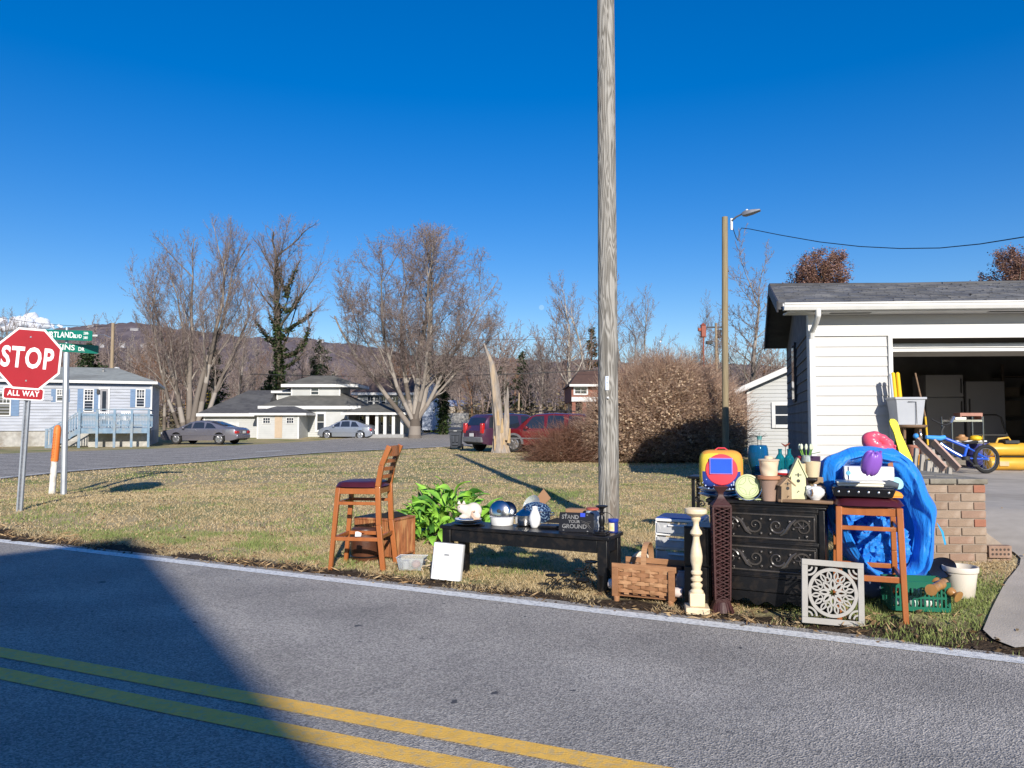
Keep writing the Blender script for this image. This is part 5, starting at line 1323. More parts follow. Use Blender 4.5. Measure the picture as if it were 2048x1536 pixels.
MB().box(xj+.02, 6.9, .23, .239, (zd0+zd1)/2-.004, (zd0+zd1)/2+.004).build('panel_seam', M_ROOF_D, d_, False)
MB().box(xj+.02, 6.9, .291, 2.6, zd1-.03, zd1+.02).build('raised_door', M_TRIM, gar, False)
# side wall: dark shingle courses and a tall narrow window
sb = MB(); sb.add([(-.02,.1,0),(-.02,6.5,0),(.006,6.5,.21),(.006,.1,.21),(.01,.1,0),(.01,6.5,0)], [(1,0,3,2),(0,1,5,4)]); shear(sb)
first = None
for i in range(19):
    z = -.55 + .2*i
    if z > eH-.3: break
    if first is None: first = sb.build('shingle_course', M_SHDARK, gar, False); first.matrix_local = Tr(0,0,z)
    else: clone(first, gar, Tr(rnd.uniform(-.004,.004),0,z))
wm = MB().box(-.06,.0,3.0,3.8,1.3,2.6); shear(wm); wm = wm.build('window', mat('dark_frame_paint', (.05,.055,.07)), gar, False)
wm2 = MB().box(-.066,-.061,3.06,3.74,1.36,2.54); shear(wm2).build('pane', M_PANE, wm, False)
# roof: two slopes, courses of shingles proud of each other
OV = .55; ye = -.42; yr = 3.25; ze = eH+.02; zr = gw_(1700, 570, 3.25)[1]
rf = MB()
def rp(x, f, lift=0.0):                       # f 0 eave, 1 ridge
    y = ye + (yr-ye)*f; return (x + SHR*y, y, ze + (zr-ze)*f + lift)
def rq(x, f, lift=0.0):
    y = 2*yr-ye - (yr-ye)*f; return (x + SHR*y, y, ze + (zr-ze)*f + lift)
for fn in (rp, rq): rf.add([fn(-OV,0), fn(GW+.4,0), fn(GW+.4,1), fn(-OV,1), fn(-OV,0,-.12), fn(GW+.4,0,-.12), fn(GW+.4,1,-.12), fn(-OV,1,-.12)], [(0,1,2,3),(7,6,5,4),(0,4,5,1),(3,7,4,0),(1,5,6,2)])
roof = rf.build('roof', M_ROOF_D, gar, False)
sh_ = MB(); NC = 22
for c_i in range(NC):
    f0, f1 = c_i/NC, min(1, (c_i+1.15)/NC); x = -OV - (.15 if c_i % 2 else 0)
    while x < GW+.4:
        w = rnd.choice([.16,.22,.3,.34]); xa, xb = max(x, -OV), min(x+w-.006, GW+.4); l_ = rnd.uniform(.004,.024)
        if xb > xa+.02: sh_.add([rp(xa,f0,l_), rp(xb,f0,l_), rp(xb,f1,.003), rp(xa,f1,.003), rp(xa,f0,.0005), rp(xb,f0,.0005)], [(0,1,2,3),(4,5,1,0)])
        x += w
sh_.build('shingle', mat('dark_roof_shingle', (.125,.13,.145), (.05,.052,.06), sc=2.2, rough=.9, bump=.7, bsc=60, c3=(.2,.2,.21), c3sc=2.5, c3amt=.4, stretch=(1,.5,3)), roof, False, kind='stuff')
rc = MB(); rc.tube([rp(-OV,1,.012), rp(GW*.3,1,-.012), rp(GW*.6,1,.005), rp(GW+.4,1,.012)], .05, 8); rc.build('ridge_cap', M_ROOF_D, roof)
bm = MB()
for fn in (rp, rq): bm.bar(fn(-OV-.012,0,-.07), fn(-OV-.012,1,-.07), .03, .2)
bm.build('barge_board', mat('dark_barge_paint', (.045,.045,.055), (.03,.03,.036)), gar, False)
# boxed eave, gutter with lip, downspout
m = MB().box(-OV+.1, GW+.3, ye+.04, .0, eH-.15, eH-.12).box(-OV+.1, GW+.3, ye+.02, ye+.038, eH-.15, eH-.01); m.build('soffit', M_TRIM, gar, False)
MB().box(.3,1.0,-.3,-.18,eH-.154,eH-.151).box(3.0,3.7,-.3,-.18,eH-.154,eH-.151).build('soffit_vent', DARKP, gar, False, kind='stuff')
gp = [(ye,eH-.13),(ye-.08,eH-.125),(ye-.105,eH-.07),(ye-.11,eH-.03),(ye-.125,eH-.025),(ye-.125,eH),(ye-.11,eH),(ye-.095,eH-.02),(ye-.075,eH-.11),(ye-.01,eH-.115),(ye-.008,eH),(ye,eH)]
gut = MB().prism(gp, -OV-.02, GW+.4, 'x').build('gutter', M_TRIM, gar, False)
dsx = .02
MB().tube([(dsx,ye-.05,eH-.1),(dsx,ye-.05,eH-.22),(dsx,ye+.08,eH-.34),(dsx,-.13,eH-.46),(dsx,-.09,eH-.62)], .05, 8).box(dsx-.055,dsx+.045,-.14,-.048,-.45,eH-.6).build('downspout', M_TRIM, gar, True, .01)
def gl(x, y, z): return LGar + Rz(GR).to_3x3() @ Vector((x + SHR*y, y, z))
def gpx(px, py, y):                           # place inside the garage frame: pixel on the plane at depth y
    x, z = gw_(px, py, y); return x, z
def gthing(name, label, cat, px, y, z=0.004, group=None, rz=0.0):
    x, _ = gw_(px, 900, y)
    return thing(name, label, cat, LGar + Rz(GR).to_3x3() @ Vector((x, y, z)), GR+rz, group)
FRI = mat('dull_grey_enamel', (.20,.20,.22), (.17,.17,.19), sc=1.5, rough=.4)
for px0, px1, py, ysp, lab in ((1855, 1930, 750, 795, 'grey fridge freezer deep in the dark garage, the one with a split door'), (1936, 2013, 763, 0, 'grey single door fridge deep in the dark garage by the shelves')):
    x0, zt = gpx(px0, py, 5.0); x1, _ = gpx(px1, py, 5.0)
    t = gthing('refrigerator', lab, 'fridge', (px0+px1)/2, 5.0, 0.004, 'fridges in the garage'); w = (x1-x0)/2
    MB().box(-w, w, .05, .7, .05, zt).build('cabinet', FRI, t, True, .01)
    zs = gpx(px0, ysp, 5.0)[1] if ysp else None
    if zs:
        MB().box(-w, w, 0, .045, zs+.012, zt).build('door', FRI, t, True, .01); MB().box(-w, w, 0, .045, .08, zs-.012).build('door', FRI, t, True, .01)
        MB().bar((w-.06,-.03,zs+.1),(w-.06,-.03,zs+.45),.02).bar((w-.06,-.03,zs-.5),(w-.06,-.03,zs-.1),.02).build('handle', DARKP, t)
    else:
        MB().box(-w, w, 0, .045, .08, zt).build('door', FRI, t, True, .01); MB().bar((-w+.06,-.03,.9),(-w+.06,-.03,1.4),.02).build('handle', DARKP, t)
# dim shelving and clutter on the rear wall
t = gthing('storage_shelf', 'dark shelving stacked with boxes at the back of the garage', 'shelf', 2040, 5.9, 0.004)
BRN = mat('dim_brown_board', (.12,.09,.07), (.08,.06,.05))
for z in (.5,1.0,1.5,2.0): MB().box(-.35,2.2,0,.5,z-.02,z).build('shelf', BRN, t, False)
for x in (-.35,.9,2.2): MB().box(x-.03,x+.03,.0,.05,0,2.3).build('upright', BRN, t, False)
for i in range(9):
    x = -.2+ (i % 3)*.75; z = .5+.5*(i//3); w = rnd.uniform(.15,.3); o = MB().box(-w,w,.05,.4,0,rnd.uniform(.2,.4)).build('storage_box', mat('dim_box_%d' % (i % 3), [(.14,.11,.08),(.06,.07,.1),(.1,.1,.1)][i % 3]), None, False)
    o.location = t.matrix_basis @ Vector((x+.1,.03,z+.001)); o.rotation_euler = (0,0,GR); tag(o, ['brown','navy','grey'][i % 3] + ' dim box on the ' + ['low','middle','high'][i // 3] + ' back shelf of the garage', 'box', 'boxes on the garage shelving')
t = gthing('tube_cart', 'black tube framed cart standing before the single door fridge', 'cart', 1985, 3.6, .004)
m = MB(); m.tube([(-.45,0,0),(-.42,0,.95),(-.36,0,1.0),(.1,0,1.0),(.2,0,.95),(.42,0,.2),(.45,0,0)], .022, 8); m.build('frame', DARKP, t); MB().tube([(-.43,0,.55),(.33,0,.55)], .02, 8).build('rail', DARKP, t)
# grey tote of yellow boards on a round stand
st = gthing('plant_stand', 'round brown wooden stand under the grey tote', 'stand', 1822, -.35)
x, zt = gpx(1822, 850, -.35); BW = mat('brown_stained_wood', (.24,.15,.09), (.14,.085,.05), sc=4, rough=.6, stretch=(1,6,6))
MB().lathe([(0,zt-.05),(.24,zt-.05),(.26,zt-.03),(.26,zt),(0,zt)], 28).build('top', BW, st)
for a_ in range(4): MB().tube([(.17*math.cos(a_*1.57+.6),.17*math.sin(a_*1.57+.6),zt-.05),(.2*math.cos(a_*1.57+.6),.2*math.sin(a_*1.57+.6),0)], .025, 8).build('leg', BW, st)
MB().lathe([(.0,.22),(.2,.22),(.2,.25),(0,.25)], 20).build('shelf', BW, st)
to = gthing('storage_tote', 'light grey plastic tote full of yellow boards by the garage jamb', 'tote', 1814, -.35, zt+.002)
GP = mat('grey_tote_plastic', (.42,.44,.48), (.36,.38,.42), sc=3, rough=.45)
hh = gpx(1814, 795, -.35)[1]-zt; vs = []
for (hx, hy, z) in ((.20,.15,0),(.245,.19,hh-.04),(.265,.21,hh-.04),(.265,.21,hh),(.235,.18,hh),(.19,.14,.01)): vs += [(-hx,-hy,z),(hx,-hy,z),(hx,hy,z),(-hx,hy,z)]
MB().add(vs, [(i*4+k, i*4+(k+1) % 4, (i+1)*4+(k+1) % 4, (i+1)*4+k) for i in range(5) for k in range(4)] + [(3,2,1,0),(20,21,22,23)]).build('tub', GP, to, True, .008)
MB().tube([(-.05,-.205,hh-.08),(.08,-.205,hh-.08),(.095,-.185,.02)], .006, 6).build('handle_rib', DARKP, to)
YEL = mat('yellow_foam', (.85,.55,.02), (.75,.45,.01), sc=4, rough=.6)
for i, (dx, w, h_, m_, lab) in enumerate(((-.19,.02,.42,mat('pale_blue_foam', (.45,.52,.65)),'pale blue thin board at the jamb side of the grey tote'), (-.145,.034,.44,YEL,'yellow board standing in the grey tote beside the pale blue one'), (-.065,.036,.44,YEL,'fat yellow board standing in the middle of the grey tote'))):
    o = MB().tube([(0,0,.02),(0,0,hh+h_-.36),(0,0,hh+h_-.02),(0,0,hh+h_)], [w,w,w*.9,w*.4], 10).build('foam_board', m_); o.location = to.location + Vector((dx,-.0,0)); o.rotation_euler = (0,R(-4),GR); tag(o, lab, 'board', 'boards standing in the grey tote')
# shovel leaning on the opening
t = gthing('garden_tool', 'long handled tool with yellow grip leaning behind the round stand', 'tool', 1850, .3, .0)
MB().tube([(.08,0,0),(.02,0,.95)], .018, 8).build('handle', mat('yellow_grip', (.8,.5,.03)), t); MB().tube([(.02,0,.95),(-.09,.1,1.75)], .016, 8).build('shaft', BW, t)
# yellow board leaning outside
yb = Vector((P(1822,912,9.2).x, 9.2, terr(4.9, 9.2)+.02)); kk = 9.2/1500
t = thing('yellow_board', 'bright yellow narrow board leaning by the garage door behind the pink float', 'board', (P(1822,930,9.2).x, 9.2, GZ-.05))
tp_ = P(1784,838,9.5) - t.location; bp_ = Vector((.1,0,0))
d = (tp_-bp_); m = MB(); pr = [(-.055,0),(.055,0),(.06,.2),(.055,.55),(.035,.85),(.045,.95),(.04,1.0),(.02,1.03),(-.02,1.03),(-.04,1.0),(-.045,.95),(-.035,.85),(-.055,.55),(-.06,.2)]
m.prism([(x*1.15, z*d.length/1.03) for x, z in pr], -.012, .012); m.v = [tuple(bp_ + d.to_track_quat('Z','Y').to_matrix() @ Vector(v)) if False else (v[0]+bp_.x+d.x*v[2]/d.length, v[1]+d.y*v[2]/d.length, v[2]*d.z/d.length) for v in m.v]
m.build('blade', mat('bright_yellow_paint', (.92,.78,.02), (.85,.70,.01), rough=.5), t, True)
# two sloping boards with balusters resting behind the brick pier
ra = thing('ramp_rails', 'two sloping pinkish wooden rails with pale balusters behind the brick pier', 'railing', (P(1870,930,8.6).x, 8.6, GZ-.08))
PW = mat('pinkish_bare_wood', (.46,.32,.26), (.34,.23,.18), sc=3, rough=.85, stretch=(2,8,8)); GWd = mat('grey_baluster_wood', (.40,.38,.35), (.28,.26,.24))
def rl(px, py, Y): p = P(px, py, Y); return p - ra.location
for i, (a, b, Y) in enumerate((((1833,880),(1890,938),8.4), ((1866,883),(1918,938),9.0))):
    MB().bar(rl(*a, Y), rl(*b, Y-.25), .03, .085, up=(0,-.7,.7)).build('rail', PW, ra, False)
    for q in range(4):
        f = .2+.22*q; pa = rl(*a, Y).lerp(rl(*b, Y-.25), f); MB().bar(pa + Vector((-.03,.06,-.03)), pa + Vector((-.05,.1,-.42)), .04).build('baluster', GWd, ra, False)
# blue bicycle
BY = 12.2; bk = thing('bicycle', 'bright blue child bicycle with fat black tyres before the garage', 'bicycle', (P(1922,945,BY).x, BY, terr(7.1, BY)+.02))
def bp(px, py, dy=0): p = P(px, py, BY+dy); return p - bk.location
BLU = mat('bright_blue_bike_paint', (.01,.10,.62), (.008,.08,.5), rough=.25, coat=1)
hub = [bp(1972,918), bp(1868,918,.25)]
for c_ in hub:
    w = MB(); w.M = Tr(c_.x, c_.y, .235) @ Rz(.12) @ Rx(R(90)); rr = .235
    n = 32; pts = [(rr*.86*math.cos(2*math.pi*i/n), rr*.86*math.sin(2*math.pi*i/n), 0) for i in range(n)]
    w.tube(pts, rr*.14, 8, closed=True); w = w.build('wheel', TYRE, bk)
    q = MB(); q.M = Tr(c_.x, c_.y, .235) @ Rz(.12) @ Rx(R(90))
    q.tube([(x*.88, y*.88, 0) for x, y, z in pts], .012, 6, closed=True)
    for i in range(16): a_ = 2*math.pi*i/16; q.tube([(0,0,.02*(-1) ** i),(rr*.76*math.cos(a_), rr*.76*math.sin(a_), 0)], .0022, 4)
    q.lathe([(0,-.05),(.025,-.05),(.025,.05),(0,.05)], 10); q.build('rim', RIM, w)
bb = bp(1928,917); bb.z = .25; sd = bp(1938,896,0); hd = bp(1884,874,.1); hd2 = bp(1880,888,.12); ax = Vector((hub[0].x, hub[0].y, .235)); fx = Vector((hub[1].x, hub[1].y, .235))
MB().tube([hd2, hd2.lerp(bb,.5)+Vector((0,0,-.01)), bb], .036, 10).build('down_tube', BLU, bk); MB().tube([hd, sd], .026, 10).build('top_tube', BLU, bk)
MB().tube([sd+Vector((-.02,0,.06)), bb], .022, 10).build('seat_tube', BLU, bk)
for s_ in (-.06,.06): MB().tube([bb, ax+Vector((0,s_,0))], .013, 8).tube([sd, ax+Vector((0,s_,0))], .012, 8).build('stay', BLU, bk); MB().tube([hd2+Vector((0,s_,-.02)), fx+Vector((0,s_,0))], .016, 8).build('fork_leg', DARKP, bk)
MB().tube([hd2, hd+Vector((-.0,0,.1)), bp(1888,852,.1)], .02, 8).build('stem', DARKP, bk)
hb = bp(1890,850,.1); MB().tube([hb+Vector((-.28,-.1,.1)), hb+Vector((-.1,-.05,.02)), hb, hb+Vector((.12,.05,.03)), hb+Vector((.2,.12,.12))], .012, 8).build('handlebar', DARKP, bk)
MB().tube([hb+Vector((.12,.05,.03)), hb+Vector((.22,.12,.13))], .022, 8).build('grip', RIM, bk)
MB().lathe([(0,-.03),(.06,-.03),(.06,.03),(0,.03)], 16, (bb.x, bb.y-.05, bb.z)).build('crank', DARKP, bk); MB().tube([bb+Vector((0,-.07,0)), bb+Vector((.1,-.08,-.1))], .012, 6).box(bb.x+.05,bb.x+.15,bb.y-.16,bb.y-.08,bb.z-.125,bb.z-.1).build('pedal', DARKP, bk)
MB().tube([sd+Vector((-.1,0,.09)), sd+Vector((0,0,.085)), sd+Vector((.12,0,.1))], [.02,.04,.06], 8, flat=.5).build('saddle', DARKP, bk)
LB_ = mat('light_blue_plastic', (.05,.30,.75)); o = MB().tube([(0,0,0),(.22,0,-.02),(.3,0,0)], [.03,.042,.03], 10).build('pool_noodle', LB_); o.location = P(1852,874,BY-.4); tag(o, 'pale blue foam tube lying over the bicycle handlebar', 'foam tube')
o = MB().ball((0,0,0), .042, 8).build('ball', LB_); o.location = P(1832,872,BY-.4); tag(o, 'small pale blue ball at the end of the foam tube, by the stand', 'ball')
o = MB().lathe([(0,-.01),(.06,-.01),(.065,0),(.06,.012),(0,.012)], 20).build('disc', RIM); o.rotation_euler = (R(80),0,R(60)); o.location = P(1842,870,BY-.42); tag(o, 'small silver disc hanging beside the pale blue ball', 'disc')
# wire shelf with odds and ends
ws = gthing('wire_shelf', 'chrome wire shelf unit with pans behind the bicycle', 'shelf', 1936, .45)
CHR = mat('chrome_wire', (.75,.76,.78), (.6,.6,.62), rough=.2, metal=1)
xa, z1 = gpx(1906, 840, .45); xb, _ = gpx(1968, 840, .45); z2 = gpx(1936, 884, .45)[1]; w = (xb-xa)/2
for sx in (-1,1):
    for yy in (0,.36): MB().tube([(sx*w,yy,0),(sx*w,yy,z1+.06)], .016, 8).build('post', CHR, ws)
for z in (z1, z2):
    m = MB().box(-w,w,-.01,.01,z-.035,z).box(-w,w,.35,.37,z-.035,z)
    for i in range(9): yy = .36*i/8; m.tube([(-w,yy,z),(w,yy,z)], .004, 4)
    m.build('shelf', CHR, ws, False)
CREAM = mat('cream_enamel', (.80,.76,.66), (.7,.66,.56), rough=.4); TAN = mat('tan_leather', (.50,.28,.13), (.38,.2,.09), rough=.5)
def gitem(o, px, y, z, label, cat, rz=0, group=None):
    x, _ = gw_(px, 900, y); o.location = LGar + Rz(GR).to_3x3() @ Vector((x, y, z)); o.rotation_euler = (0,0,GR+rz); return tag(o, label, cat, group)
gitem(MB().box(-.2,.2,-.12,.12,.07,.13).box(-.2,-.17,-.12,.12,.0,.07).box(.17,.2,-.12,.12,0,.07).build('wooden_tray', mat('rosy_wood', (.40,.20,.15), (.3,.14,.1)), None, True, .004), 1938, .6, z1+.001, 'rosy wooden tray lying on top of the wire shelf', 'tray')
gitem(MB().box(-.1,.1,-.1,.1,0,.05).build('paper_stack', CREAM, None, True, .01), 1918, .55, z1+.001, 'white papers on the top of the wire shelf', 'papers')
gitem(MB().lathe([(0,0),(.09,0),(.11,.05),(.10,.055),(.06,.07),(.05,.1),(0,.11)], 20).build('tan_bowl', TAN), 1924, .5, z2+.03, 'tan lidded bowl on the lower wire shelf', 'bowl')
gitem(MB().lathe([(0,0),(.08,0),(.10,.03),(.09,.07),(.04,.09),(0,.09)], 20).build('yellow_bowl', YEL), 1952, .5, z2+.03, 'yellow dome shaped bowl on the lower wire shelf', 'bowl')
gitem(MB().box(-.27,.27,-.14,.14,0,.028).build('cloth_pad', mat('white_cloth', (.75,.75,.75)), None, True, .008), 1936, .6, z2+.001, 'white cloth pad spread on the lower wire shelf', 'cloth')
# compressor and blue drum
ac = gthing('air_compressor', 'yellow twin tank air compressor at the garage threshold', 'compressor', 2013, -.25, .02)
xa, zz = gpx(1972, 888, -.25); xb, _ = gpx(2054, 888, -.25); ln_ = (xb-xa)/2; rr = zz/4.1
YC = mat('yellow_tool_paint', (.72,.40,.04), (.58,.31,.03), sc=6, rough=.4, c3=(.3,.18,.05), c3sc=3, c3amt=.4)
for z in (rr*1.02, rr*3.1):
    m = MB(); m.M = Tr(0,0,z) @ Ry(R(90)); m.lathe([(0,-ln_),(rr*.6,-ln_*.98),(rr*.92,-ln_*.9),(rr,-ln_*.8),(rr,ln_*.8),(rr*.92,ln_*.9),(rr*.6,ln_*.98),(0,ln_)], 24); m.build('tank', YC, ac)
MB().tube([(-ln_*.5,0,rr*4),(-ln_*.4,0,rr*4.7),(ln_*.1,0,rr*4.9),(ln_*.3,0,rr*4)], .018, 8).build('handle', YC, ac)
MB().box(-ln_*.4,ln_*.9,-.08,.08,rr*2.0,rr*2.12).box(-ln_*.2,ln_*.5,-.1,.12,rr*4,rr*4.5).build('motor', DARKP, ac, True, .02)
MB().box(-ln_*.55,-ln_*.1,-rr*1.0-.012,-rr*.9,rr*.7,rr*1.35).build('label_plate', mat('worn_silver_label', (.6,.45,.25)), ac, False)
dr = gthing('blue_drum', 'dark blue plastic drum behind the bicycle wheel', 'drum', 1958, .9, .004); zz = gpx(1958, 886, .9)[1]
MB().lathe([(0,0),(.2,0),(.22,.05),(.22,zz*.5),(.23,zz*.52),(.22,zz*.55),(.22,zz-.05),(.2,zz),(0,zz)], 24).build('body', mat('deep_blue_plastic', (.04,.045,.22)), dr); MB().tube([(-.1,-.2,zz-.05),(0,-.26,zz-.12),(.1,-.2,zz-.05)], .01, 6).build('handle', CHR, dr)
# clutter heap between stand and rails
for i, (px, py, c, lab) in enumerate(((1828, 900, (.45,.18,.12), 'rust pink flower pot in the clutter under the round stand'), (1838, 918, (.75,.33,.04), 'orange upright handle in the clutter by the sloping rails'), (1850, 905, (.25,.23,.21), 'grey dented can in the clutter behind the sloping rails'))):
    o = MB().lathe([(0,0),(.06,0),(.08,.12),(.085,.12),(.085,.15),(.07,.15),(.05,.02)], 14).build(['flower_pot','orange_grip','dented_can'][i], mat('clutter_%d' % i, c), None); o.location = P(px, py+12, 10.4); o.location.z = max(o.location.z, GZ); tag(o, lab, ['pot','handle','can'][i])
tk = gthing('tool_chest', 'dark wooden crate of tools under the round stand', 'crate', 1848, -.9, .0)
MB().box(-.3,.3,-.2,.2,0,.22).build('crate', mat('dark_crate_wood', (.08,.06,.045), (.05,.04,.03), sc=5), tk, False)
for i in range(8): x = rnd.uniform(-.25,.25); MB().bar((x,rnd.uniform(-.1,.1),.15),(x+rnd.uniform(-.2,.2),rnd.uniform(-.15,.15),rnd.uniform(.3,.55)), .02).build('tool_handle', [BW, DARKP, GWd][i % 3], tk)

# -------------------------------------------------- white shed behind
YS = 29.0; RS = R(-18); LS = Vector((P(1497, 900, YS).x, YS, -.05))
sd_ = thing('white_shed', 'white lap sided shed gable with one window behind the bush', 'shed', LS, RS)
def sw_(px, py): return on_wall(px, py, LS, RS)
x0, z0 = sw_(1497, 775); x1, z1 = sw_(1572, 742); sl = (z1-z0)/(x1-x0); xr = 2.6
zt = lambda x: z0 + sl*(x if x < xr else 2*xr-x)
m = MB().prism([(0,-.2),(2*xr,-.2),(2*xr,z0-.02),(xr,zt(xr)-.02),(0,z0-.02)], .012, 5.0); m.build('wall', M_VINYL_W, sd_, False)
pe = .145; first = None; i = 0
while True:
    za = -.1+pe*i
    if za > zt(xr)-.2: break
    xs_ = 0 if za+pe < z0 else (za+pe-z0)/sl + .01
    xe_ = 2*xr-xs_
    if xs_ == 0 and first is not None: clone(first, sd_, Tr(0,rnd.uniform(-.002,.002),za))
    else:
        b = MB().add([(xs_,-.014,0),(xe_,-.014,0),(xe_,.008,pe),(xs_,.008,pe),(xs_,.01,0),(xe_,.01,0)], [(0,1,2,3),(4,5,1,0)]).build('plank', M_VINYL_W, sd_, False)
        b.matrix_local = Tr(0,0,za)
        if xs_ == 0: first = b
    i += 1
rfm = MB()
for a, b in (((-.45, z0-.45*sl), (xr, zt(xr))), ((2*xr+.45, z0-.45*sl), (xr, zt(xr)))): rfm.add([(a[0],-.35,a[1]+.02),(b[0],-.35,b[1]+.02),(b[0],5.3,b[1]+.02),(a[0],5.3,a[1]+.02),(a[0],-.35,a[1]+.1),(b[0],-.35,b[1]+.1),(b[0],5.3,b[1]+.1),(a[0],5.3,a[1]+.1)], [(3,2,1,0),(4,5,6,7),(0,1,5,4),(2,3,7,6),(3,0,4,7)])
rfm.build('roof', M_ROOF_G, sd_, False)
MB().bar((-.45,-.37,z0-.45*sl+.02),(xr,-.37,zt(xr)+.02),.03,.2,up=(0,0,1)).bar((2*xr+.45,-.37,z0-.45*sl+.02),(xr,-.37,zt(xr)+.02),.03,.2).build('barge_board', M_TRIM, sd_, False)
MB().box(-.5,-.4,-.35,5.3,z0-.45*sl-.1,z0-.45*sl+.06).build('gutter', M_TRIM, sd_, False)
MB().box(-.03,.07,-.03,.0,-.2,z0-.05).build('corner_trim', M_TRIM, sd_, False)
xa, zb_ = sw_(1551, 849); _, zt_ = sw_(1551, 811); window(sd_, xa, xa+.62, zb_, zt_, -.018, 1, 1, True, fw=.13)

# -------------------------------------------------- poles
NP = on(1218, 1042); np_ = thing('utility_pole', 'tall grey weathered wooden pole standing near behind the black bench', 'pole', NP)
def pole_wood(name, c1, c2, c3):
    m = bpy.data.materials.new(name); m.use_nodes = True; nt = m.node_tree; ln = nt.links.new; b = nt.nodes['Principled BSDF']; b.inputs['Roughness'].default_value = .9; b.inputs['Specular IOR Level'].default_value = .15
    tc = nd(nt, 'ShaderNodeTexCoord'); mp = nd(nt, 'ShaderNodeMapping'); mp.inputs['Scale'].default_value = (1, 1, .13); ln(tc.outputs['Object'], mp.inputs[0])
    n1 = nd(nt, 'ShaderNodeTexNoise'); n1.inputs['Scale'].default_value = 7; n1.inputs['Detail'].default_value = 2; n1.inputs['Distortion'].default_value = 1.0; ln(mp.outputs[0], n1.inputs[0])
    mu = nd(nt, 'ShaderNodeMath', operation='MULTIPLY'); mu.inputs[1].default_value = 58; ln(n1.outputs['Fac'], mu.inputs[0])
    si = nd(nt, 'ShaderNodeMath', operation='SINE'); ln(mu.outputs[0], si.inputs[0])
    m2 = nd(nt, 'ShaderNodeMapping'); m2.inputs['Scale'].default_value = (1, 1, .03); ln(tc.outputs['Object'], m2.inputs[0])
    n2 = nd(nt, 'ShaderNodeTexNoise'); n2.inputs['Scale'].default_value = 60; n2.inputs['Detail'].default_value = 4; ln(m2.outputs[0], n2.inputs[0])
    ad = nd(nt, 'ShaderNodeMath', operation='MULTIPLY_ADD'); ad.inputs[1].default_value = .22; ln(si.outputs[0], ad.inputs[0]); ln(n2.outputs['Fac'], ad.inputs[2])
    rp = nd(nt, 'ShaderNodeValToRGB'); e = rp.color_ramp.elements; e[0].position = .22; e[0].color = (*c2, 1); e[1].position = .72; e[1].color = (*c1, 1); ln(ad.outputs[0], rp.inputs[0])
    n3 = nd(nt, 'ShaderNodeTexNoise'); n3.inputs['Scale'].default_value = 3; n3.inputs['Detail'].default_value = 5; ln(mp.outputs[0], n3.inputs[0])
    r3 = nd(nt, 'ShaderNodeValToRGB'); r3.color_ramp.elements[0].position = .56; r3.color_ramp.elements[1].position = .75; ln(n3.outputs['Fac'], r3.inputs[0])
    mx = nd(nt, 'ShaderNodeMixRGB'); ln(r3.outputs[0], mx.inputs[0]); ln(rp.outputs[0], mx.inputs[1]); mx.inputs[2].default_value = (*c3, 1); ln(mx.outputs[0], b.inputs['Base Color'])
    bp = nd(nt, 'ShaderNodeBump'); bp.inputs['Strength'].default_value = .8; bp.inputs['Distance'].default_value = .012; ln(ad.outputs[0], bp.inputs['Height']); ln(bp.outputs[0], b.inputs['Normal'])
    return m
rb = 41/2*NP.y/1500; PWd = pole_wood('weathered_pole_wood', (.36,.345,.32), (.15,.14,.125), (.17,.13,.10))
m = MB(); ZP = 9.6; n = 40; rows = 60; cr = 1.25*math.pi+.35
def pf(u, v):
    a_ = 2*math.pi*u; z = -.3 + (ZP+.3)*v; r = rb*(1-.02*z) * (1 + .012*noise.noise((math.cos(a_)*2, math.sin(a_)*2, z*.7)))
    d = abs((a_-cr+math.pi) % (2*math.pi)-math.pi)
    if z < 3.2: r -= .016*max(0, 1-d/.07)*sm(3.2, 1.5, z) if False else .016*max(0, 1-d/.09)*(1-sm(1.6, 3.2, z))
    return (r*math.cos(a_), r*math.sin(a_), z)
m.grid(pf, 90, rows, cu=True); m.lathe([(rb*.8, ZP), (0, ZP+.02)], 24); m.build('pole', PWd, np_)
zt_ = P(1212, 755, NP.y).z-NP.z; zb_ = P(1212, 780, NP.y).z-NP.z; xx = P(1211.5, 770, NP.y).x-NP.x
WT = mat('pale_tag_plastic', (.62,.68,.78), (.55,.6,.7)); NV = mat('blue_print', (.08,.12,.3))
tg = MB().box(xx-.024, xx+.024, -rb-.004, -rb+.03, zb_-.01, zt_+.01).build('number_tag', WT, np_, True, .004)
for i, ch in enumerate('4793'): text(ch, .042, NV, tg, Tr(xx, -rb-.006, zt_-.012-.037*i), sx=.9)
o = MB(); o.M = Tr(xx+.01, -rb-.002, zb_-.12) @ Rx(R(90)); o.lathe([(0,.0),(.015,.0),(.015,.008),(0,.012)], 12); o.build('nail', CHR, np_)
# lamp post at the side of the garage
LPY = 24.0; lp = thing('lamp_post', 'slim brown wooden lamp post with flat grey light head behind the bush', 'lamp post', (P(1455, 900, LPY).x, LPY, 0))
h = P(1457, 434, LPY).z; w_ = 6.3*LPY/1500
MB().tube([(-.06,0,0),(-.03,0,h*.5),(.02,0,h)], [w_*1.05, w_, w_*.92], 14).build('pole', mat('olive_brown_pole', (.31,.25,.15), (.20,.16,.10), sc=3, rough=.9, bump=.4, bsc=30, stretch=(8,8,.6)), lp)
GM = mat('grey_lamp_metal', (.30,.30,.32), (.24,.24,.26), rough=.4, metal=.4)
def lpp(px, py, dy=0): p = P(px, py, LPY+dy); return p-lp.location
MB().tube([lpp(1462,443,-.1), lpp(1472,434,-.3), lpp(1486,427,-.5)], .028, 8).build('arm', GM, lp); MB().box(lpp(1459,450).x,lpp(1463,450).x,-.14,-.08,h-.45,h-.08).build('bracket', GM, lp, False)
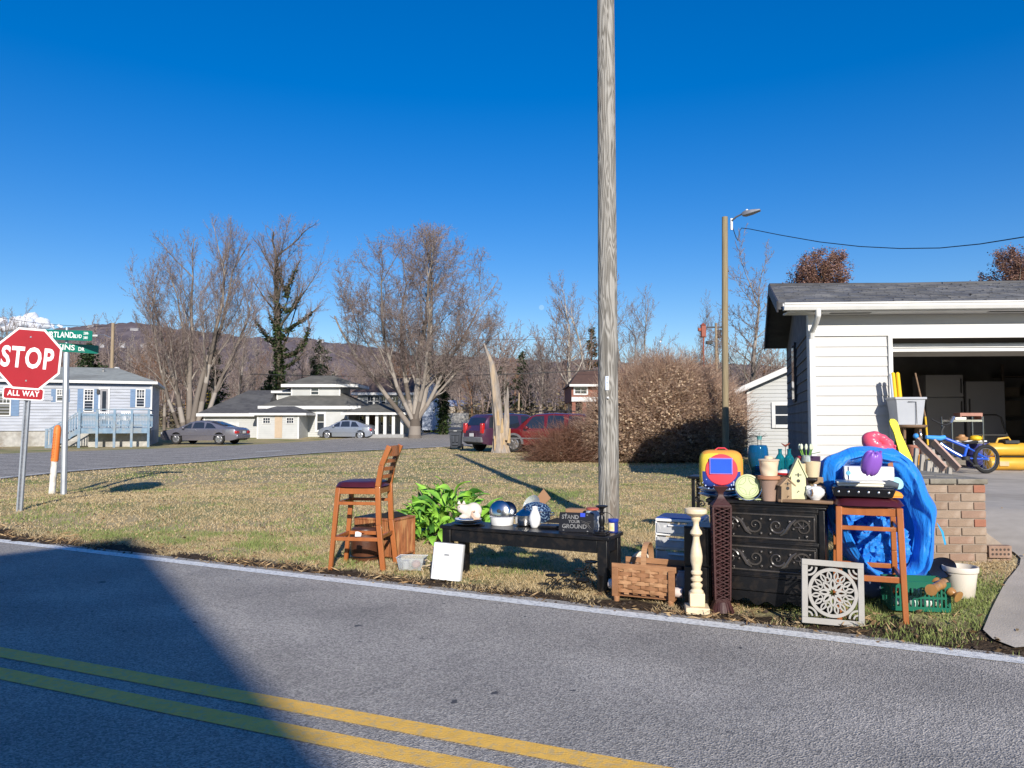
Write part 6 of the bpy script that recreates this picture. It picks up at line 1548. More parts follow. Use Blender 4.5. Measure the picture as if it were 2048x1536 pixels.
hd = MB(); a, b = lpp(1484,429,-.5), lpp(1521,420,-.75); d = (b-a).normalized(); s_ = d.cross(Vector((0,0,1))).normalized(); u_ = s_.cross(d)
vs = []
for f, w2, t2 in ((0,.06,.05),(.18,.14,.07),(.55,.15,.055),(1,.10,.02)):
    c_ = a.lerp(b, f); vs += [c_-s_*w2-u_*t2, c_+s_*w2-u_*t2, c_+s_*w2*.9+u_*t2, c_-s_*w2*.9+u_*t2]
hd.add(vs, [(i*4+k, i*4+(k+1) % 4, (i+1)*4+(k+1) % 4, (i+1)*4+k) for i in range(3) for k in range(4)] + [(3,2,1,0),(12,13,14,15)]).build('lamp_head', GM, lp, True, .012)
MB().lathe([(0,0),(.04,0),(.04,.05),(.03,.065),(0,.065)], 12, tuple(a.lerp(b,.28)+u_*.06)).build('photocell', mat('pale_cap', (.7,.7,.72)), lp)
cab_pts = [P(1463,448,LPY-.1), P(1472,475,LPY-.2), P(1476,482,LPY-.3), P(1479,463,LPY-.3), P(1483,456,LPY-.3), P(1500,458,LPY-.6), P(1560,470,LPY-1.8), P(1640,484,LPY-3.2), P(1720,493,LPY-4.6), P(1800,497,LPY-6), P(1880,496,LPY-7.3), P(1960,488,LPY-8.6), P(2060,472,LPY-10)]
o = MB().tube(cab_pts, .012, 6).build('overhead_cable', CAB); tag(o, 'black cable drooping from the slim lamp post over the garage roof', 'cable', 'overhead cables')

# -------------------------------------------------- road signs
GALV = mat('galvanised_steel', (.50,.53,.57), (.38,.40,.44), sc=6, rough=.45, metal=.6)
SY = 11.67; sb_ = on(38, 1021); SY = sb_.y; sg = thing('stop_sign', 'red STOP sign with ALL WAY plate on a punched steel post', 'traffic sign', sb_)
def sp(px, py, Y=None): return P(px, py, Y or SY) - sb_
RED = mat('red_sign_sheeting', (.36,.012,.022), (.31,.01,.018), sc=3, rough=.4); WS = mat('white_sign_sheeting', (.85,.85,.85), (.8,.8,.8), rough=.4)
cS = sp(60, 718); tilt = R(4.2); kS = SY/1500; rS = 61.5*kS/math.cos(R(22.5))
pm_ = MB(); top_ = sp(49, 798); t0 = Vector((0,.0,-.2)); t1 = sp(62, 662) + Vector((0,.03,0)); 
dx = (t1-t0).normalized()
for s_, w2 in ((-1,.012),(1,.012)): pm_.bar(t0+Vector((s_*.031,0,0)), t1+Vector((s_*.031,0,0)), .022, .035, up=(0,1,0))
pm_.bar(t0+Vector((0,.03,0)), t1+Vector((0,.03,0)), .05, .006, up=(0,1,0)); pm_.build('post', GALV, sg, False)
hm_ = MB()
for i in range(46): c_ = t0.lerp(t1, (i+.5)/46); hm_.cb((c_.x, c_.y+.024, c_.z), (.014,.004,.018))
hm_.build('punched_holes', DARKP, sg, False, kind='stuff')
Ms = Tr(cS.x, -.03, cS.z) @ Rz(R(6)) @ Ry(tilt)
oc = [(rS*math.cos(R(22.5+45*i)), rS*math.sin(R(22.5+45*i))) for i in range(8)]
m = MB(); m.M = Ms; m.prism([(x*.999, z*.999) for x, z in oc], -.002, .003); pl = m.build('sign_plate', WS, sg, False)
m = MB(); m.M = Ms; m.prism([(x*.935, z*.935) for x, z in oc], -.0045, -.0025); m.build('red_face', RED, pl, False)
text('STOP', rS*.86, WS, pl, Ms @ Tr(-.02,-.0055,.0), bold=.012, ext=.0006, sx=.68, space=1.1)
m = MB(); m.M = Ms
for zz in (rS*.66, -rS*.66): m.cb((.0,-.007,zz), (.022,.006,.022))
m.build('bolt', CHR, pl)
cA = sp(49.5, 787.5); Ma = Tr(cA.x, -.03, cA.z) @ Rz(R(6)) @ Ry(tilt*.75); wA, hA = 39*kS, 12.5*kS
def rrect(w, h, r, n=5): return [(sx*(w-r)+r*math.cos(a), sz*(h-r)+r*math.sin(a)) for sx, sz, a0 in ((1,1,0),(-1,1,90),(-1,-1,180),(1,-1,270)) for a in [R(a0+90*i/n) for i in range(n+1)]]
m = MB(); m.M = Ma; m.prism(rrect(wA, hA, .04), -.002, .003); pl = m.build('all_way_plate', WS, sg, False)
m = MB(); m.M = Ma; m.prism(rrect(wA*.94, hA*.82, .03), -.0045, -.0025); m.build('red_face', RED, pl, False)
text('ALL WAY', hA*1.2, WS, pl, Ma @ Tr(0,-.0055,0), bold=.0025, ext=.0006, sx=.86, space=1.12)
# street name sign
NY = 14.2; nb = P(127, 1001, NY); nb.z = terr(nb.x, NY); kN = NY/1500; ns = thing('street_name_sign', 'two green street name blades on a plain steel post', 'street sign', nb)
def npx(px, py): return P(px, py, NY)-nb
tpn = npx(134, 655); rN = 5.8*kN
MB().tube([(0,0,-.2), (npx(133,705).x,0,npx(133,705).z)], rN, 8).build('post', GALV, ns, True); 
c1 = npx(134, 679); MB().tube([npx(133,704)+Vector((0,0,0)), tpn], rN*.55, 10).build('bracket', GALV, ns)
SG = mat('green_sign_sheeting', (.0,.17,.125), (.0,.145,.105), sc=3, rough=.4)
def blade(pa, pb, yt, yb, M0, label, rr=.02):
    a = npx(pa, (yt+yb)/2); b = npx(pb, (yt+yb)/2); w = (b.x-a.x)/2; h = (npx(0,yt).z-npx(0,yb).z)/2
    return (a+b)/2, w, h
cB, wB, hB = blade(57, 193, 661, 681, None, '')
M1 = Tr(cB.x+.0, -.09, cB.z) @ Rz(R(-4)) @ Ry(R(2.0))
m = MB(); m.M = M1; m.prism(rrect(wB, hB, .025), -.004, .004); b1 = m.build('name_blade', SG, ns, False)
text('COURTLAND', hB*1.6, WS, b1, M1 @ Tr(-wB*.72,-.0055,0), sx=.80, align='LEFT', bold=.002, ext=.0005); text('BLVD', hB*1.0, WS, b1, M1 @ Tr(wB*.42,-.0055,-hB*.2), sx=.74, align='LEFT', bold=.002, ext=.0005)
text('288-', hB*.74, WS, b1, M1 @ Tr(wB*.73,-.0055,hB*.44), sx=.85, align='LEFT', bold=.0005, ext=.0005); text('380', hB*.74, WS, b1, M1 @ Tr(wB*.73,-.0055,-hB*.44), sx=.85, align='LEFT', bold=.0005, ext=.0005)
cB, wB, hB = blade(86, 181, 687, 704, None, '')
M2 = Tr(cB.x, -.05, cB.z) @ Rz(R(38)) @ Ry(R(1.0)); wB *= 1.25
m = MB(); m.M = M2; m.prism(rrect(wB, hB, .03), -.004, .004); b2 = m.build('name_blade', SG, ns, False)
text('WICKINS', hB*1.75, WS, b2, M2 @ Tr(-wB*.78,-.0055,0), sx=1.02, align='LEFT', bold=.002, ext=.0005); text('DR', hB*1.2, WS, b2, M2 @ Tr(wB*.38,-.0055,-hB*.2), sx=.8, align='LEFT', bold=.002, ext=.0005)
# buried line marker post
mp_ = on(103, 987); mk = thing('marker_post', 'white line marker post with orange top beside the street sign', 'marker post', mp_)
kM = mp_.y/1500; tz = P(116, 850, mp_.y)-mp_; zz = P(110, 922, mp_.y)-mp_; r_ = 6.0*kM
ax_ = Vector((tz.x, 0, tz.z)); f = zz.z/tz.z
MB().tube([(0,0,-.15), ax_*f], r_, 16).build('tube', mat('scuffed_white_plastic', (.80,.77,.72), (.66,.62,.56), sc=5, rough=.5, c3=(.4,.34,.27), c3sc=9, c3amt=.6), mk)
oc_ = MB().tube([ax_*f*.995, ax_*.93, ax_*.975, ax_*1.0], [r_*1.15, r_*1.15, r_*.95, r_*.4], 16).build('cap', mat('faded_orange_plastic', (.82,.22,.045), (.68,.16,.03), sc=5, rough=.5), mk)
pr = MB(); rg = random.Random(8)
for col in (-.025, .01):
    z = f+.05
    while z < .88:
        l_ = rg.uniform(.008, .022); c_ = ax_*z; a_ = math.asin(max(-1, min(1, (col+.008)/(r_*1.15)))); 
        yy = -r_*1.15*math.cos(a_)-.001
        pr.box(c_.x+col-.008, c_.x+col+.008, yy-.001, yy+.004, c_.z, c_.z+l_*ax_.z*.7); z += l_*.7+.012
pr.build('worn_print', mat('worn_black_print', (.22,.06,.02)), mk, False)

# -------------------------------------------------- the house across the road whose shadow lies on it
def sback(px, py, h):
    g = G(px, py); l_ = h/math.tan(R(SUN_EL)); return Vector((g.x - SH.x*l_, g.y - SH.y*l_))
APZ = 9.6; ap = sback(270, 1076, APZ)
hs = thing('neighbour_house', 'tall gabled house on the other side of the road', 'house', (ap.x, ap.y, 0), TH)
sl = .60; wH = 5.4; zE = APZ-sl*wH
MB().prism([(-wH,-.2),(wH,-.2),(wH,zE),(0,APZ-.05),(-wH,zE)], -11, -.4).build('wall', M_VINYL_W, hs, False)
m = MB()
for s_ in (-1,1): m.add([(0,0,APZ-.15),(s_*(wH+.5),0,zE-.5*sl-.15),(s_*(wH+.5),-11.4,zE-.5*sl-.15),(0,-11.4,APZ-.15),(0,0,APZ),(s_*(wH+.5),0,zE-.5*sl),(s_*(wH+.5),-11.4,zE-.5*sl),(0,-11.4,APZ)], [(0,1,2,3),(4,5,6,7),(0,1,5,4),(1,2,6,5),(2,3,7,6)])
m.build('roof', M_ROOF_D, hs, False)
for x in (-2.4, 0, 2.4):
    for z in (1.1, 4.0):
        if x == 0 and z < 2: continue
        f_ = MB().box(x-.6,x+.6,-.4,-.36,z-.1,z+1.6).build('window', M_TRIM, hs, False); MB().box(x-.5,x+.5,-.36,-.352,z,z+1.5).build('pane', M_PANE, f_, False)
MB().box(-.5,.5,-.4,-.36,0,2.1).build('door', BW, hs, False)
# ================================================================ THE ROADSIDE SALE
ORW = mat('orange_cherry_wood', (.40,.135,.04), (.28,.085,.025), sc=3, rough=.35, stretch=(6,6,.8), bump=.1, bsc=30, coat=.2)
SEATV = mat('burgundy_vinyl', (.075,.014,.022), (.05,.009,.015), sc=6, rough=.3)
BLK = mat('black_distressed_wood', (.0075,.0075,.009), (.004,.004,.005), sc=4, rough=.36, c3=(.035,.026,.02), c3sc=14, c3amt=.35, bump=.15, bsc=25)
IRON = mat('black_wrought_iron', (.018,.016,.015), (.01,.009,.009), sc=20, rough=.5, metal=.3, bump=.2, bsc=60)
WHP = mat('glossy_white_plastic', (.82,.82,.83), (.78,.78,.79), rough=.25); WCER = mat('white_glazed_ceramic', (.80,.80,.80), (.76,.76,.76), rough=.15, coat=.4)
STEEL = mat('brushed_steel', (.62,.61,.60), (.5,.49,.48), sc=8, rough=.18, metal=1)
TERRA = mat('terracotta', (.50,.24,.14), (.40,.18,.10), sc=8, rough=.85); CARD = mat('brown_cardboard', (.36,.20,.11), (.30,.165,.09), sc=3, rough=.9)
BLUEP = mat('deep_blue_plastic_cap', (.02,.05,.42), (.015,.04,.36), rough=.35); NAVY = mat('navy_print', (.02,.04,.14), (.015,.03,.1), rough=.5)
def put(o, p, label, cat, rz=TH, group=None):
    o.location = p; o.rotation_euler = (0, 0, rz); return tag(o, label, cat, group)
def vprof(pts): return [(r, z) for r, z in pts]

def bar_stool(loc, rz, label, lean=.30, short=False):
    t = thing('bar_stool', label, 'bar stool', loc, rz, 'orange wooden bar stools'); w = .19
    MB().grid(lambda u, v: (lambda a, s: (.235*s*math.copysign(abs(math.cos(a)) ** .55, math.cos(a)), -.02 + .235*s*math.copysign(abs(math.sin(a)) ** .55, math.sin(a)), .775 + .055*math.sqrt(max(0, 1-s ** 5)) + .008*noise.noise((math.cos(a)*s*3, math.sin(a)*s*3, 1))))(2*math.pi*u, 1-v), 36, 10, cu=True).box(-.2,.2,-.22,.18,.765,.78).build('seat', SEATV, t)
    for sx in (-1,1):
        MB().bar((sx*.205,-.265,-.01),(sx*w,-.20,.765),.036,.040,w2=.042,h2=.046,up=(0,1,0)).build('leg', ORW, t, True, .005)
        b = MB(); pts = [(sx*.205,.255,-.01),(sx*.195,.205,.42),(sx*w,.19,.78),(sx*w,.225,.98),(sx*(w-.005),lean,1.165)]
        if short: pts[-1] = (sx*(w-.002),.245,1.05)
        for p_, q_ in zip(pts, pts[1:]): b.bar(p_, q_, .036, .050, up=(0,1,0))
        b.build('back_post', ORW, t, True, .004)
        for z, yy, y2, hh in ((.735,-.19,.175,.055),(.62,-.20,.18,.03),(.285,-.225,.2,.036)): MB().bar((sx*(w+.002+.012*(1-z/.8)),yy,z),(sx*(w+.002+.012*(1-z/.8)),y2,z),.022,hh).build('rail', ORW, t, True, .003)
    for z, yy, hh in ((.735,-.20,.055),(.62,-.207,.03),(.285,-.235,.04)): MB().bar((-w,yy,z),(w,yy,z),.022,hh).build('rail', ORW, t, True, .003)
    for z, yy, hh in ((.735,.19,.055),(.30,.215,.035)): MB().bar((-w,yy,z),(w,yy,z),.02,hh).build('rail', ORW, t, True, .003)
    for z, hh in ((1.115,.10),(1.02,.035),(.945,.035),(.87,.035))[2 if short else 0:]:
        f = (z-.78)/.385; y0 = .19+(lean-.19)*f ** 1.3; m = MB()
        for i in range(6):
            a, b = -w+.02+(2*w-.04)*i/6, -w+.02+(2*w-.04)*(i+1)/6
            m.bar((a,y0+.03*math.sin(math.pi*i/6),z),(b,y0+.03*math.sin(math.pi*(i+1)/6),z),.018,hh)
        m.build('slat', ORW, t, True)
    return t
p = on(729, 1131); s1_ = bar_stool(p, R(-90-8), 'orange wooden bar stool with slatted back, standing alone by the bamboo chest')

# ---------------- bamboo chest, brown drum, black cover
BAM = mat('red_brown_bamboo', (.38,.14,.05), (.15,.05,.02), sc=7, rough=.4, stretch=(5,5,1), c3=(.55,.30,.12), c3sc=4, c3amt=.5, coat=.2)
p = G(787, 1119, 0); bc = thing('bamboo_chest', 'reddish bamboo chest standing behind the lone bar stool', 'chest', p, TH)
m = MB().box(-.47,-.01,.01,.36,.02,.385).build('panel', mat('dark_red_stain', (.12,.035,.02), (.07,.02,.012), sc=5, rough=.5), bc, False)
fr = MB()
for a, b in (((0,0,0),(0,0,.4)),((-.48,0,0),(-.48,0,.4)),((0,.37,0),(0,.37,.4)),((-.48,.37,0),(-.48,.37,.4)),((-.49,0,.39),(.01,0,.39)),((-.49,.37,.39),(.01,.37,.39)),((0,-.01,.39),(0,.38,.39)),((-.48,-.01,.39),(-.48,.38,.39)),((0,0,.03),(0,.37,.03)),((-.48,0,.03),(0,0,.03))): fr.tube([a,b],.014,8)
fr.build('frame', BAM, bc)
sl = MB()
for i in range(19): y = .03+.31*i/18; sl.tube([(.002,y,.03),(.002+rnd.uniform(-.002,.002),y,.39)], .0066, 6)
for i in range(23): x = -.46+.44*i/22; sl.tube([(x,.0,.03),(x,.0,.39)], .0085, 6)
for i in range(16): y = .02+.33*i/15; sl.tube([(-.48,y,.392),(0,y,.392)], .0085, 6)
sl.build('bamboo_slats', BAM, bc, kind='stuff')
p = on(731, 1120); o = thing('leather_drum', 'dark brown leather drum stool in front of the bamboo chest', 'drum stool', p)
BRL = mat('dark_brown_leather', (.095,.035,.018), (.05,.018,.01), sc=4, rough=.45, bump=.25, bsc=40, c3=(.15,.06,.03), c3sc=3, c3amt=.5)
MB().lathe([(0,0),(.125,0),(.14,.02),(.152,.15),(.15,.28),(.14,.325),(0,.33)], 28).build('body', BRL, o)
for z in (.05, .29): MB().lathe([(.148,z-.008),(.156,z),(.148,z+.008)], 28).build('piping', BLK, o)
o = MB().grid(lambda u, v: (-.27+.22*u, .05+.28*v, .405+.05*math.sin(math.pi*u) ** .6*math.sin(math.pi*v) ** .6*(1+.5*noise.noise((u*4, v*4, 2)))), 12, 12).build('black_cloth', mat('black_cloth', (.012,.012,.014), rough=.9)); put(o, bc.location, 'black folded cloth lying on the bamboo chest', 'cloth')
o = MB().prism([(0,0),(.055,0),(.06,.03),(.03,.045),(.004,.045)], 0, .004).build('paper_tag', WHP); put(o, P(710,1073,7.12), 'small white torn tag on the stool rung before the brown drum', 'tag', .1)

# ---------------- heap of artificial leaves
lf = MB(); n = 7
def leaf_pt(i, s):
    f = i/n; w = .036*math.sin(math.pi*min(1, f*1.02+.03)) ** .8*(1.25-f*.6); return (s*w, f*.17, .035*math.sin(f*2.6) - .05*f*f + abs(s)*.010)
vs = [leaf_pt(i, s) for i in range(n+1) for s in (-1,0,1)]
lf.add(vs, [(i*3+k, i*3+k+1, (i+1)*3+k+1, (i+1)*3+k) for i in range(n) for k in range(2)])
LG = [mat('silk_leaf_%s' % a, c, tuple(x*.75 for x in c), sc=9, rough=.45) for a, c in (('bright_green', (.29,.56,.07)), ('fresh_green', (.21,.46,.06)), ('deep_green', (.06,.19,.03)), ('lime_green', (.30,.52,.08)))]
pl_ = thing('artificial_plant', 'sprawling heap of bright green artificial leaves behind the black bench', 'plant', on(888, 1085) + Vector((0, .30, 0)))
l0 = lf.build('leaf', LG[0], pl_, True); l0.hide_render = False
rg = random.Random(12)
st_ = MB(); first = True
for i in range(290):
    a = rg.uniform(0, 6.283); r = rg.random() ** .55; x = .60*r*math.cos(a); y = .36*r*math.sin(a)
    hmax = .56*(1-.75*r*r)*(1 - .25*max(0, -x/.5)) + .05
    z = rg.uniform(.25, 1.0)*hmax if i % 5 else rg.uniform(.02, .15)
    out = math.atan2(y-.1, x)-math.pi/2 + rg.gauss(0, .7)
    M_ = Tr(x, y, z) @ Rz(out) @ Rx(rg.gauss(.25, .5) + .35*z/hmax) @ Ry(rg.gauss(0, .5)) @ Matrix.Scale(rg.uniform(.9, 1.6), 4)
    mt = LG[rg.choice([0,0,1,1,2,3])]
    if first: l0.matrix_local = M_; first = False
    else: clone(l0, pl_, M_, mt)
    if i % 4 == 0: st_.tube([(x*.3, y*.3, 0), (x*.7, y*.7, z*.7), (x, y, z)], .004, 4)
st_.build('stems', LG[2], pl_, kind='stuff')

# ---------------- clear tub, cords, air purifier
CLR = glass('clear_plastic', (.88,.9,.92), .08, .85)
p = on(824, 1138); o = thing('clear_tub', 'small clear plastic tub of odds and ends on the grass', 'tub', p, -.1)
vs = []
for (hx, hy, z) in ((.105,.07,0),(.13,.085,.115),(.137,.092,.118),(.128,.083,.112),(.103,.068,.004)): vs += [(-hx,-hy,z),(hx,-hy,z),(hx,hy,z),(-hx,hy,z)]
MB().add(vs, [(i*4+k, i*4+(k+1) % 4, (i+1)*4+(k+1) % 4, (i+1)*4+k) for i in range(4) for k in range(4)] + [(3,2,1,0)]).build('shell', CLR, o, False)
put(MB().lathe([(0,0),(.033,0),(.035,.075),(.032,.08),(0,.08)], 16).build('candle_tin', mat('grey_tin', (.5,.48,.46))), p + Vector((-.055,-.02,.007)), 'grey tin inside the clear tub', 'tin')
put(MB().ball((0,0,.04), .045, 8, .85).build('pink_wrapper', mat('pink_foil', (.60,.26,.20), (.45,.3,.25), sc=20, rough=.4)), p + Vector((.04,.0,.006)), 'pinkish crumpled wrapper inside the clear tub', 'wrapper')
p = on(857, 1142); m = MB(); rg = random.Random(4)
for k in range(5):
    pts = [(.03*math.cos(a*.9+k)*rg.uniform(.7,1.3), .03*math.sin(a*.9+k)*rg.uniform(.7,1.3), .012+.012*a*.6+.01*k) for a in range(9)]; m.tube(pts, .005, 6)
m.tube([(-.03,-.04,.0),(-.05,-.045,.03),(-.035,-.04,.055),(.01,-.03,.05)], .004, 6)
put(m.build('cord_bundle', mat('cream_cord', (.62,.52,.38), (.45,.35,.22))), p, 'tangled cream cords lying between the clear tub and the white purifier', 'cords')
p = on(891, 1160); ap_ = thing('air_purifier', 'white slab shaped air purifier leaning by the left bench leg', 'air purifier', p, R(-8)); k = p.y/1500; w = 31*k; h = 71*k
Mp = Ry(R(4.0)) @ Rx(R(-8))
bx = MB(); bx.M = Mp
for z0, z1 in ((0, h),): bx.prism([(-w,.0),(-w*.92,-.028),(-w*.5,-.045),(0,-.05),(w*.5,-.045),(w*.92,-.028),(w,.0),(w*.95,.085),(-w*.95,.085)], z0, z1, 'z')
bx.build('housing', WHP, ap_, True, .006)
for s_ in (-1,1):
    g = MB(); g.M = Mp; g.bar((s_*w*.80,-.0375,h*.18),(s_*w*.80,-.0375,h*.74),.006,.004,up=(0,1,0)); g.build('groove', mat('pale_grey_plastic', (.45,.45,.46)), ap_, False)
g = MB(); g.M = Mp; g.box(-.026,.026,-.0525,-.049,h*.66,h*.72); g.build('badge', mat('pale_grey_plastic', (.45,.45,.46)), ap_, False)
g = MB(); g.M = Mp; g.box(-.018,.018,-.0535,-.0526,h*.68,h*.70).box(-.012,.012,-.052,-.049,h*.09,h*.10); g.build('badge_print', STEEL, ap_, False)
g = MB(); g.M = Mp; g.box(-w*.8,w*.8,.0,.07,h+.001,h+.004); g.build('grille', mat('mid_grey_grille', (.25,.25,.26)), ap_, False)

# ---------------- black bench
BH = .455; BA = G(885, 1050, BH); BB = G(1214, 1074, BH); bl = (BB-BA).length; bth = math.atan2(BB.y-BA.y, BB.x-BA.x)
bn_ = thing('bench', 'long low black wooden bench loaded with kitchenware', 'bench', (BA.x, BA.y, 0), bth)
MB().box(-.02,bl+.02,-.015,.36,BH-.032,BH).build('top', BLK, bn_, True, .005)
MB().box(.09,bl-.09,.005,.03,BH-.14,BH-.034).box(.09,bl-.09,.315,.34,BH-.14,BH-.034).build('apron', BLK, bn_, True, .003)
for x in (.012, bl-.045): MB().box(x,x+.03,.07,.28,BH-.14,BH-.034).build('apron', BLK, bn_, True, .003)
for x in (.0, bl-.085):
    for y in (-.005, .275): MB().box(x,x+.085,y,y+.08,-.03,BH-.033).build('leg', BLK, bn_, True, .004)
MB().box(bl-.055,bl-.03,.08,.27,.10,.16).build('stretcher', BLK, bn_, True, .003)
BZ = BH+.001
def BI(px, py, dz=0.0, back=0.0): 
    g = G(px, py, BH); return Vector((g.x+RN.x*back, g.y+RN.y*back, BZ+dz))
p = BI(931, 1051, 0, .05)
for i, (r, z, mt, lab) in enumerate(((.155,0,BLK,'wide dark bottom plate of the stack under the ceramic cat'), (.125,.019,mat('charcoal_plate', (.03,.032,.036), rough=.3),'charcoal middle plate of the stack under the ceramic cat'), (.122,.036,WCER,'white rimmed top plate under the ceramic cat'))):
    put(MB().lathe([(0,0),(r*.6,0),(r*.95,.016),(r,.019),(r*.97,.021),(r*.6,.006),(0,.006)], 36).build('plate', mt), p+Vector((0,0,z)), lab, 'plate', group='stacked plates on the bench')
# the ceramic cat: one body, curled sitting, head to the left
ct = thing('ceramic_cat', 'cream ceramic cat figurine crouching on the stacked plates', 'figurine', p+Vector((.02,.0,.045)), R(-10))
CRM = mat('cream_bisque', (.70,.62,.54), (.62,.54,.46), sc=30, rough=.6)
me = bpy.data.metaballs.new('cat'); me.resolution = .012; me.render_resolution = .012; mo = bpy.data.objects.new('catmeta', me); COL.objects.link(mo)
for (x, y, z, r, sx, sy, sz) in ((.03,0,.085,.105,1.0,.8,.95),(-.01,0,.06,.08,1,.8,.7),(-.075,-.02,.105,.062,1,1,.92),(-.06,-.03,.03,.035,1.6,.8,.7),(.075,-.055,.04,.04,1.1,.8,1)):
    e = me.elements.new(); e.type = 'ELLIPSOID'; e.co = (x,y,z); e.radius = r*1.25; e.size_x, e.size_y, e.size_z = sx, sy, sz
bpy.context.view_layer.update(); cm = bpy.data.meshes.new_from_object(mo.evaluated_get(bpy.context.evaluated_depsgraph_get())); bpy.data.objects.remove(mo)
cm.materials.clear(); finish('body', cm, CRM, ct)
for sx in (-.100, -.055): m = MB(); m.M = Tr(sx,-.03,.145); m.lathe([(.018,0),(.012,.014),(.002,.03)], 10, sx=1, sy=.6); m.build('ear', CRM, ct)
MB().tube([(.10,-.075,.02),(.06,-.095,.02),(.035,-.095,.05),(.04,-.088,.085),(.065,-.088,.09)], [.008,.011,.011,.009,.006], 8).build('tail', mat('tan_glaze', (.55,.38,.27)), ct)
MB().ball((-.128,-.045,.105), .006, 6).ball((-.11,-.062,.122), .0045, 6).ball((-.085,-.072,.122), .0045, 6).build('face', mat('pinkish_glaze', (.55,.3,.25)), ct)
# casserole, lids, box, pot, roaster, board, dish, vase, panel
p = BI(998, 1051, 0, .06); c_o = MB().lathe([(0,0),(.100,0),(.105,.008),(.112,.072),(.118,.076),(.112,.079),(.104,.07),(.098,.012),(0,.01)], 36).build('casserole_dish', WCER); put(c_o, p, 'white round casserole dish holding a steel lid', 'dish')
def lid(r, mt, lab, pos, tx, tz):
    t = thing('pot_lid', lab, 'lid', pos, tz, 'steel lids on the bench'); m = MB(); m.M = Rx(R(tx)); m.lathe([(r,0),(r*1.02,.004),(r*.98,.008),(r*.8,.018),(r*.4,.027),(0,.029)], 36); m.build('dome', mt, t)
    m = MB(); m.M = Rx(R(tx)); m.lathe([(0,.028),(.008,.03),(.01,.04),(.018,.044),(.016,.054),(0,.056)], 14); m.build('knob', DARKP, t)
lid(.098, STEEL, 'shiny steel lid standing in the white casserole', p+Vector((-.02,-.01,.12)), 78, R(-14))
lid(.09, mat('dark_steel', (.12,.13,.15), rough=.2, metal=1), 'dark steel lid leaning behind the shiny one', p+Vector((.045,.05,.115)), 72, R(-10))
put(MB().box(-.045,.045,-.03,.03,0,.145).build('white_carton', WHP, None, True, .004), BI(981,1046,0,.2), 'plain white carton behind the shiny lid', 'carton', TH+.2)
p = BI(1042, 1054, 0, .08); t = thing('steel_pot', 'steel cooking pot with pointed lid beside the white vase', 'pot', p, TH)
MB().lathe([(0,0),(.065,0),(.08,.012),(.088,.05),(.086,.095),(.092,.098),(.086,.101)], 32).build('bowl', STEEL, t)
MB().lathe([(.088,.1),(.075,.115),(.04,.14),(.012,.155),(0,.156)], 32).build('lid', STEEL, t); MB().lathe([(0,.155),(.008,.16),(.014,.172),(0,.18)], 12).build('knob', DARKP, t)
MB().tube([(-.085,0,.085),(-.115,0,.08),(-.115,-.0,.06),(-.087,0,.055)], .006, 6).build('handle', STEEL, t)
t = thing('speckled_roaster', 'dark blue speckled enamel roaster behind the steel pot', 'roaster', BI(1053,1050,0,.22), TH)
ENM = bpy.data.materials.new('blue_speckled_enamel'); ENM.use_nodes = True; nt = ENM.node_tree; v = nd(nt,'ShaderNodeTexNoise'); v.inputs['Scale'].default_value = 70; r_ = nd(nt,'ShaderNodeValToRGB'); r_.color_ramp.elements[0].position = .5; r_.color_ramp.elements[0].color = (.012,.025,.07,1); r_.color_ramp.elements[1].position = .62; r_.color_ramp.elements[1].color = (.22,.33,.45,1)
tcn = nd(nt,'ShaderNodeTexCoord'); nt.links.new(tcn.outputs['Object'], v.inputs[0]); nt.links.new(v.outputs[0], r_.inputs[0]); nt.links.new(r_.outputs[0], nt.nodes['Principled BSDF'].inputs['Base Color']); nt.nodes['Principled BSDF'].inputs['Roughness'].default_value = .2
MB().lathe([(0,0),(.11,0),(.135,.03),(.14,.10),(.15,.105)], 32, sx=1.0, sy=.75).build('pan', ENM, t); MB().lathe([(.145,.106),(.135,.13),(.1,.165),(.05,.182),(0,.186)], 32, sx=1, sy=.75).build('lid', ENM, t)
MB().tube([(.145,0,.095),(.18,0,.095),(.18,0,.075),(.145,0,.07)], .006, 6).build('handle', ENM, t)
p = BI(1050, 1046, 0, .30); put(MB().add([(-.15,.02,.02),(.03,.06,.245),(.11,.05,.16),(-.06,.0,-.02),(-.15,.026,.02),(.03,.066,.245),(.11,.056,.16),(-.06,.006,-.02)], [(0,1,2,3),(7,6,5,4),(0,4,5,1),(1,5,6,2),(2,6,7,3),(3,7,4,0)]).build('brown_board', CARD, None, False), p+Vector((0,0,.04)), 'plain brown board tilted behind the blue speckled roaster', 'board')
o = MB(); o.M = Rx(R(62)); o.lathe([(0,.0),(.05,.0),(.075,.012),(.095,.035),(.1,.04),(.09,.034),(.07,.016),(0,.006)], 32); put(o.build('glass_dish', glass('clear_glass', (.85,.9,.92), .03, .7)), BI(1038,1046,.12,.33), 'clear glass dish leaning behind the brown board', 'dish', TH-.3)
put(MB().lathe([(0,0),(.03,0),(.037,.006),(.044,.03),(.052,.07),(.05,.10),(.036,.135),(.024,.16),(.025,.185),(.022,.185),(.019,.16),(.0,.05)], 30).build('vase', WCER), BI(1067,1056,0,.03), 'plain white bottle shaped vase near the front edge of the bench', 'vase')
t = thing('solar_panel', 'small dark blue ribbed panel lying on the bench', 'panel', BI(1096,1058,.012,.06), TH+.25); PB = mat('dark_panel_blue', (.018,.03,.07), (.012,.02,.05), rough=.3)
MB().box(-.10,.10,-.07,.07,0,.014).build('frame', BLK, t, True, .003)
for i in range(6): MB().box(-.09,.09,-.062+.021*i,-.046+.021*i,.0145,.018).build('cell', PB, t, False)
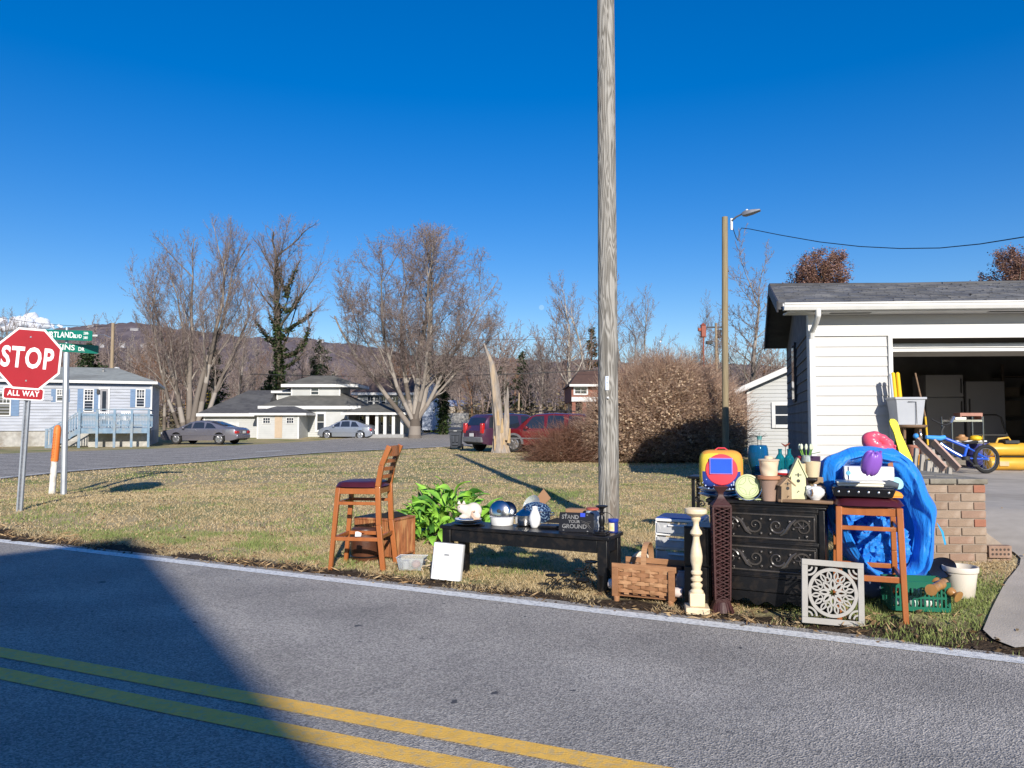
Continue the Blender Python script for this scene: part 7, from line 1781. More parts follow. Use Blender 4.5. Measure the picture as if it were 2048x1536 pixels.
put(MB().grid(lambda u, v: (-.10+.2*u, -.06+.12*v, .01+.035*math.sin(math.pi*u)*math.sin(math.pi*v)*(1+noise.noise((u*5,v*5,1)))), 10, 8).build('black_cloth', mat('black_cloth', (.012,.012,.014))), BI(1100,1052,.003,.16), 'black crumpled cloth behind the ribbed panel', 'cloth')
# STAND YOUR GROUND plate
p0 = BI(1152, 1064, 0, .0); k = p0.y/1500; w = 31.5*k/math.cos(TH)*1.0; h = 38*k
t = thing('metal_plate_sign', 'black metal plate reading STAND YOUR GROUND on the bench', 'sign', p0, TH+.18); Mt = Rx(R(-12)); BM = mat('black_plate_metal', (.02,.02,.024), (.014,.014,.017), rough=.35, metal=.4); SILV = mat('worn_silver_letters', (.50,.48,.44), (.22,.2,.18), sc=30, rough=.35, metal=.6)
m = MB(); m.M = Mt @ Tr(0,0,h/2); m.prism(rrect(w, h/2, .012), -.002, .002); pl = m.build('plate', BM, t, False)
text('STAND', .048, SILV, pl, Mt @ Tr(-w*.85,-.0035,h*.75), sx=.95, align='LEFT', bold=.0006); text('YOUR', .036, SILV, pl, Mt @ Tr(-w*.45,-.0035,h*.52), sx=1.0, align='LEFT', bold=.0006); text('GROUND', .05, SILV, pl, Mt @ Tr(-w*.82,-.0035,h*.27), sx=.98, align='LEFT', bold=.0006)
m = MB(); m.M = Mt
for a, b, q in (((.25,.60),(.55,.5),(.86,.58)),((.3,.52),(.6,.42),(.85,.5)),((.55,.45),(.66,.3),(.8,.15)),((.66,.46),(.74,.32),(.88,.2))): m.tube([(w*a[0],-.004,h*a[1]),(w*b[0],-.0045,h*b[1]),(w*q[0],-.004,h*q[1])], [.002,.004,.0015], 6, flat=.5)
m.build('emblem', SILV, pl)
m = MB(); m.M = Mt
for sx, sz in ((-.6,.9),(.62,.88),(-.72,.07),(.66,.05)): m.cb((w*sx,-.004,h*sz), (.012,.003,.006))
m.build('slot', SILV, pl, False)
m = MB(); m.M = Mt; m.box(w*.22,w*.5,-.006,-.0032,h*.78,h*.98); m.build('price_sticker', mat('blue_tape', (.02,.06,.55), (.015,.05,.5)), t, False)
put(MB().box(-.09,.09,-.05,.05,0,.165).build('carton', CARD, None, True, .003), BI(1140,1060,0,.17), 'brown carton hidden behind the black metal plate', 'carton')
t = thing('lidded_jar', 'big clear jar with red lid behind the black metal plate', 'jar', BI(1173,1066,0,.15), TH)
MB().lathe([(0,0),(.055,0),(.06,.01),(.062,.14),(.055,.165),(.045,.175)], 28).build('jar_body', glass('frosted_plastic', (.75,.8,.88), .35, .45), t); MB().lathe([(0,.176),(.05,.176),(.055,.18),(.055,.195),(0,.2)], 28).build('lid', mat('brick_red_lid', (.5,.12,.08)), t)
p = BI(1200, 1071, 0, .045); t = thing('candlestick', 'turned black candlestick at the right end of the bench', 'candlestick', p, TH)
MB().box(-.055,.055,-.055,.055,0,.014).box(-.045,.045,-.045,.045,.0145,.028).build('base', BLK, t, True, .003); MB().lathe([(0,.028),(.03,.03),(.022,.045),(.026,.055),(.018,.07),(.027,.11),(.024,.14),(.014,.165),(.022,.172),(.022,.18),(.013,.19),(.02,.215),(.05,.232),(.052,.24),(.045,.241),(.03,.236),(0,.234)], 26).build('stem', BLK, t)
o = MB(); n = 26; o.tube([(.075*math.cos(a), .0, .085+.075*math.sin(a)) for a in np.linspace(-.9, 3.6, n)], .003, 6); put(o.build('wire_hoop', IRON), BI(1203,1066,0,.11), 'thin black wire hoop standing behind the black candlestick', 'hoop')
p = BI(1222, 1066, 0, .06); t = thing('labelled_jar', 'small jar with blue cap and yellow label on the bench corner', 'jar', p, TH)
MB().lathe([(0,0),(.04,0),(.042,.006),(.042,.085),(.036,.09)], 24).build('jar_body', mat('navy_jar', (.03,.05,.25), rough=.3), t); MB().lathe([(0,.09),(.044,.09),(.045,.094),(.045,.11),(0,.113)], 24).build('cap', BLUEP, t)
MB().lathe([(.0428,.012),(.0428,.08)], 20, a0=R(180), a1=R(300)).build('label', mat('yellow_label', (.85,.55,.12), (.75,.72,.6), sc=40, rough=.5), t)

# ---------------- scrolled iron plant stand, black candle, iron bits
p = on(1150, 1182); t = thing('iron_plant_stand', 'low black scrolled iron stand with small round trays on the grass', 'plant stand', p); k = p.y/1500
def ip_(px, py, dy=0): q = P(px, py, p.y+dy); return q-p
for (px, py, r, dy) in ((1103,1152,12,.0),(1129,1152,11,.05),(1160,1141,11,.10),(1182,1125,13,.14),(1165,1162,14,-.02)):
    c_ = ip_(px, py, dy); MB().lathe([(0,0),(r*k*.9,0),(r*k,.006),(r*k*1.02,.012),(r*k*.95,.008),(0,.006)], 24, tuple(c_)).build('tray', IRON, t)
def spiral(c, r, a0, turns, y, n=26, grow_=.12):
    return [(c[0]+r*(grow_+(1-grow_)*i/n)*math.cos(a0+turns*6.283*i/n), y, c[2]+r*(grow_+(1-grow_)*i/n)*math.sin(a0+turns*6.283*i/n)) for i in range(n+1)]
rg = random.Random(2)
for (px, py, r, dy, a0) in ((1100,1165,10,0,1),(1110,1163,9,.02,3),(1124,1166,11,.04,2),(1136,1165,9,.02,.5),(1148,1170,9,0,4),(1160,1153,10,.1,1),(1176,1138,9,.12,2),(1190,1140,8,.15,5),(1180,1165,9,.05,3),(1168,1172,8,-.02,1)):
    MB().tube(spiral(ip_(px, py, dy), r*k, a0, 1.4, dy), .0045, 6).build('scroll', IRON, t)
for a, b, c_, dy in (((1103,1154),(1112,1160),(1095,1178),.0),((1129,1153),(1112,1165),(1104,1180),.04),((1129,1153),(1146,1165),(1160,1180),.04),((1160,1142),(1156,1158),(1150,1180),.1),((1182,1127),(1172,1150),(1185,1178),.13),((1172,1130),(1181,1155),(1190,1176),.16),((1165,1163),(1180,1170),(1186,1181),-.02),((1112,1178),(1140,1168),(1168,1180),.02)):
    MB().tube([ip_(*a,dy), ip_(*a,dy).lerp(ip_(*b,dy),.6), ip_(*b,dy), ip_(*c_,dy)], .005, 6).build('strut', IRON, t)
p = on(1206, 1183); put(MB().lathe([(0,0),(.043,0),(.045,.125),(.048,.13),(.048,.14),(0,.138)], 24).build('pillar_candle', BLK), p, 'black pillar candle holder standing before the right bench leg', 'candle holder')

# ---------------- splint basket
p = on(1228, 1198); p = G(1228, 1196, .0); t = thing('splint_basket', 'woven brown splint basket with arched handle lying by the bench end', 'basket', p, TH+.04)
SPL = [mat('splint_%s' % n_, c, tuple(x*.7 for x in c), sc=5, rough=.6, stretch=(2,8,8), bump=.2, bsc=40) for n_, c in (('tan', (.40,.20,.095)), ('brown', (.31,.145,.065)), ('honey', (.46,.25,.125)))]
bw_, bh, bd, z0 = .485, .245, .25, .035
nst = 7; rows = 6; rh = (bh-.05)/rows
def fy(z): return -.035*math.sin(math.pi*(z/bh))*.7
for r_i in range(rows):                                     # front weavers, over and under the stakes
    zc = z0+.02+rh*(r_i+.5); vs = []; n = 56
    for i in range(n+1):
        x = bw_*i/n; y = fy(zc-z0) + .006*math.cos(math.pi*(x/bw_*nst) + math.pi*r_i)
        for zz in (-rh*.46, rh*.46): vs.append((x, y-.004, zc+zz))
        for zz in (rh*.46, -rh*.46): vs.append((x, y+.001, zc+zz))
    fs = [(i*4+q, (i+1)*4+q, (i+1)*4+(q+1) % 4, i*4+(q+1) % 4) for i in range(n) for q in range(4)]
    MB().add(vs, fs).build('splint', SPL[r_i % 3], t)
for j in range(nst):
    x = bw_*(j+.5)/nst; vs = []
    for i in range(13):
        z = z0+.005+(bh-.01)*i/12; y = fy(z-z0) - .006*math.cos(math.pi*((z-z0-.02)/rh-.5))*(-1) ** j
        vs += [(x-.019,y-.003,z),(x+.019,y-.003,z),(x+.019,y+.002,z),(x-.019,y+.002,z)]
    MB().add(vs, [(i*4+q, i*4+(q+1) % 4, (i+1)*4+(q+1) % 4, (i+1)*4+q) for i in range(12) for q in range(4)]).build('splint', SPL[(j+1) % 3], t)
for x in (-.005, bw_-.045): MB().box(x,x+.05,-.045,-.028,z0-.01,z0+bh-.03).build('end_stave', SPL[1], t, True, .003)
MB().box(-.012,bw_+.012,-.022,-.008,z0+bh-.045,z0+bh).build('rim', SPL[0], t, True, .003); MB().box(.03,bw_+.03,bd-.01,bd+.004,z0+bh-.035,z0+bh+.01).build('rim', SPL[0], t, True, .003)
MB().box(0,bw_,.0,bd,z0-.012,z0-.004).box(.03,bw_,bd-.008,bd-.001,z0,z0+bh-.04).box(.0,.008,.0,bd,z0,z0+bh*.55).build('back_panel', SPL[1], t, False)
m = MB(); n = 20; pts = [(bw_*.5, -.012+(bd+.012)*(1-math.cos(a))/2, z0+bh-.03+.185*math.sin(a) ** .7) for a in np.linspace(.02, math.pi-.02, n)]
for a, b in zip(pts, pts[1:]): m.bar(a, b, .042, .008, up=(0,.3,1))
m.build('handle', SPL[2], t)
for x in (.03, bw_-.03): m = MB().bar((x,-.03,.03),(x,bd,.03),.025,.03).lathe([(0,-.02),(.022,-.015),(.025,.02),(0,.045)], 10, (x,-.03,.0)).build('foot', SPL[0], t)
def bk(x, y, z): return p + Rz(TH+.04).to_3x3() @ Vector((x, y, z))
WAXP = mat('pinkish_white_paper', (.74,.64,.60), (.66,.56,.52), rough=.6)
for pos, lab, ln_ in ((bk(-.06,.07,.095), 'pinkish white roll poking out of the left end of the basket', .09), (bk(bw_-.02,.04,.08), 'pinkish white roll poking out of the right end of the basket', .07)):
    o = MB(); o.M = Ry(R(90)); o.lathe([(0,-.0),(.036,0),(.038,.004),(.038,ln_),(0,ln_)], 20); put(o.build('paper_roll', WAXP), pos, lab, 'roll', TH+.04, 'rolls in the basket')
put(MB().lathe([(0,0),(.05,0),(.058,.02),(.06,.10),(.045,.135),(.035,.15),(.04,.158),(.034,.16)], 24).build('glass_jar', glass('clear_glass', (.85,.9,.92), .03, .7)), bk(bw_+.035,.13,.07), 'clear glass jar at the right end of the basket', 'jar')
o = MB(); o.M = Rx(R(78)); o.lathe([(.0,.03),(.06,.03),(.07,.0),(.10,.0),(.105,.006),(.10,.012),(.075,.012),(.065,.045),(0,.045)], 28); put(o.build('straw_hat', mat('pale_straw', (.70,.60,.48), (.6,.5,.38), sc=30)), bk(.14,bd+.07,.22), 'pale round straw hat leaning behind the basket handle', 'hat', TH+.9)

# ---------------- plastic drawers on a dark box, black cabinet
p = G(1312, 1168, 0); k = p.y/1500; t = thing('drawer_unit', 'white three drawer plastic tower with clear fronts and blue top', 'drawer unit', p + Vector((0,0,.19)), TH+.05)
WF = mat('white_drawer_frame', (.85,.84,.82), (.8,.79,.77), rough=.35); dw = .40; dh = .36
for i in range(4): z = dh*i/3; MB().box(0,dw,-.01,.36,z-.012,z+.012).build('frame', WF, t, True, .006)
for x in (.0, dw-.012): MB().box(x,x+.012,-.004,.36,.013,dh-.013).build('frame', WF, t, False)
DRW = glass('frosted_clear_plastic', (.92,.93,.94), .3, .42)
for i in range(3):
    z = dh*i/3+.016; b = MB(); n = 10; vs = []
    for j in range(n+1):
        x = .015+(dw-.03)*j/n; y = -.02-.022*math.sin(math.pi*j/n); vs += [(x,y,z),(x,y,z+.085)]
    b.add(vs, [(j*2,(j+1)*2,(j+1)*2+1,j*2+1) for j in range(n)]).box(.016,.02,-.01,.33,z,z+.08).box(dw-.02,dw-.016,-.01,.33,z,z+.08).box(.02,dw-.02,-.01,.33,z,z+.004); d = b.build('drawer', DRW, t, False)
    MB().grid(lambda u, v: (dw*.30+dw*.4*u, -.045-.012*math.sin(math.pi*v), z+.055+.018*v), 8, 4).build('handle', WF, d)
MB().box(.004,dw-.004,.01,.35,dh+.0125,dh+.02).build('top', mat('blue_lid', (.03,.09,.38), (.025,.07,.32), rough=.3), t, True, .004)
q = Rz(TH+.05).to_3x3()
for i, (x, y, z, s_, c) in enumerate(((.08,.08,.02,.05,(.75,.7,.62)),(.2,.1,.02,.06,(.35,.33,.3)),(.3,.1,.02,.05,(.7,.45,.15)),(.1,.1,.14,.05,(.2,.2,.22)),(.24,.1,.14,.06,(.62,.6,.55)),(.1,.12,.26,.055,(.66,.68,.7)),(.22,.1,.26,.05,(.1,.45,.5)),(.31,.1,.26,.05,(.7,.7,.72)))):
    o = MB().box(-s_,s_,-.05,.06,0,.05).build('packet', mat('packet_%d' % i, c), None, True, .012); put(o, p + Vector((0,0,.19)) + q @ Vector((x,y,z)), ['cream','dark grey','orange','charcoal','beige','pale grey','teal','white'][i] + ' packet inside the clear drawers', 'packet', TH+rnd.uniform(-.2,.2), 'packets inside the clear drawers')
o = MB().box(.01,.40,.0,.34,0,.175).build('dark_box', BLK, None, True, .01); put(o, p, 'low black box under the plastic drawer tower', 'box', TH+.05)
p = G(1368, 1212, 0); t = thing('black_cabinet', 'narrow black cabinet between the drawer tower and the carved dresser', 'cabinet', p, TH)
MB().box(0,.20,.02,.30,.0,.60).build('carcass', BLK, t, True, .004); MB().box(.008,.192,-.0,.018,.02,.30).build('door', BLK, t, True, .004); MB().box(.008,.192,.0,.018,.31,.59).build('door', BLK, t, True, .004)

# ---------------- cream turned pillar
p = on(1394, 1222); k = p.y/1500; t = thing('cream_pillar', 'tall cream turned wooden candle pillar on a square foot', 'candle pillar', p, TH+.3); CP_ = mat('cream_distressed_paint', (.78,.66,.46), (.70,.57,.38), sc=6, rough=.5, c3=(.45,.33,.2), c3sc=9, c3amt=.35)
b = 23*k; MB().box(-b,b,-b,b,-.01,.04).build('foot', CP_, t, True, .008); b = 14.5*k; MB().box(-b,b,-b,b,.041,.04+26*k).build('plinth', CP_, t, True, .006)
z0 = .04+26*k; pr = [(0,0),(12.5,0),(13,3),(9,7),(9.5,10),(11.5,13),(11.5,16),(7.5,19),(7,21),(11,24),(11.5,28),(8,31),(7.5,34),(11,38),(11,42),(8,45),(9,52),(11.5,62),(12,74),(10.5,86),(8,98),(6.5,108),(6.3,113),(9,116),(12,119),(11,124),(7.5,129),(5.5,136),(6,143),(9,147),(10,151),(8,153),(17,157),(21.5,161),(22,167),(20.5,170),(15,168),(0,165)]
MB().lathe([(r*k, z0+z*k*.965) for r, z in pr], 32).build('column', CP_, t)

# ---------------- dark red lattice pillar
p = on(1444, 1222); k = p.y/1500; t = thing('lattice_pillar', 'tall dark red lattice pillar with flared foot and cup top', 'pillar stand', p, TH*.25); OX = mat('oxblood_metal', (.062,.019,.018), (.034,.011,.011), sc=12, rough=.55, bump=.2, bsc=50)
zb, zt = 24*k, 205*k; wb_, wt = 14*k, 17*k
def cor(f, sx, sy): w = wb_+(wt-wb_)*f; return Vector((sx*w, sy*w, zb+(zt-zb)*f))
for sx in (-1,1):
    for sy in (-1,1): MB().bar(cor(0,sx,sy), cor(1,sx,sy), .014).build('corner_post', OX, t, True, .002)
for ax in range(4):
    c0, c1 = [((-1,-1),(1,-1)),((1,-1),(1,1)),((1,1),(-1,1)),((-1,1),(-1,-1))][ax]; m = MB(); n = 13
    for i in range(n):
        f0, f1 = i/n, min(1, (i+1.0)/n); a, b = cor(f0,*c0), cor(f1,*c1); c_, d = cor(f0,*c1), cor(f1,*c0); ctr = Vector((0,0,0))
        m.tube([a, a.lerp(b,.5)*1.0, b], .0052, 5); m.tube([c_, d], .0052, 5)
        if i < n: h_ = (f0+f1)/2; m.tube([cor(f0,*c0).lerp(cor(f0,*c1),.5), cor(h_,*c0), cor(f1,*c0).lerp(cor(f1,*c1),.5)], .0042, 5).tube([cor(f0,*c0).lerp(cor(f0,*c1),.5), cor(h_,*c1), cor(f1,*c0).lerp(cor(f1,*c1),.5)], .0042, 5)
    m.build('lattice', OX, t, kind='stuff')
def sq(prof):
    m = MB(); vs = []
    for w, z in prof: vs += [(-w,-w,z),(w,-w,z),(w,w,z),(-w,w,z)]
    return m.add(vs, [(i*4+q, i*4+(q+1) % 4, (i+1)*4+(q+1) % 4, (i+1)*4+q) for i in range(len(prof)-1) for q in range(4)] + [(3,2,1,0), tuple(len(vs)-4+q for q in range(4))])
sq([(wt*1.08,zt-.002),(wt*1.1,zt+.012),(wt*.55,zt+14*k),(wt*.3,zt+22*k),(wt*.32,zt+28*k),(wt*.75,zt+38*k),(wt*.8,zt+40*k)]).build('cup_top', OX, t, True, .002)
sq([(wb_*1.05,zb+.01),(wb_*1.0,zb-.03)]).build('collar', OX, t, True, .002)
for i in range(28):
    a = 2*math.pi*i/28; q = 1/max(abs(math.cos(a)), abs(math.sin(a))); MB().bar((wb_*.9*math.cos(a)*q, wb_*.9*math.sin(a)*q, zb-.01), (wb_*1.5*math.cos(a)*min(q,1.25), wb_*1.5*math.sin(a)*min(q,1.25), 0), .016, .006, up=(math.cos(a), math.sin(a), 0)).build('flared_strip', OX, t)

# ---------------- ornate side table behind
p = G(1384, 1082, 0); t = thing('iron_side_table', 'black iron side table with scrolled apron behind the dresser', 'side table', p, TH); k = p.y/1500; th2 = 128*k
MB().box(-.04,.62,-.03,.3,th2-.03,th2).build('tabletop', BLK, t, True, .004)
for x in (0,.56):
    for y in (0,.25): MB().box(x-.0,x+.04,y,y+.03,0,th2-.031).build('leg', BLK, t, True, .003)
for (x, z, r, a) in ((.08,th2-.09,.045,0),(.13,th2-.17,.045,2),(.07,th2-.26,.04,4),(.12,th2-.32,.04,1),(.22,th2-.1,.05,3)): MB().tube(spiral((x,0,z), r, a, 1.3, .01), .009, 6).build('scroll', IRON, t)

# ---------------- carved black dresser
dF = Vector((516/1500*5.56, 5.56, 0)); DT = .81
dr_ = thing('dresser', 'black distressed dresser with carved scroll drawers', 'dresser', dF, TH); xl, xr_ = -.445, .355; dd = .42
BLC = mat('glint_lightened_carving', (.075,.066,.06), (.03,.027,.025), sc=16, rough=.2, spec=.8)  # black lightened on carving and moulding: bright edge glints put into the colour
BLG = mat('black_waxed_carving', (.008,.008,.009), (.005,.005,.006), sc=5, rough=.13, spec=.9, c3=(.10,.075,.05), c3sc=20, c3amt=.3)
MB().box(xl,xr_,.012,dd,.115,DT-.03).build('carcass', BLK, dr_, True, .004)
MB().box(xl-.03,xr_+.03,-.025,dd+.02,DT-.028,DT).box(xl-.018,xr_+.018,-.014,dd+.01,DT-.05,DT-.0285).build('top', BLK, dr_, True, .006)
for x in (xl-.004, xr_-.036): MB().box(x,x+.04,-.008,.03,.0,DT-.051).build('corner_stile', BLK, dr_, True, .004)
for x in (xl+.01, xr_-.05): MB().box(x,x+.04,dd-.04,dd,.0,.114).build('leg', BLK, dr_, True, .003)
ap = [(xl+.037,.14),(xr_-.037,.14)]; n = 40
for i in range(n+1):
    f = 1-i/n; x = xl+.037+(xr_-xl-.074)*f; s_ = abs(2*f-1); z = .10 - .045*math.cos(s_*math.pi*1.0)*.5 + .018*math.cos(s_*math.pi*5) - .03*s_ ** 4*1.0; ap.append((x, max(.02, z-.02)))
MB().prism(ap[:2] + ap[2:], -.004, .011).build('apron', BLK, dr_, False)
def carve(m, x0, x1, zc, hh, y, s_):
    mid = (x0+x1)/2
    if True:
        for c, r, a0, tn in (((mid+s_*(x1-x0)*.40, 0, zc-.0), hh*.36, 0, 1.45), ((mid+s_*(x1-x0)*.12, 0, zc+.006), hh*.33, math.pi, 1.45)):
            pts = spiral(c, r, a0 if s_ > 0 else math.pi-a0, tn*s_, y, 30, .08); m.tube(pts, [.004+.008*i/30 for i in range(31)], 7, flat=.8)
            q = pts[0]; m.ball((q[0], y-.003, q[2]), .009, 6)
        a = (mid+s_*(x1-x0)*.33, y, zc+hh*.34); b = (mid+s_*(x1-x0)*.16, y, zc-hh*.36)
        m.tube([Vector(a), Vector(a).lerp(Vector(b),.3)+Vector((0,-.004,.012)), Vector(a).lerp(Vector(b),.7)+Vector((0,-.004,-.012)), Vector(b)], [.006,.013,.013,.006], 7)
        for ff, dz, r in ((.26,.25,.012),(.22,-.22,.012),(.47,.3,.010),(.44,-.34,.012),(.36,-.4,.009),(.05,.3,.012),(.05,-.3,.012),(.30,-.05,.01)): m.ball((mid+s_*(x1-x0)*ff, y-.001, zc+hh*dz), r, 6)
        for j in range(4): aa = .4+.5*j; m.tube([(mid+s_*(x1-x0)*.40, y, zc), (mid+s_*((x1-x0)*.40+hh*.3*math.cos(aa*1.6)), y-.004, zc+hh*.3*math.sin(aa*1.6))], [.006,.003], 6)
for zc, hh in ((.625,.19),(.385,.19)):
    x0, x1 = xl+.05, xr_-.05
    d = MB().box(x0,x1,-.006,.011,zc-hh/2-.008,zc+hh/2+.008).build('drawer', BLK, dr_, True, .003)
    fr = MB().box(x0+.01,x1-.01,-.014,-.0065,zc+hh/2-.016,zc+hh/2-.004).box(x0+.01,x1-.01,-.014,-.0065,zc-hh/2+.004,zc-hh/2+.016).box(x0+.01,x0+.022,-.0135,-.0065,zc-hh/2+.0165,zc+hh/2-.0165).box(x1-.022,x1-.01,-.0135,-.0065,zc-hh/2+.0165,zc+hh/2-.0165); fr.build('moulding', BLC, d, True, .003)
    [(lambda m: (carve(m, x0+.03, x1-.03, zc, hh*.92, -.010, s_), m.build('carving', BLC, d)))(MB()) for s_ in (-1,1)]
for zc in (.745, .505, .265): MB().box(xl+.037,xr_-.037,-.010,.011,zc-.018,zc+.018).box(xl+.037,xr_-.037,-.016,-.0105,zc-.006,zc+.006).build('rail', BLK, dr_, True, .003)
d = MB().box(xl+.05,xr_-.05,-.006,.011,.145,.245).build('drawer', BLK, dr_, True, .003)

def DL(x, y, z=0.0): return dF + Rz(TH).to_3x3() @ Vector((x, y, DT+.001+z))
def DP(px, y, z=0.0):                         # on the dresser top: photo column, depth behind the front
    o = dF + Rz(TH).to_3x3() @ Vector((0, y, 0)); t_, _ = on_wall(px, 900, o, TH); return DL(t_, y, z)
kD = dF.y/1500
# wooden crate tier at the back
ct_ = thing('wooden_crate', 'low rough wooden crate across the back of the dresser top', 'crate', DP(1562, .22), TH); PWD = mat('pale_rough_wood', (.42,.30,.19), (.30,.20,.12), sc=5, rough=.9, stretch=(1,6,6), bump=.3, bsc=40)
for z in (.0,.058,.116): MB().box(-.30,.32,0,.014,z+.002,z+.054).build('slat', PWD, ct_, True, .003)
for x in (-.30,.306): MB().box(x,x+.014,.015,.18,.002,.17).build('end_board', PWD, ct_, True, .003)
MB().box(-.286,.306,.015,.18,.158,.170).build('lid_board', PWD, ct_, True, .003)
CT = .172
# platters and the toy cube at the left end
for z, r, mt, lab in ((.0,.175,mat('blue_white_glaze', (.10,.16,.40), (.5,.55,.65), sc=14, rough=.2),'blue and white platter at the bottom of the pile under the toy cube'), (.022,.16,mat('dark_blue_glaze', (.03,.06,.2), rough=.2),'dark blue platter in the pile under the toy cube'), (.044,.18,WCER,'wide white platter right under the toy cube')):
    put(MB().lathe([(0,0),(r*.6,0),(r*.96,.02),(r,.024),(r*.95,.024),(r*.6,.006),(0,.006)], 36, sx=1, sy=.7).build('platter', mt), DP(1440,.15,z), lab, 'platter', group='platters under the toy cube')
tc_ = thing('toy_cube', 'soft cloth toy cube with red circle and blue square on its face', 'soft toy', DP(1441,.13,.069), TH+.22); s_ = .148
def cube_pt(u, v, ax, sg):
    a, b = (u-.5)*2, (v-.5)*2; q = [0,0,0]; q[ax] = sg; q[(ax+1) % 3] = a; q[(ax+2) % 3] = b; v3 = Vector(q); n_ = (abs(v3.x) ** 4.5 + abs(v3.y) ** 4.5 + abs(v3.z) ** 4.5) ** (1/4.5); v3 /= n_; return (v3.x*s_*1.1, v3.y*s_, v3.z*s_ + s_)
CLT = lambda n_, c: mat('toy_cloth_'+n_, c, tuple(x*.85 for x in c), sc=10, rough=.85, bump=.15, bsc=120)
for ax, sg, c in ((2,1,('orange',(.80,.35,.05))),(2,-1,('navy',(.02,.03,.18))),(0,1,('amber',(.85,.36,.06))),(0,-1,('yellow',(.75,.55,.06))),(1,-1,('spotted_navy',(.02,.05,.28))),(1,1,('yellow',(.75,.55,.06)))):
    MB().grid(lambda u, v: cube_pt(u*(.46 if ax == 1 else 1), v, ax, sg), 14, 14).build('cloth_face', CLT(*c), tc_)
fy_ = -s_*1.015
def face_disc(m, r0, r1, a0, a1, y, n=30): m.ring2((0, s_*1.02), r0, r1, y-.004, y, n, a0, a1)
for sg in (-1, 1):
    for a, b, c in ((0,.42,('yellow',(.75,.55,.06))),(.42,1,('orange',(.80,.35,.05)))): MB().grid(lambda u, v: cube_pt(.46+.54*u, a+(b-a)*v, 1, sg), 10, 10).build('cloth_face', CLT(*c), tc_)
m = MB(); m.M = Tr(0,fy_+.004,s_*1.02) @ Rx(R(90)); m.lathe([(0,.016),(s_*.5,.014),(s_*.76,.004),(s_*.80,-.004)], 36); m.build('red_circle', CLT('red', (.78,.06,.09)), tc_)
MB().box(-s_*.55,s_*.5,fy_-.020,fy_-.0115,s_*.85,s_*1.58).build('blue_patch', CLT('blue', (.02,.10,.62)), tc_, True, .004)
MB().box(-s_*.60,s_*.55,fy_-.0175,fy_-.0095,s_*.80,s_*1.63).build('patch_border', CLT('lilac', (.3,.2,.6)), tc_, True, .003)
m = MB(); rg = random.Random(6)
for i in range(70):
    x = rg.uniform(-.95,.95)*s_; z = rg.uniform(.04,.85)*s_
    if (x/s_) ** 2+(z/s_-1.02) ** 2 < .70: continue
    m.M = Tr(x*1.03,fy_*.975-.0+ (abs(x)/s_) ** 6*.06,z) @ Rx(R(90)); m.lathe([(0,.003),(.006,.001),(.006,-.004)], 8)
m.build('spots', CLT('spots', (.45,.55,.8)), tc_, kind='stuff')
MB().box(s_*1.085,s_*1.105,-s_*.35,s_*.1,s_*.35,s_*1.55).build('green_strip', CLT('green', (.30,.55,.06)), tc_, True, .004)
MB().tube([(-.04,-.02,2*s_),(-.02,-.02,2*s_+.015),(.03,-.02,2*s_+.015),(.05,-.02,2*s_)], .005, 6).build('loop', CLT('red', (.78,.06,.09)), tc_)
# green tin with embossed lid, standing on edge
t = thing('green_tin', 'round sage green tin with embossed lid tilted on its side', 'tin', DP(1494,.02,.10), TH+.28); SGE = mat('sage_green_enamel', (.44,.50,.26), (.38,.43,.22), sc=8, rough=.4); r = .088
m = MB(); m.M = Rx(R(80)); m.lathe([(0,-.105),(r*.97,-.105),(r*.97,-.005)], 36); m.build('tin_body', BLK, t)
m = MB(); m.M = Rx(R(80)); m.lathe([(r*.99,-.012),(r*1.03,-.006),(r*1.02,.010),(r*.9,.012),(r*.84,.006),(0,.006)], 36); l_ = m.build('lid', SGE, t)
m = MB(); m.M = Rx(R(80))
for kx, kz in ((-1,-1),(1,-1),(-1,1),(1,1)): m.tube([(kx*r*.62+r*.5*math.cos(a), kz*r*.62+r*.5*math.sin(a), .0065) for a in np.linspace(math.atan2(-kz,-kx)-1.1, math.atan2(-kz,-kx)+1.1, 14)], .0025, 5)
m.tube([(r*.72*math.cos(a), r*.72*math.sin(a), .0065) for a in np.linspace(0, 6.283, 33)[:-1]], .002, 5, closed=True); m.build('embossing', SGE, l_)
m = MB(); m.tube([(r*1.08*math.cos(a), -.05, r*1.08*math.sin(a)-.005) for a in np.linspace(math.pi*.95, math.pi*2.05, 22)], .004, 6); m.build('bail_handle', CHR, t)
MB().box(-.07,.09,-.05,.03,-.097,-.088).build('stand', SGE, t, True, .004)
# cream pot on terracotta pots
p = DP(1537,.03); t = thing('clay_pot', 'stacked clay flower pot with terracotta saucer rim', 'flower pot', p, TH)
MB().lathe([(0,0),(.052,0),(.066,.155),(.06,.156),(.05,.02)], 28).build('pot', mat('greyed_clay', (.33,.22,.17), (.25,.17,.13), sc=6, rough=.9), t); MB().lathe([(.05,.157),(.076,.157),(.08,.162),(.08,.182),(.07,.184),(0,.184)], 28).build('saucer', TERRA, t)
t = thing('cream_jar', 'cream wavy pottery jar with lid standing on the terracotta saucer', 'jar', p+Vector((0,0,.185)), TH); CRJ = mat('cream_glaze_pottery', (.72,.58,.42), (.62,.48,.33), sc=7, rough=.4)
MB().grid(lambda u, v: (lambda a, z, r: (r*math.cos(a), r*math.sin(a), z))(2*math.pi*u, .115*v, (.058+.012*v)*(1+.03*math.sin(2*math.pi*u*3+v*9))), 40, 14, cu=True).build('jar_body', CRJ, t); MB().lathe([(.078,.113),(.074,.120),(.03,.125),(.03,.14),(.024,.145),(0,.146)], 28).build('lid', CRJ, t)
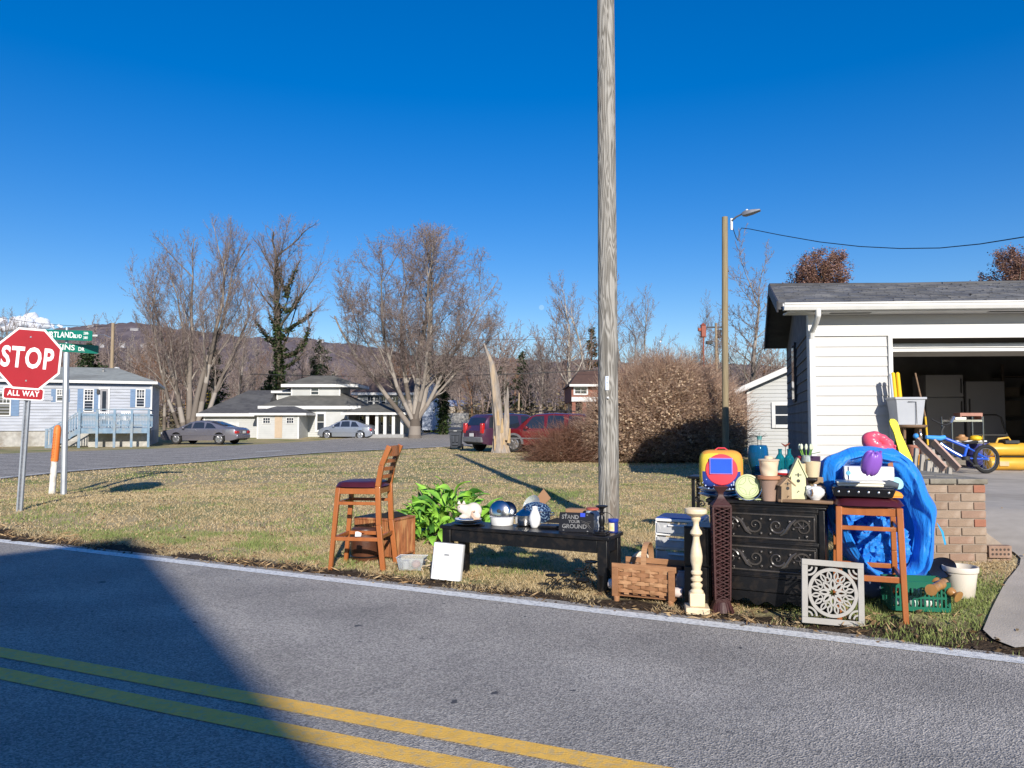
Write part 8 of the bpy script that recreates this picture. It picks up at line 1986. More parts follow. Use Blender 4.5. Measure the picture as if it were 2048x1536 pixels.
# blue glass hurricane vase and the green tealight wire
t = thing('blue_vase', 'big translucent blue glass barrel vase at the left back of the dresser', 'vase', DP(1516,.28,CT), TH); GBL = glass('cobalt_blue_glass', (.03,.33,.62), .04, .8); kk = (dF.y+.35)/1500
MB().lathe([(0,.0),(12*kk,0),(13.5*kk,6*kk),(18*kk,20*kk),(20*kk,36*kk),(18.5*kk,52*kk),(16.5*kk,58*kk),(15.5*kk,58*kk),(17.5*kk,50*kk),(18.8*kk,36*kk),(16.8*kk,20*kk),(12.5*kk,7*kk),(0,4*kk)], 40).build('glass_wall', GBL, t)
MB().lathe([(0,4*kk),(9*kk,4.5*kk),(7*kk,9*kk),(2*kk,13*kk),(1*kk,28*kk),(0,28*kk)], 20).build('inner_cone', mat('teal_glass', (.05,.55,.6), rough=.1), t)
t = thing('wire_candle_holder', 'pale green tea light cup held on thin wires above the blue vase', 'candle holder', DP(1519,.34,CT), TH); z = 76*kk
for x in (-.012,.012): MB().tube([(x,0,0),(x,0,z-.03)], .0025, 6).build('wire', IRON, t)
MB().lathe([(0,z-.03),(.018,z-.03),(.02,z),(.018,z),(.0,z-.02)], 16).build('cup', mat('verdigris_tin', (.10,.30,.30), (.07,.22,.22)), t)
for i in range(9): a = i*.7; MB().tube([(0,0,z-.03),(.03*math.cos(a),.03*math.sin(a),z+.0),(.065*math.cos(a),.05*math.sin(a),z+.02*math.sin(i*2))], .0013, 4).build('wire_twig', IRON, t)
TEAL = glass('turquoise_glass', (.03,.5,.6), .05, .78)
for px, lab in ((1560, 'left turquoise ribbed glass bottle beside the blue vase'), (1578, 'right turquoise ribbed glass bottle in front of the dark board')):
    put(MB().lathe([(0,0),(.030,0),(.034,.01),(.033,.03),(.036,.04),(.032,.055),(.036,.075),(.032,.09),(.037,.11),(.036,.13),(.022,.155),(.014,.165),(.013,.195),(.018,.2),(.015,.203),(.010,.195),(.0,.02)], 26).build('glass_bottle', TEAL), DP(px,.26,CT), lab, 'bottle', group='turquoise bottles on the dresser')
put(MB().ball((0,0,.026), .026, 10).lathe([(0,.05),(.012,.052),(.013,.062),(0,.064)], 12).build('dark_ball', mat('mercury_dark_glass', (.05,.045,.07), rough=.08, metal=.8)), DP(1542,.25,CT), 'small dark mirrored ball between the blue vase and the bottles', 'ball')
put(MB().ball((0,0,.022), .022, 10).build('dark_ball', mat('mercury_dark_glass', (.05,.045,.07))), DP(1548,.11,.0), 'small dark mirrored ball behind the mushroom', 'ball')
t = thing('bird_ornament', 'small rust red bird ornament on a wire above the bottles', 'ornament', DP(1571,.30,CT), TH); MB().tube([(-.03,0,.245),(-.012,0,.232),(0,0,.225),(.015,0,.235),(.032,0,.248)], [.002,.006,.009,.007,.002], 8).build('wings', RUST, t); MB().tube([(0,0,0),(0,0,.225)], .0022, 6).build('wire', IRON, t)
# game box, tulip vase, cream planters
t = thing('game_box', 'dark plum printed box standing behind the tulip vase', 'box', DP(1616,.32,CT), TH); MB().box(-.08,.085,0,.03,0,.15).build('carton', mat('plum_card', (.07,.035,.085), (.05,.025,.06), sc=6, rough=.4), t, True, .002); MB().box(-.079,-.015,-.003,-.0002,.02,.149).build('red_panel', mat('red_card', (.35,.03,.05), rough=.4), t, False); MB().box(.015,.075,-.003,-.0002,.104,.112).box(-.062,-.03,-.006,-.0032,.105,.112).build('print', WHP, t, False)
p = DP(1612,.24,CT); t = thing('tulip_vase', 'clear glass vase of white tulips on the dresser', 'flower vase', p, TH)
MB().lathe([(0,0),(.03,0),(.034,.006),(.03,.02),(.036,.08),(.030,.15),(.034,.16),(.028,.152),(.033,.08),(.026,.012),(0,.01)], 24).build('vase', glass('clear_glass', (.85,.9,.92)), t); rg = random.Random(3)
for i in range(8):
    a = i*.8; x, y = .022*math.cos(a), .022*math.sin(a); x2, y2 = .045*math.cos(a), .04*math.sin(a); MB().tube([(x*.3,y*.3,.02),(x,y,.14),(x2,y2,.205)], .003, 5).build('stem', LG[1], t); MB().lathe([(0,0),(.008,.004),(.011,.02),(.007,.04),(0,.045)], 10, (x2,y2,.2)).build('tulip', mat('white_petals', (.72,.74,.62), (.5,.6,.35), sc=20), t)
MB().tube([(.02,0,.165),(.06,0,.175),(.10,.0,.185)], .0025, 5).build('stem', LG[2], t)
for px, h_, rr, lab in ((1600,.10,.055,'left cream tapered planter behind the tall birdhouse'), (1624,.115,.06,'right cream tapered planter with a chipped rim')):
    put(MB().lathe([(0,0),(rr*.75,0),(rr,h_),(rr*.93,h_),(rr*.7,.01),(0,.01)], 26).build('cream_planter', mat('cream_planter_paint', (.66,.55,.36), (.55,.44,.28), sc=6, rough=.7)), DP(px,.20,CT), lab, 'planter', group='cream planters on the crate')
put(MB().box(-.075,.075,-.05,.05,0,.025).build('black_tray', BLK, None, True, .008), DP(1612,.17,CT-.03), 'black shallow tray under the tulip vase front', 'tray')
put(MB().tube([(-.05,0,.03),(-.02,0,.035),(.03,.0,.033),(.06,0,.03)], [.02,.032,.034,.026], 10).build('driftwood', PWD), DP(1632,.12,.05), 'chunk of pale driftwood by the white piggy pot', 'driftwood')
put(MB().box(-.07,.075,-.03,.03,0,.05).build('wood_block', PWD, None, True, .006), DP(1630,.13,.0), 'pale wood block under the driftwood chunk', 'block')
# board with birdhouses and pot at the right end
bd_ = MB().box(-.17,.20,-.06,.14,0,.022).build('wooden_board', BW, None, True, .006); put(bd_, DP(1605,.0,.0), 'brown wooden board jutting over the right end of the dresser', 'board', TH)
def birdhouse(pos, rz, label, w, h, hr, mt, roof, d=.07):
    t = thing('birdhouse', label, 'birdhouse', pos, rz, 'small wooden birdhouses'); MB().prism([(-w*1.12,0),(w*1.12,0),(w,h),(0,h+hr),(-w,h)], -d/2, d/2).build('body', mt, t, True, .003)
    for s_ in (-1,1): MB().bar((0,-d*.0,h+hr+.006),(s_*(w+.012),0,h-.012),d+.02,.008,up=(0,0,1)).build('roof_board', roof, t, False)
    m = MB(); m.M = Tr(0,-d/2-.0006,h*.78) @ Rx(R(90)); m.lathe([(0,.0),(.012,0),(.012,.002),(0,.002)], 14); m.build('entry_hole', DARKP, t); MB().tube([(0,-d/2,h*.35),(0,-d/2-.025,h*.35)], .003, 6).build('perch', BW, t)
    m = MB().box(-.022,.022,-d/2-.003,-d/2-.0005,h*1.02,h*1.05).box(-.003,.003,-d/2-.0045,-d/2-.0032,h*.95,h*1.12); m.build('trim', DARKP, t, False); return t
YGW = mat('yellow_green_paint', (.66,.66,.42), (.55,.56,.33), sc=6, rough=.7, c3=(.4,.36,.22), c3sc=8, c3amt=.3)
birdhouse(DP(1594,.02,.023), TH+.25, 'tall pale yellow steep roofed birdhouse on the brown board', .05, .17, .12, YGW, YGW)
birdhouse(DP(1569,.00,.0), TH+.5, 'weathered brown birdhouse under the red mushroom cap', .045, .13, .04, mat('weathered_tan_boards', (.36,.26,.16), (.22,.15,.09), sc=5, rough=.9, stretch=(6,6,1)), PWD, .09)
t = thing('mushroom_ornament', 'red and white mushroom ornament between the pot and the tall birdhouse', 'ornament', DP(1571,.09,.0), TH); MB().lathe([(0,0),(.03,0),(.024,.10),(.026,.19),(0,.19)], 20).build('stalk', mat('black_white_stalk', (.7,.7,.68), (.03,.03,.03), sc=12, contrast=.04), t); MB().lathe([(.02,.19),(.066,.19),(.071,.197),(.066,.207)], 28).build('cap_rim', mat('red_gloss', (.5,.02,.03), rough=.2), t); MB().lathe([(.066,.207),(.05,.222),(.02,.23),(0,.231)], 28).build('cap', WCER, t)
o = MB(); o.bar((0,0,0),(-.07,.02,.19),.03,.025); put(o.build('dark_stick', mat('dark_umber_wood', (.05,.03,.025), rough=.6)), DP(1622,.04,.024), 'dark wooden wedge leaning on the tall birdhouse', 'wedge', TH)
t = thing('piggy_pot', 'small round white pot with painted handle on the brown board', 'pot', DP(1629,.0,.023), TH); MB().lathe([(0,0),(.03,0),(.036,.01),(.06,.035),(.066,.055),(.06,.075),(.04,.09),(.03,.096),(0,.098)], 28).build('pot_body', WCER, t); MB().tube([(-.02,-.062,.03),(-.012,-.072,.055),(-.018,-.064,.08)], .006, 6).build('painted_handle', BW, t); MB().lathe([(0,.098),(.012,.1),(.012,.11),(0,.112)], 12).box(-.06,-.03,-.02,.02,.07,.10).build('knob', WCER, t, True, .006)

# ---------------- pierced white panel
p = on(1672, 1251); k = p.y/1500; w = 59.5*k; h = 124*k; t = thing('pierced_panel', 'square grey white pierced medallion panel leaning on the dresser', 'panel', p, R(-6)); GW_ = mat('greyed_white_wood', (.37,.355,.335), (.29,.28,.26), sc=5, rough=.75, c3=(.24,.22,.19), c3sc=6, c3amt=.45, bump=.2, bsc=60)
Mp = Rx(R(-10)) @ Ry(R(3.5)) @ Tr(-.02,0,h/2); f = .135*w*2*.72; hz = h/2
m = MB(); m.M = Mp; m.box(-w,w,-.012,.006,hz-f,hz).box(-w,w,-.012,.006,-hz,-hz+f).box(-w,-w+f,-.0117,.0057,-hz+f,hz-f).box(w-f,w,-.0117,.0057,-hz+f,hz-f); m.build('frame', GW_, t, True, .002)
ir = w-f; m = MB(); m.M = Mp
m.ring2((0,0), ir*.86, ir*1.0, -.010, .003, 48); m.ring2((0,0), ir*.16, ir*.23, -.0085, .002, 20); m.build('ring', GW_, t)
def petal(m, c, a, l_, w_, y0, y1, wd=.0055):
    n = 14; pts = []
    for i in range(n+1):
        f_ = i/n; pts.append((f_*l_, w_*math.sin(math.pi*f_)))
    pts += [(x, -z) for x, z in pts[-2:0:-1]]; ca, sa = math.cos(a), math.sin(a); N = len(pts); vs = []
    for (x, z) in pts:
        for q, y in ((1.0,y0),(.34,y0),(.34,y1),(1.0,y1)):
            xx = l_/2+(x-l_/2)*(q if q == 1 else .62); zz = z*q; vs.append((c[0]+xx*ca-zz*sa, y, c[1]+xx*sa+zz*ca))
    m.add(vs, [(i*4+r, ((i+1) % N)*4+r, ((i+1) % N)*4+(r+1) % 4, i*4+(r+1) % 4) for i in range(N) for r in range(4)])
m = MB(); m.M = Mp
for i in range(8): petal(m, (ir*.10*math.cos(i*math.pi/4), ir*.10*math.sin(i*math.pi/4)), i*math.pi/4, ir*.47, ir*.13, -.009-.0003*(i % 2), .002)
for i in range(16): petal(m, (ir*.46*math.cos((i+.5)*math.pi/8), ir*.46*math.sin((i+.5)*math.pi/8)), (i+.5)*math.pi/8, ir*.44, ir*.105, -.0078-.0003*(i % 2), .0018)
m.build('petals', GW_, t, False, kind='stuff')
m = MB(); m.M = Mp
for i in range(8): a = i*math.pi/4+math.pi/8; m.ring2((ir*.55*math.cos(a), ir*.55*math.sin(a)), ir*.07, ir*.115, -.0088, .0015, 14)
for sx in (-1,1):
    for sz in (-1,1):
        c = (sx*ir*.99, sz*ir*.99); a0 = math.atan2(-sz,-sx); m.ring2(c, ir*.30, ir*.38, -.0082, .0016, 14, a0-.78, a0+.78); m.ring2(c, ir*.13, ir*.20, -.0080, .0014, 10, a0-.78, a0+.78)
m.build('corner_fret', GW_, t, False, kind='stuff')

# ---------------- second stool and what it carries
P2 = on(1812, 1243); q2 = Rz(TH+.10).to_3x3()
S2L = P2 - q2 @ Vector((.205,-.265,0)); S2L.z = P2.z-.02
s2_ = bar_stool(S2L, TH+.10, 'orange wooden bar stool carrying an electric griddle and boxes', .30, True)
def SP_(x, y, z): return S2L + q2 @ Vector((x, y, .832+z))
t = thing('griddle', 'black electric griddle with silver studs on the loaded bar stool', 'griddle', SP_(-.02,-.02,0), TH+.1); BG = mat('black_gloss_plastic', (.012,.012,.014), (.008,.008,.01), rough=.2)
MB().prism([(-.20,.0),(.17,.0),(.19,.05),(.185,.07),(-.195,.07),(-.21,.05)], -.20, .13, 'y').build('body', BG, t, True, .012)
for i in range(6): m = MB(); m.M = Tr(-.17+.063*i,-.202,.036) @ Rx(R(90)); m.lathe([(0,.006),(.008,.004),(.010,0)], 12); m.build('stud', CHR, t)
put(MB().box(-.16,.13,-.12,.04,0,.022).box(-.17,.14,-.13,.05,.0225,.034).build('white_tray', CREAM, None, True, .006), SP_(-.03,-.06,.071), 'cream shallow tray lying on the griddle', 'tray', TH+.1)
t = thing('white_box', 'long white carton with pale blue emblem on the griddle', 'carton', SP_(.03,.03,.107), TH+.12); MB().box(-.17,.15,-.06,.06,0,.095).build('carton', WHP, t, True, .002); LBP = mat('sky_blue_print', (.16,.45,.70), (.13,.4,.62))
MB().box(-.148,-.140,-.0635,-.0605,.003,.092).build('ribbon', NAVY, t, False); m = MB(); m.prism([(-.144,.03),(-.128,.045),(-.132,.06),(-.144,.066),(-.156,.06),(-.16,.045)], -.066, -.064); m.build('emblem', LBP, t, False)
m = MB()
for i in range(16): m.box(-.045+.0065*i,-.0405+.0065*i,-.063,-.0605,.05,.0545)
m.build('faint_print', mat('pale_grey_print', (.45,.47,.52)), t, False, kind='stuff'); MB().box(.151,.154,-.05,.05,.005,.09).build('end_label', mat('pale_lilac_card', (.5,.52,.6)), t, False)
put(MB().tube([(-.10,0,.03),(-.03,0,.035),(.06,0,.03),(.10,0,.025)], [.03,.036,.034,.02], 12).build('grey_roll', mat('slate_fabric', (.09,.11,.14), rough=.8)), SP_(.10,.10,.105), 'slate grey rolled cloth behind the white carton', 'roll', TH)
put(MB().tube([(-.06,0,.05),(0,0,.065),(.06,0,.05)], [.02,.03,.02], 10).build('grey_roll', mat('slate_fabric', (.09,.11,.14))), SP_(.15,-.02,.02), 'small slate grey pouch beside the orange mitt', 'pouch', TH)
put(MB().grid(lambda u, v: (-.065+.13*u, -.04+.08*v, .012+.036*math.sin(math.pi*u) ** .5*math.sin(math.pi*v) ** .5), 12, 10).box(-.06,.06,-.036,.036,0,.012).build('orange_mitt', mat('orange_cloth', (.85,.36,.04), (.75,.28,.03), sc=5, rough=.7)), SP_(.16,-.13,.0), 'orange padded mitt on the right corner of the loaded stool seat', 'mitt', TH)
o = MB(); o.M = Rx(R(70)); o.lathe([(0,.02),(.03,.018),(.045,.008),(.046,0),(.04,-.012),(0,-.02)], 20); put(o.build('aqua_pad', mat('aqua_cloth', (.35,.66,.72), (.28,.55,.62), sc=12, rough=.7)), SP_(.205,.02,.085), 'round aqua pad leaning beside the white carton', 'pad', TH+.6)

# ---------------- blue pod of nylon with bag inside
BN = bpy.data.materials.new('royal_blue_nylon'); BN.use_nodes = True; nt = BN.node_tree; b_ = nt.nodes['Principled BSDF']; b_.inputs['Base Color'].default_value = (.008,.26,.88,1); b_.inputs['Roughness'].default_value = .5; b_.inputs['Sheen Weight'].default_value = .2
tcn = nd(nt,'ShaderNodeTexCoord'); mpn = nd(nt,'ShaderNodeMapping'); mpn.inputs['Scale'].default_value = (1.2,1.2,.5); nn = nd(nt,'ShaderNodeTexNoise'); nn.inputs['Scale'].default_value = 7; nn.inputs['Detail'].default_value = 5; nn.inputs['Distortion'].default_value = 2.2; bpn = nd(nt,'ShaderNodeBump'); bpn.inputs['Strength'].default_value = .6; bpn.inputs['Distance'].default_value = .05
nt.links.new(tcn.outputs['Object'], mpn.inputs[0]); nt.links.new(mpn.outputs[0], nn.inputs[0]); nt.links.new(nn.outputs[0], bpn.inputs['Height']); nt.links.new(bpn.outputs[0], b_.inputs['Normal'])
tr_ = nd(nt,'ShaderNodeBsdfTranslucent'); tr_.inputs[0].default_value = (.01,.25,.85,1); mxn = nd(nt,'ShaderNodeMixShader'); mxn.inputs[0].default_value = .22; nt.links.new(b_.outputs[0], mxn.inputs[1]); nt.links.new(tr_.outputs[0], mxn.inputs[2]); nt.links.new(mxn.outputs[0], nt.nodes['Material Output'].inputs[0])
YB = 5.60; bo = P(1765, 1158, YB); bo.z = terr(bo.x, YB)-.01; pod = thing('blue_pod', 'big royal blue nylon pod tent arching behind the loaded bar stool', 'pod tent', bo)
def bl_(px, py): q = P(px, py, YB); return (q.x-bo.x, max(.0, q.z-bo.z))
OUT = [(1658,1010),(1648,962),(1656,922),(1690,903),(1735,896),(1795,902),(1836,940),(1856,985),(1873,1020),(1868,1062),(1867,1110),(1862,1150),(1815,1162),(1760,1160),(1722,1135),(1690,1085),(1668,1045)]
INN = [(1690,1005),(1690,965),(1698,940),(1712,932),(1738,932),(1780,944),(1800,972),(1815,1000),(1828,1030),(1836,1062),(1832,1100),(1826,1130),(1805,1142),(1765,1142),(1735,1118),(1712,1080),(1698,1040)]
def loop(pts, t):
    n = len(pts); f = t*n; i = int(f) % n; f -= int(f); a, b, c, d = [Vector(bl_(*pts[(i+j-1) % n])) for j in range(4)]
    return .5*((2*b) + (c-a)*f + (2*a-5*b+4*c-d)*f*f + (3*b-a-3*c+d)*f ** 3)
cen = Vector(bl_(1765, 1060))
RING = [(0.0,0,.06),(.25,0,-.03),(.5,0,-.07),(.75,0,-.055),(1,0,.0),(1,.03,.10),(1,.06,.2),(1,.14,.30),(1,.30,.40),(1,.55,.47),(1,.8,.5),(1,.99,.5)]
def podpt(u, v):
    O = loop(OUT, u); I_ = loop(INN, u); f = v*(len(RING)-1); i = min(int(f), len(RING)-2); f -= i
    a = [RING[i][q]+(RING[i+1][q]-RING[i][q])*f for q in range(3)]
    q = I_.lerp(O, a[0]); q = q.lerp(cen, a[1]); w = .012*noise.noise((q.x*9, q.y*6, v*5)) - .024*abs(noise.noise((math.cos(6.283*u)*1.3, math.sin(6.283*u)*1.3, v*7.5))) - .02*abs(noise.noise((q.x*4+3, q.y*4, v*3+5))) + .02
    d = (q-cen); d = d.normalized() if d.length > .01 else Vector((0,0)); q = q + d*w*(1-a[1]); return (q.x, a[2]+w*1.4, max(.0, q.y))
MB().grid(podpt, 170, 80, cu=True).build('shell', BN, pod)
gm = MB()
def bagpt(u, v):
    a = 2*math.pi*u; ph = math.pi*v; c = bl_(1778, 1102); rx, ry, rz_ = .235, .17, .235
    q = Vector((math.sin(ph)*math.cos(a), math.sin(ph)*math.sin(a), -math.cos(ph))); n_ = abs(noise.noise(q*2.4+Vector((4,1,2)))) + .6*abs(noise.noise(q*4.6)) + .35*abs(noise.noise(q*9.5)); r = 1.12-.42*n_
    return (c[0]+q.x*rx*r, .17+q.y*ry*r, max(.015, c[1]+q.z*rz_*r))
put(gm.grid(bagpt, 110, 64, cu=True).build('blue_bag', BN), bo, 'crumpled bright blue nylon bag stuffed inside the pod tent', 'bag', 0)
MB().tube([(bl_(1871,1045)[0],-.02,bl_(0,1045)[1]),(bl_(1877,1062)[0],-.05,bl_(0,1062)[1]),(bl_(1883,1087)[0],-.05,bl_(0,1087)[1])], [.004,.016,.014], 8, flat=.25).build('strap', mat('cyan_strap', (.02,.35,.70)), pod)
for i, (px, py, s_) in enumerate(((1690,1090,.05),(1706,1002,.05))): pass
# inflatables on top
PK = mat('coral_pink_vinyl', (.74,.10,.17), (.68,.08,.14), rough=.32, coat=.2); VI = mat('violet_vinyl', (.25,.10,.50), (.21,.08,.44), rough=.32, coat=.2)
def float_ring(name, c, Mx, R0, r0, ex, mt, label, seed):
    t = thing(name, label, 'inflatable', c); n = 48; m = MB(); m.M = Mx
    m.grid(lambda u, v: (lambda a, b: (lambda rr: ((R0+rr*math.cos(b))*math.cos(a)*ex[0], (R0+rr*math.cos(b))*math.sin(a)*ex[1], rr*math.sin(b)*ex[2]))(r0*(1+.10*noise.noise((math.cos(a)*2, math.sin(a)*2, math.cos(b)+seed)) + .05*math.sin(a*9+seed)*abs(math.sin(b)))))(2*math.pi*u, 2*math.pi*v), n, 20, cu=True, cv=True)
    m.build('tube', mt, t); m = MB(); m.M = Mx; m.tube([(R0*ex[0]+.3*r0, 0, r0*ex[2]*.9), (R0*ex[0]+.35*r0, 0, r0*ex[2]*1.15)], .009, 8); m.build('valve', mt, t); return t
pc = P(1757, 889, YB+.08); float_ring('arm_float', pc, Ry(R(28)) @ Rx(R(58)), .062, .052, (1.15,.75,1.2), PK, 'coral pink inflatable arm float perched on top of the blue pod', 1)
pc = P(1743, 926, 5.04); float_ring('arm_float', pc, Rx(R(20)) @ Ry(R(6)), .028, .038, (1.0,.85,2.1), VI, 'violet inflatable arm float hanging before the pod opening', 2)

# ---------------- under and beside the second stool
SL = mat('slate_blue_bag', (.10,.13,.20), (.05,.06,.09), sc=5, rough=.8)
p = on(1742, 1196); put(MB().grid(lambda u, v: (lambda a, ph: (.10*math.sin(ph)*math.cos(a)*(1+.25*noise.noise((math.cos(a)*2, ph*2, 1))), .08*math.sin(ph)*math.sin(a), .07-.075*math.cos(ph)*(1+.2*noise.noise((a, ph, 3)))))(2*math.pi*u, math.pi*v), 28, 16, cu=True).build('slate_bag', SL), p, 'slate blue crumpled bag under the loaded stool behind the pierced panel', 'bag', 0)
o = MB().box(-.14,.16,-.10,.10,0,.20).build('black_box', BLK, None, True, .01); put(o, on(1752,1187)+Vector((.02,.16,0)), 'black flat box under the blue bag behind the stool', 'box', TH)
p = on(1838, 1218) + Vector((0,.05,0)); t = thing('green_crate', 'dark green plastic lattice crate on the grass behind the stool legs', 'crate', p, R(-10)); GRN = mat('bottle_green_plastic', (.0,.13,.075), (.0,.10,.06), rough=.4); cw, cd_, chh = .19, .12, .20
MB().box(-cw,cw,-cd_,cd_,.0,.012).build('base', GRN, t, False)
m = MB()
for z0, z1 in ((.012,.03),(.085,.10),(chh-.045,chh)): m.box(-cw,cw,-cd_,-cd_+.008,z0,z1).box(-cw,cw,cd_-.008,cd_,z0,z1).box(-cw,-cw+.008,-cd_+.009,cd_-.009,z0,z1).box(cw-.008,cw,-cd_+.009,cd_-.009,z0,z1)
m.build('rail', GRN, t, False, kind='stuff'); m = MB()
for i in range(15): x = -cw+.006+(2*cw-.012)*i/14; m.box(x-.0055,x+.0055,-cd_+.001,-cd_+.006,.03,chh-.045).box(x-.0055,x+.0055,cd_-.006,cd_-.001,.03,chh-.045)
for i in range(9): y = -cd_+.012+(2*cd_-.024)*i/8; m.box(-cw+.001,-cw+.006,y-.005,y+.005,.03,chh-.045).box(cw-.006,cw-.001,y-.005,y+.005,.03,chh-.045)
m.build('lattice', GRN, t, False, kind='stuff')
for i, (x, y, z, r, c, lab) in enumerate(((-.12,-.04,.05,.035,(.7,.7,.68),'white'),(-.03,-.06,.045,.033,(.55,.7,.62),'mint green'),(.06,-.05,.05,.036,(.75,.75,.72),'pale grey'),(.13,-.03,.045,.03,(.7,.66,.5),'cream'),(-.13,.0,.12,.03,(.75,.18,.08),'orange'),(.02,.02,.11,.035,(.3,.55,.5),'teal'))):
    put(MB().ball((0,0,0), r, 8).build('small_ball', mat('ball_%d' % i, c, rough=.4)), p + Rz(R(-10)).to_3x3() @ Vector((x,y,z)), lab+' small ball inside the green crate', 'ball', 0, 'small balls in the green crate')
TW = mat('golden_turned_wood', (.42,.22,.07), (.28,.13,.04), sc=4, rough=.35, coat=.3, stretch=(1,1,5))
pr = [(0,0),(.036,0),(.038,.01),(.034,.03),(.034,.10),(.026,.115),(.03,.125),(.022,.135),(.02,.16),(.034,.185),(.030,.22),(.018,.24),(.024,.25),(.040,.275),(.041,.285),(0,.287)]
for (a, b, lab, s_) in (((1888,1166,5.25),(1862,1180,4.98),'golden turned wood post pointing at the road from the crate',.9), ((1870,1163,5.28),(1918,1194,5.12),'golden turned wood post lying across the crate towards the planter',.95)):
    A_ = P(*a); B_ = P(*b); d = (B_-A_); m = MB(); m.lathe([(r*s_, z*d.length/.287) for r, z in pr], 20); o = m.build('turned_post', TW); o.location = A_; o.rotation_euler = d.to_track_quat('Z','Y').to_euler(); tag(o, lab, 'wood post', 'turned wood posts on the crate')
o = MB(); o.M = Ry(R(-32)) @ Rx(R(28)); o.lathe([(0,0),(.085,0),(.095,.006),(.095,.012),(.085,.008),(0,.007)], 32); put(o.build('black_platter', BG), P(1884,1137,5.5), 'round black platter propped between the blue pod and the planter', 'platter', 0)
p = on(1922, 1193); k = p.y/1500; t = thing('white_planter', 'off white plastic planter pot in front of the brick pier', 'planter', p); OW = mat('off_white_plastic', (.70,.64,.56), (.62,.56,.48), sc=4, rough=.5, c3=(.4,.32,.24), c3sc=4, c3amt=.25); r = 32*k
MB().lathe([(0,0),(r*.70,0),(r*.74,.005),(r*.92,48*k),(r*.99,50*k),(r*1.02,56*k),(r*.99,60*k),(r*.92,60*k),(r*.86,46*k)], 40).build('pot', OW, t); MB().lathe([(r*.87,44*k),(r*.4,43*k),(0,44*k)], 30).build('soil', mat('dry_brown_soil', (.16,.10,.07), (.10,.06,.04), sc=20, rough=1), t)

# ---------------- brick pier
BP_Y = 6.05; kb_ = BP_Y/1500; bx1 = (1966-1024)*kb_; bx0 = bx1-.60; bz0 = terr(bx1-.2, BP_Y)-.06; bz1 = P(1900, 957, BP_Y).z; pier = thing('brick_pier', 'tan brick planter pier with capped top beside the driveway', 'brick wall', (bx0, BP_Y, bz0)); W_ = bx1-bx0; H_ = bz1-bz0; D_ = 1.25
MORT = mat('grey_mortar', (.35,.29,.235), (.27,.22,.18), sc=20, rough=1, bump=.5, bsc=90)
BR = [mat('brick_%s' % n_, c, tuple(x*.72 for x in c), sc=9, rough=.9, bump=.5, bsc=60, c3=(.42,.36,.30), c3sc=5, c3amt=.35) for n_, c in (('tan', (.30,.215,.155)), ('buff', (.33,.245,.18)), ('rose', (.31,.20,.145)), ('red', (.35,.15,.095)), ('brown', (.27,.19,.135)))]
MB().box(.006,W_-.006,.008,D_,0,H_-.045).build('core', MORT, pier, False)
NCR = int(round((H_-.05)/.0655)); ch = (H_-.05)/NCR; BLn = .205; bm = MB().box(0,BLn-.010,-.002,.09,0,ch-.009)
bm0 = bm.build('brick', BR[0], pier, True, .003); bm_half = MB().box(0,.092,-.002,.09,0,ch-.009).build('brick', BR[1], pier, True, .003); bm_side = MB().box(-.002,.08,0,BLn-.010,0,ch-.009).build('brick', BR[0], pier, True, .003)
used = {'a': 0, 'h': 0, 's': 0}
def layb(src, key, M_, mt):
    if not used[key]: src.matrix_local = M_; src.material_slots[0].link = 'OBJECT'; src.material_slots[0].material = mt; used[key] = 1
    else: clone(src, pier, M_, mt)
rg = random.Random(17)
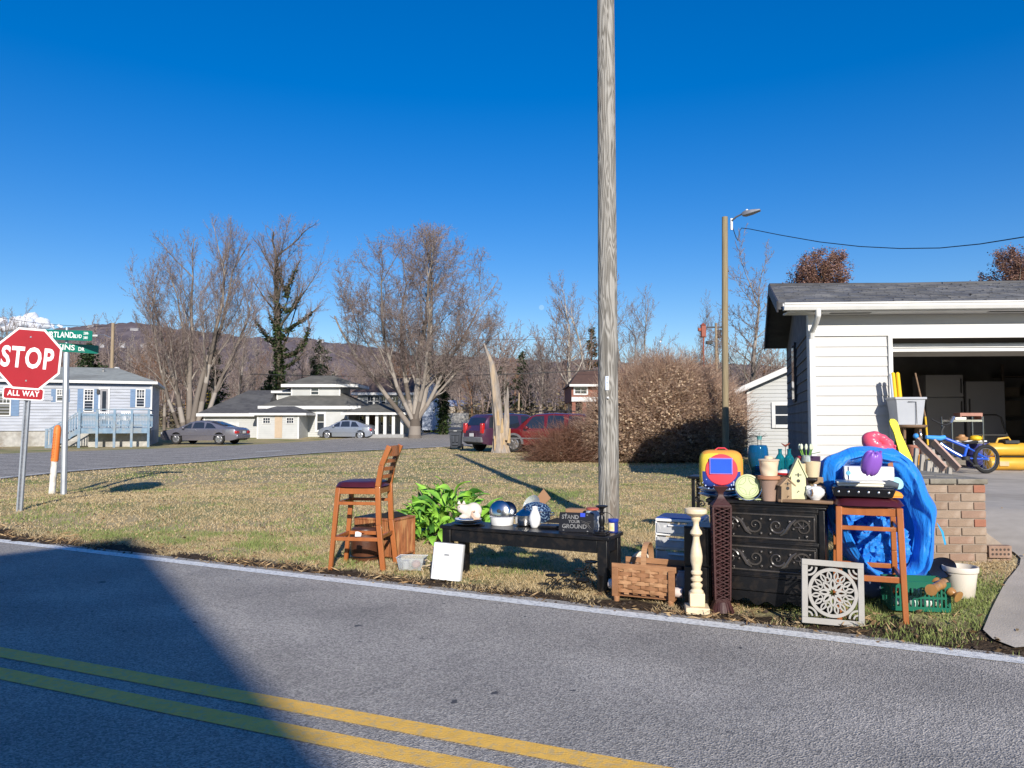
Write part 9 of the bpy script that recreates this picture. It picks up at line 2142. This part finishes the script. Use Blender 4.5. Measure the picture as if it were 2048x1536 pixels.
for r_i in range(NCR):
    z = r_i*ch + .005; x = W_ if r_i % 2 == 0 else W_; first_ = r_i % 2
    x = W_ - (.1025 if first_ else .0)
    if first_: layb(bm_half, 'h', Tr(W_-.0975, rg.uniform(-.003,.002), z), BR[3] if r_i in (5, 9) else BR[rg.choice([0,1,2])])
    while x > .02:
        l_ = min(BLn, x); sx = (l_-.010)/(BLn-.010)
        if sx > .2: layb(bm0, 'a', Tr(x-l_+.005, rg.uniform(-.003,.002), z) @ Matrix.Diagonal((sx,1,1,1)), BR[rg.choice([0,0,1,1,2,4])])
        x -= BLn
    for j in range(5): layb(bm_side, 's', Tr(0, .10+BLn*j + (.05 if first_ else 0), z), BR[rg.choice([0,0,1,4])])
cp = MB().box(-.012,W_*.5-.006,-.014,.30,0,.048); c0_ = None
for i, (x0, x1) in enumerate(((-.012,.14),(.15,.36),(.37,W_+.012))):
    for j in range(4): MB().box(x0,x1,-.016+.31*j,.285+.31*j,H_-.044+rg.uniform(-.002,.002),H_+rg.uniform(-.003,.003)).build('cap_stone', mat('mossy_cap_stone', (.30,.27,.22), (.19,.17,.14), sc=7, rough=.95, bump=.7, bsc=40, c3=(.13,.12,.09), c3sc=4, c3amt=.6), pier, True, .006)
# low stub with the cored brick
sx1 = P(2027, 1100, BP_Y).x-bx0; sh = P(2000, 1117, BP_Y).z-bz0
MB().box(W_+.002,sx1-.006,.02,.9,-.05,sh-.012).build('stub_core', MORT, pier, False)
MB().prism([(W_+.001,sh),(W_+.001,P(1968,1062,BP_Y).z-bz0),(W_+.02,P(1968,1062,BP_Y).z-bz0-.01),(sx1-.01,sh+.075),(sx1-.01,sh)], .07, .8).build('mortar_slope', MORT, pier, False)
for i in range(2):
    for z0_ in (0,): layb(bm0, 'a', Tr(W_+.006+.1*i*1.0, .012, sh-ch+.002) @ Matrix.Diagonal((.5,1,1,1)), BR[[0,2][i]]); layb(bm0, 'a', Tr(W_+.006+.1*i, .012, sh-2*ch+.002) @ Matrix.Diagonal((.5,1,1,1)), BR[[4,1][i]])
cbk = thing('cored_brick', 'loose cored brick with two rows of holes on the low stub', 'brick', (bx0+W_+.012, BP_Y-.0, bz0+sh+.002)); wbk = sx1-W_-.024
MB().box(0,wbk,.0,.06,0,.098).build('block', BR[2], cbk, True, .004)
for i in range(5):
    for j in range(2): m = MB(); m.M = Tr(.028+(wbk-.056)*i/4, -.0006, .032+.036*j) @ Rx(R(90)); m.lathe([(0,0),(.010,0),(.010,.001),(0,.001)], 12); m.build('core_hole', mat('shadowed_clay', (.06,.04,.03)), cbk)
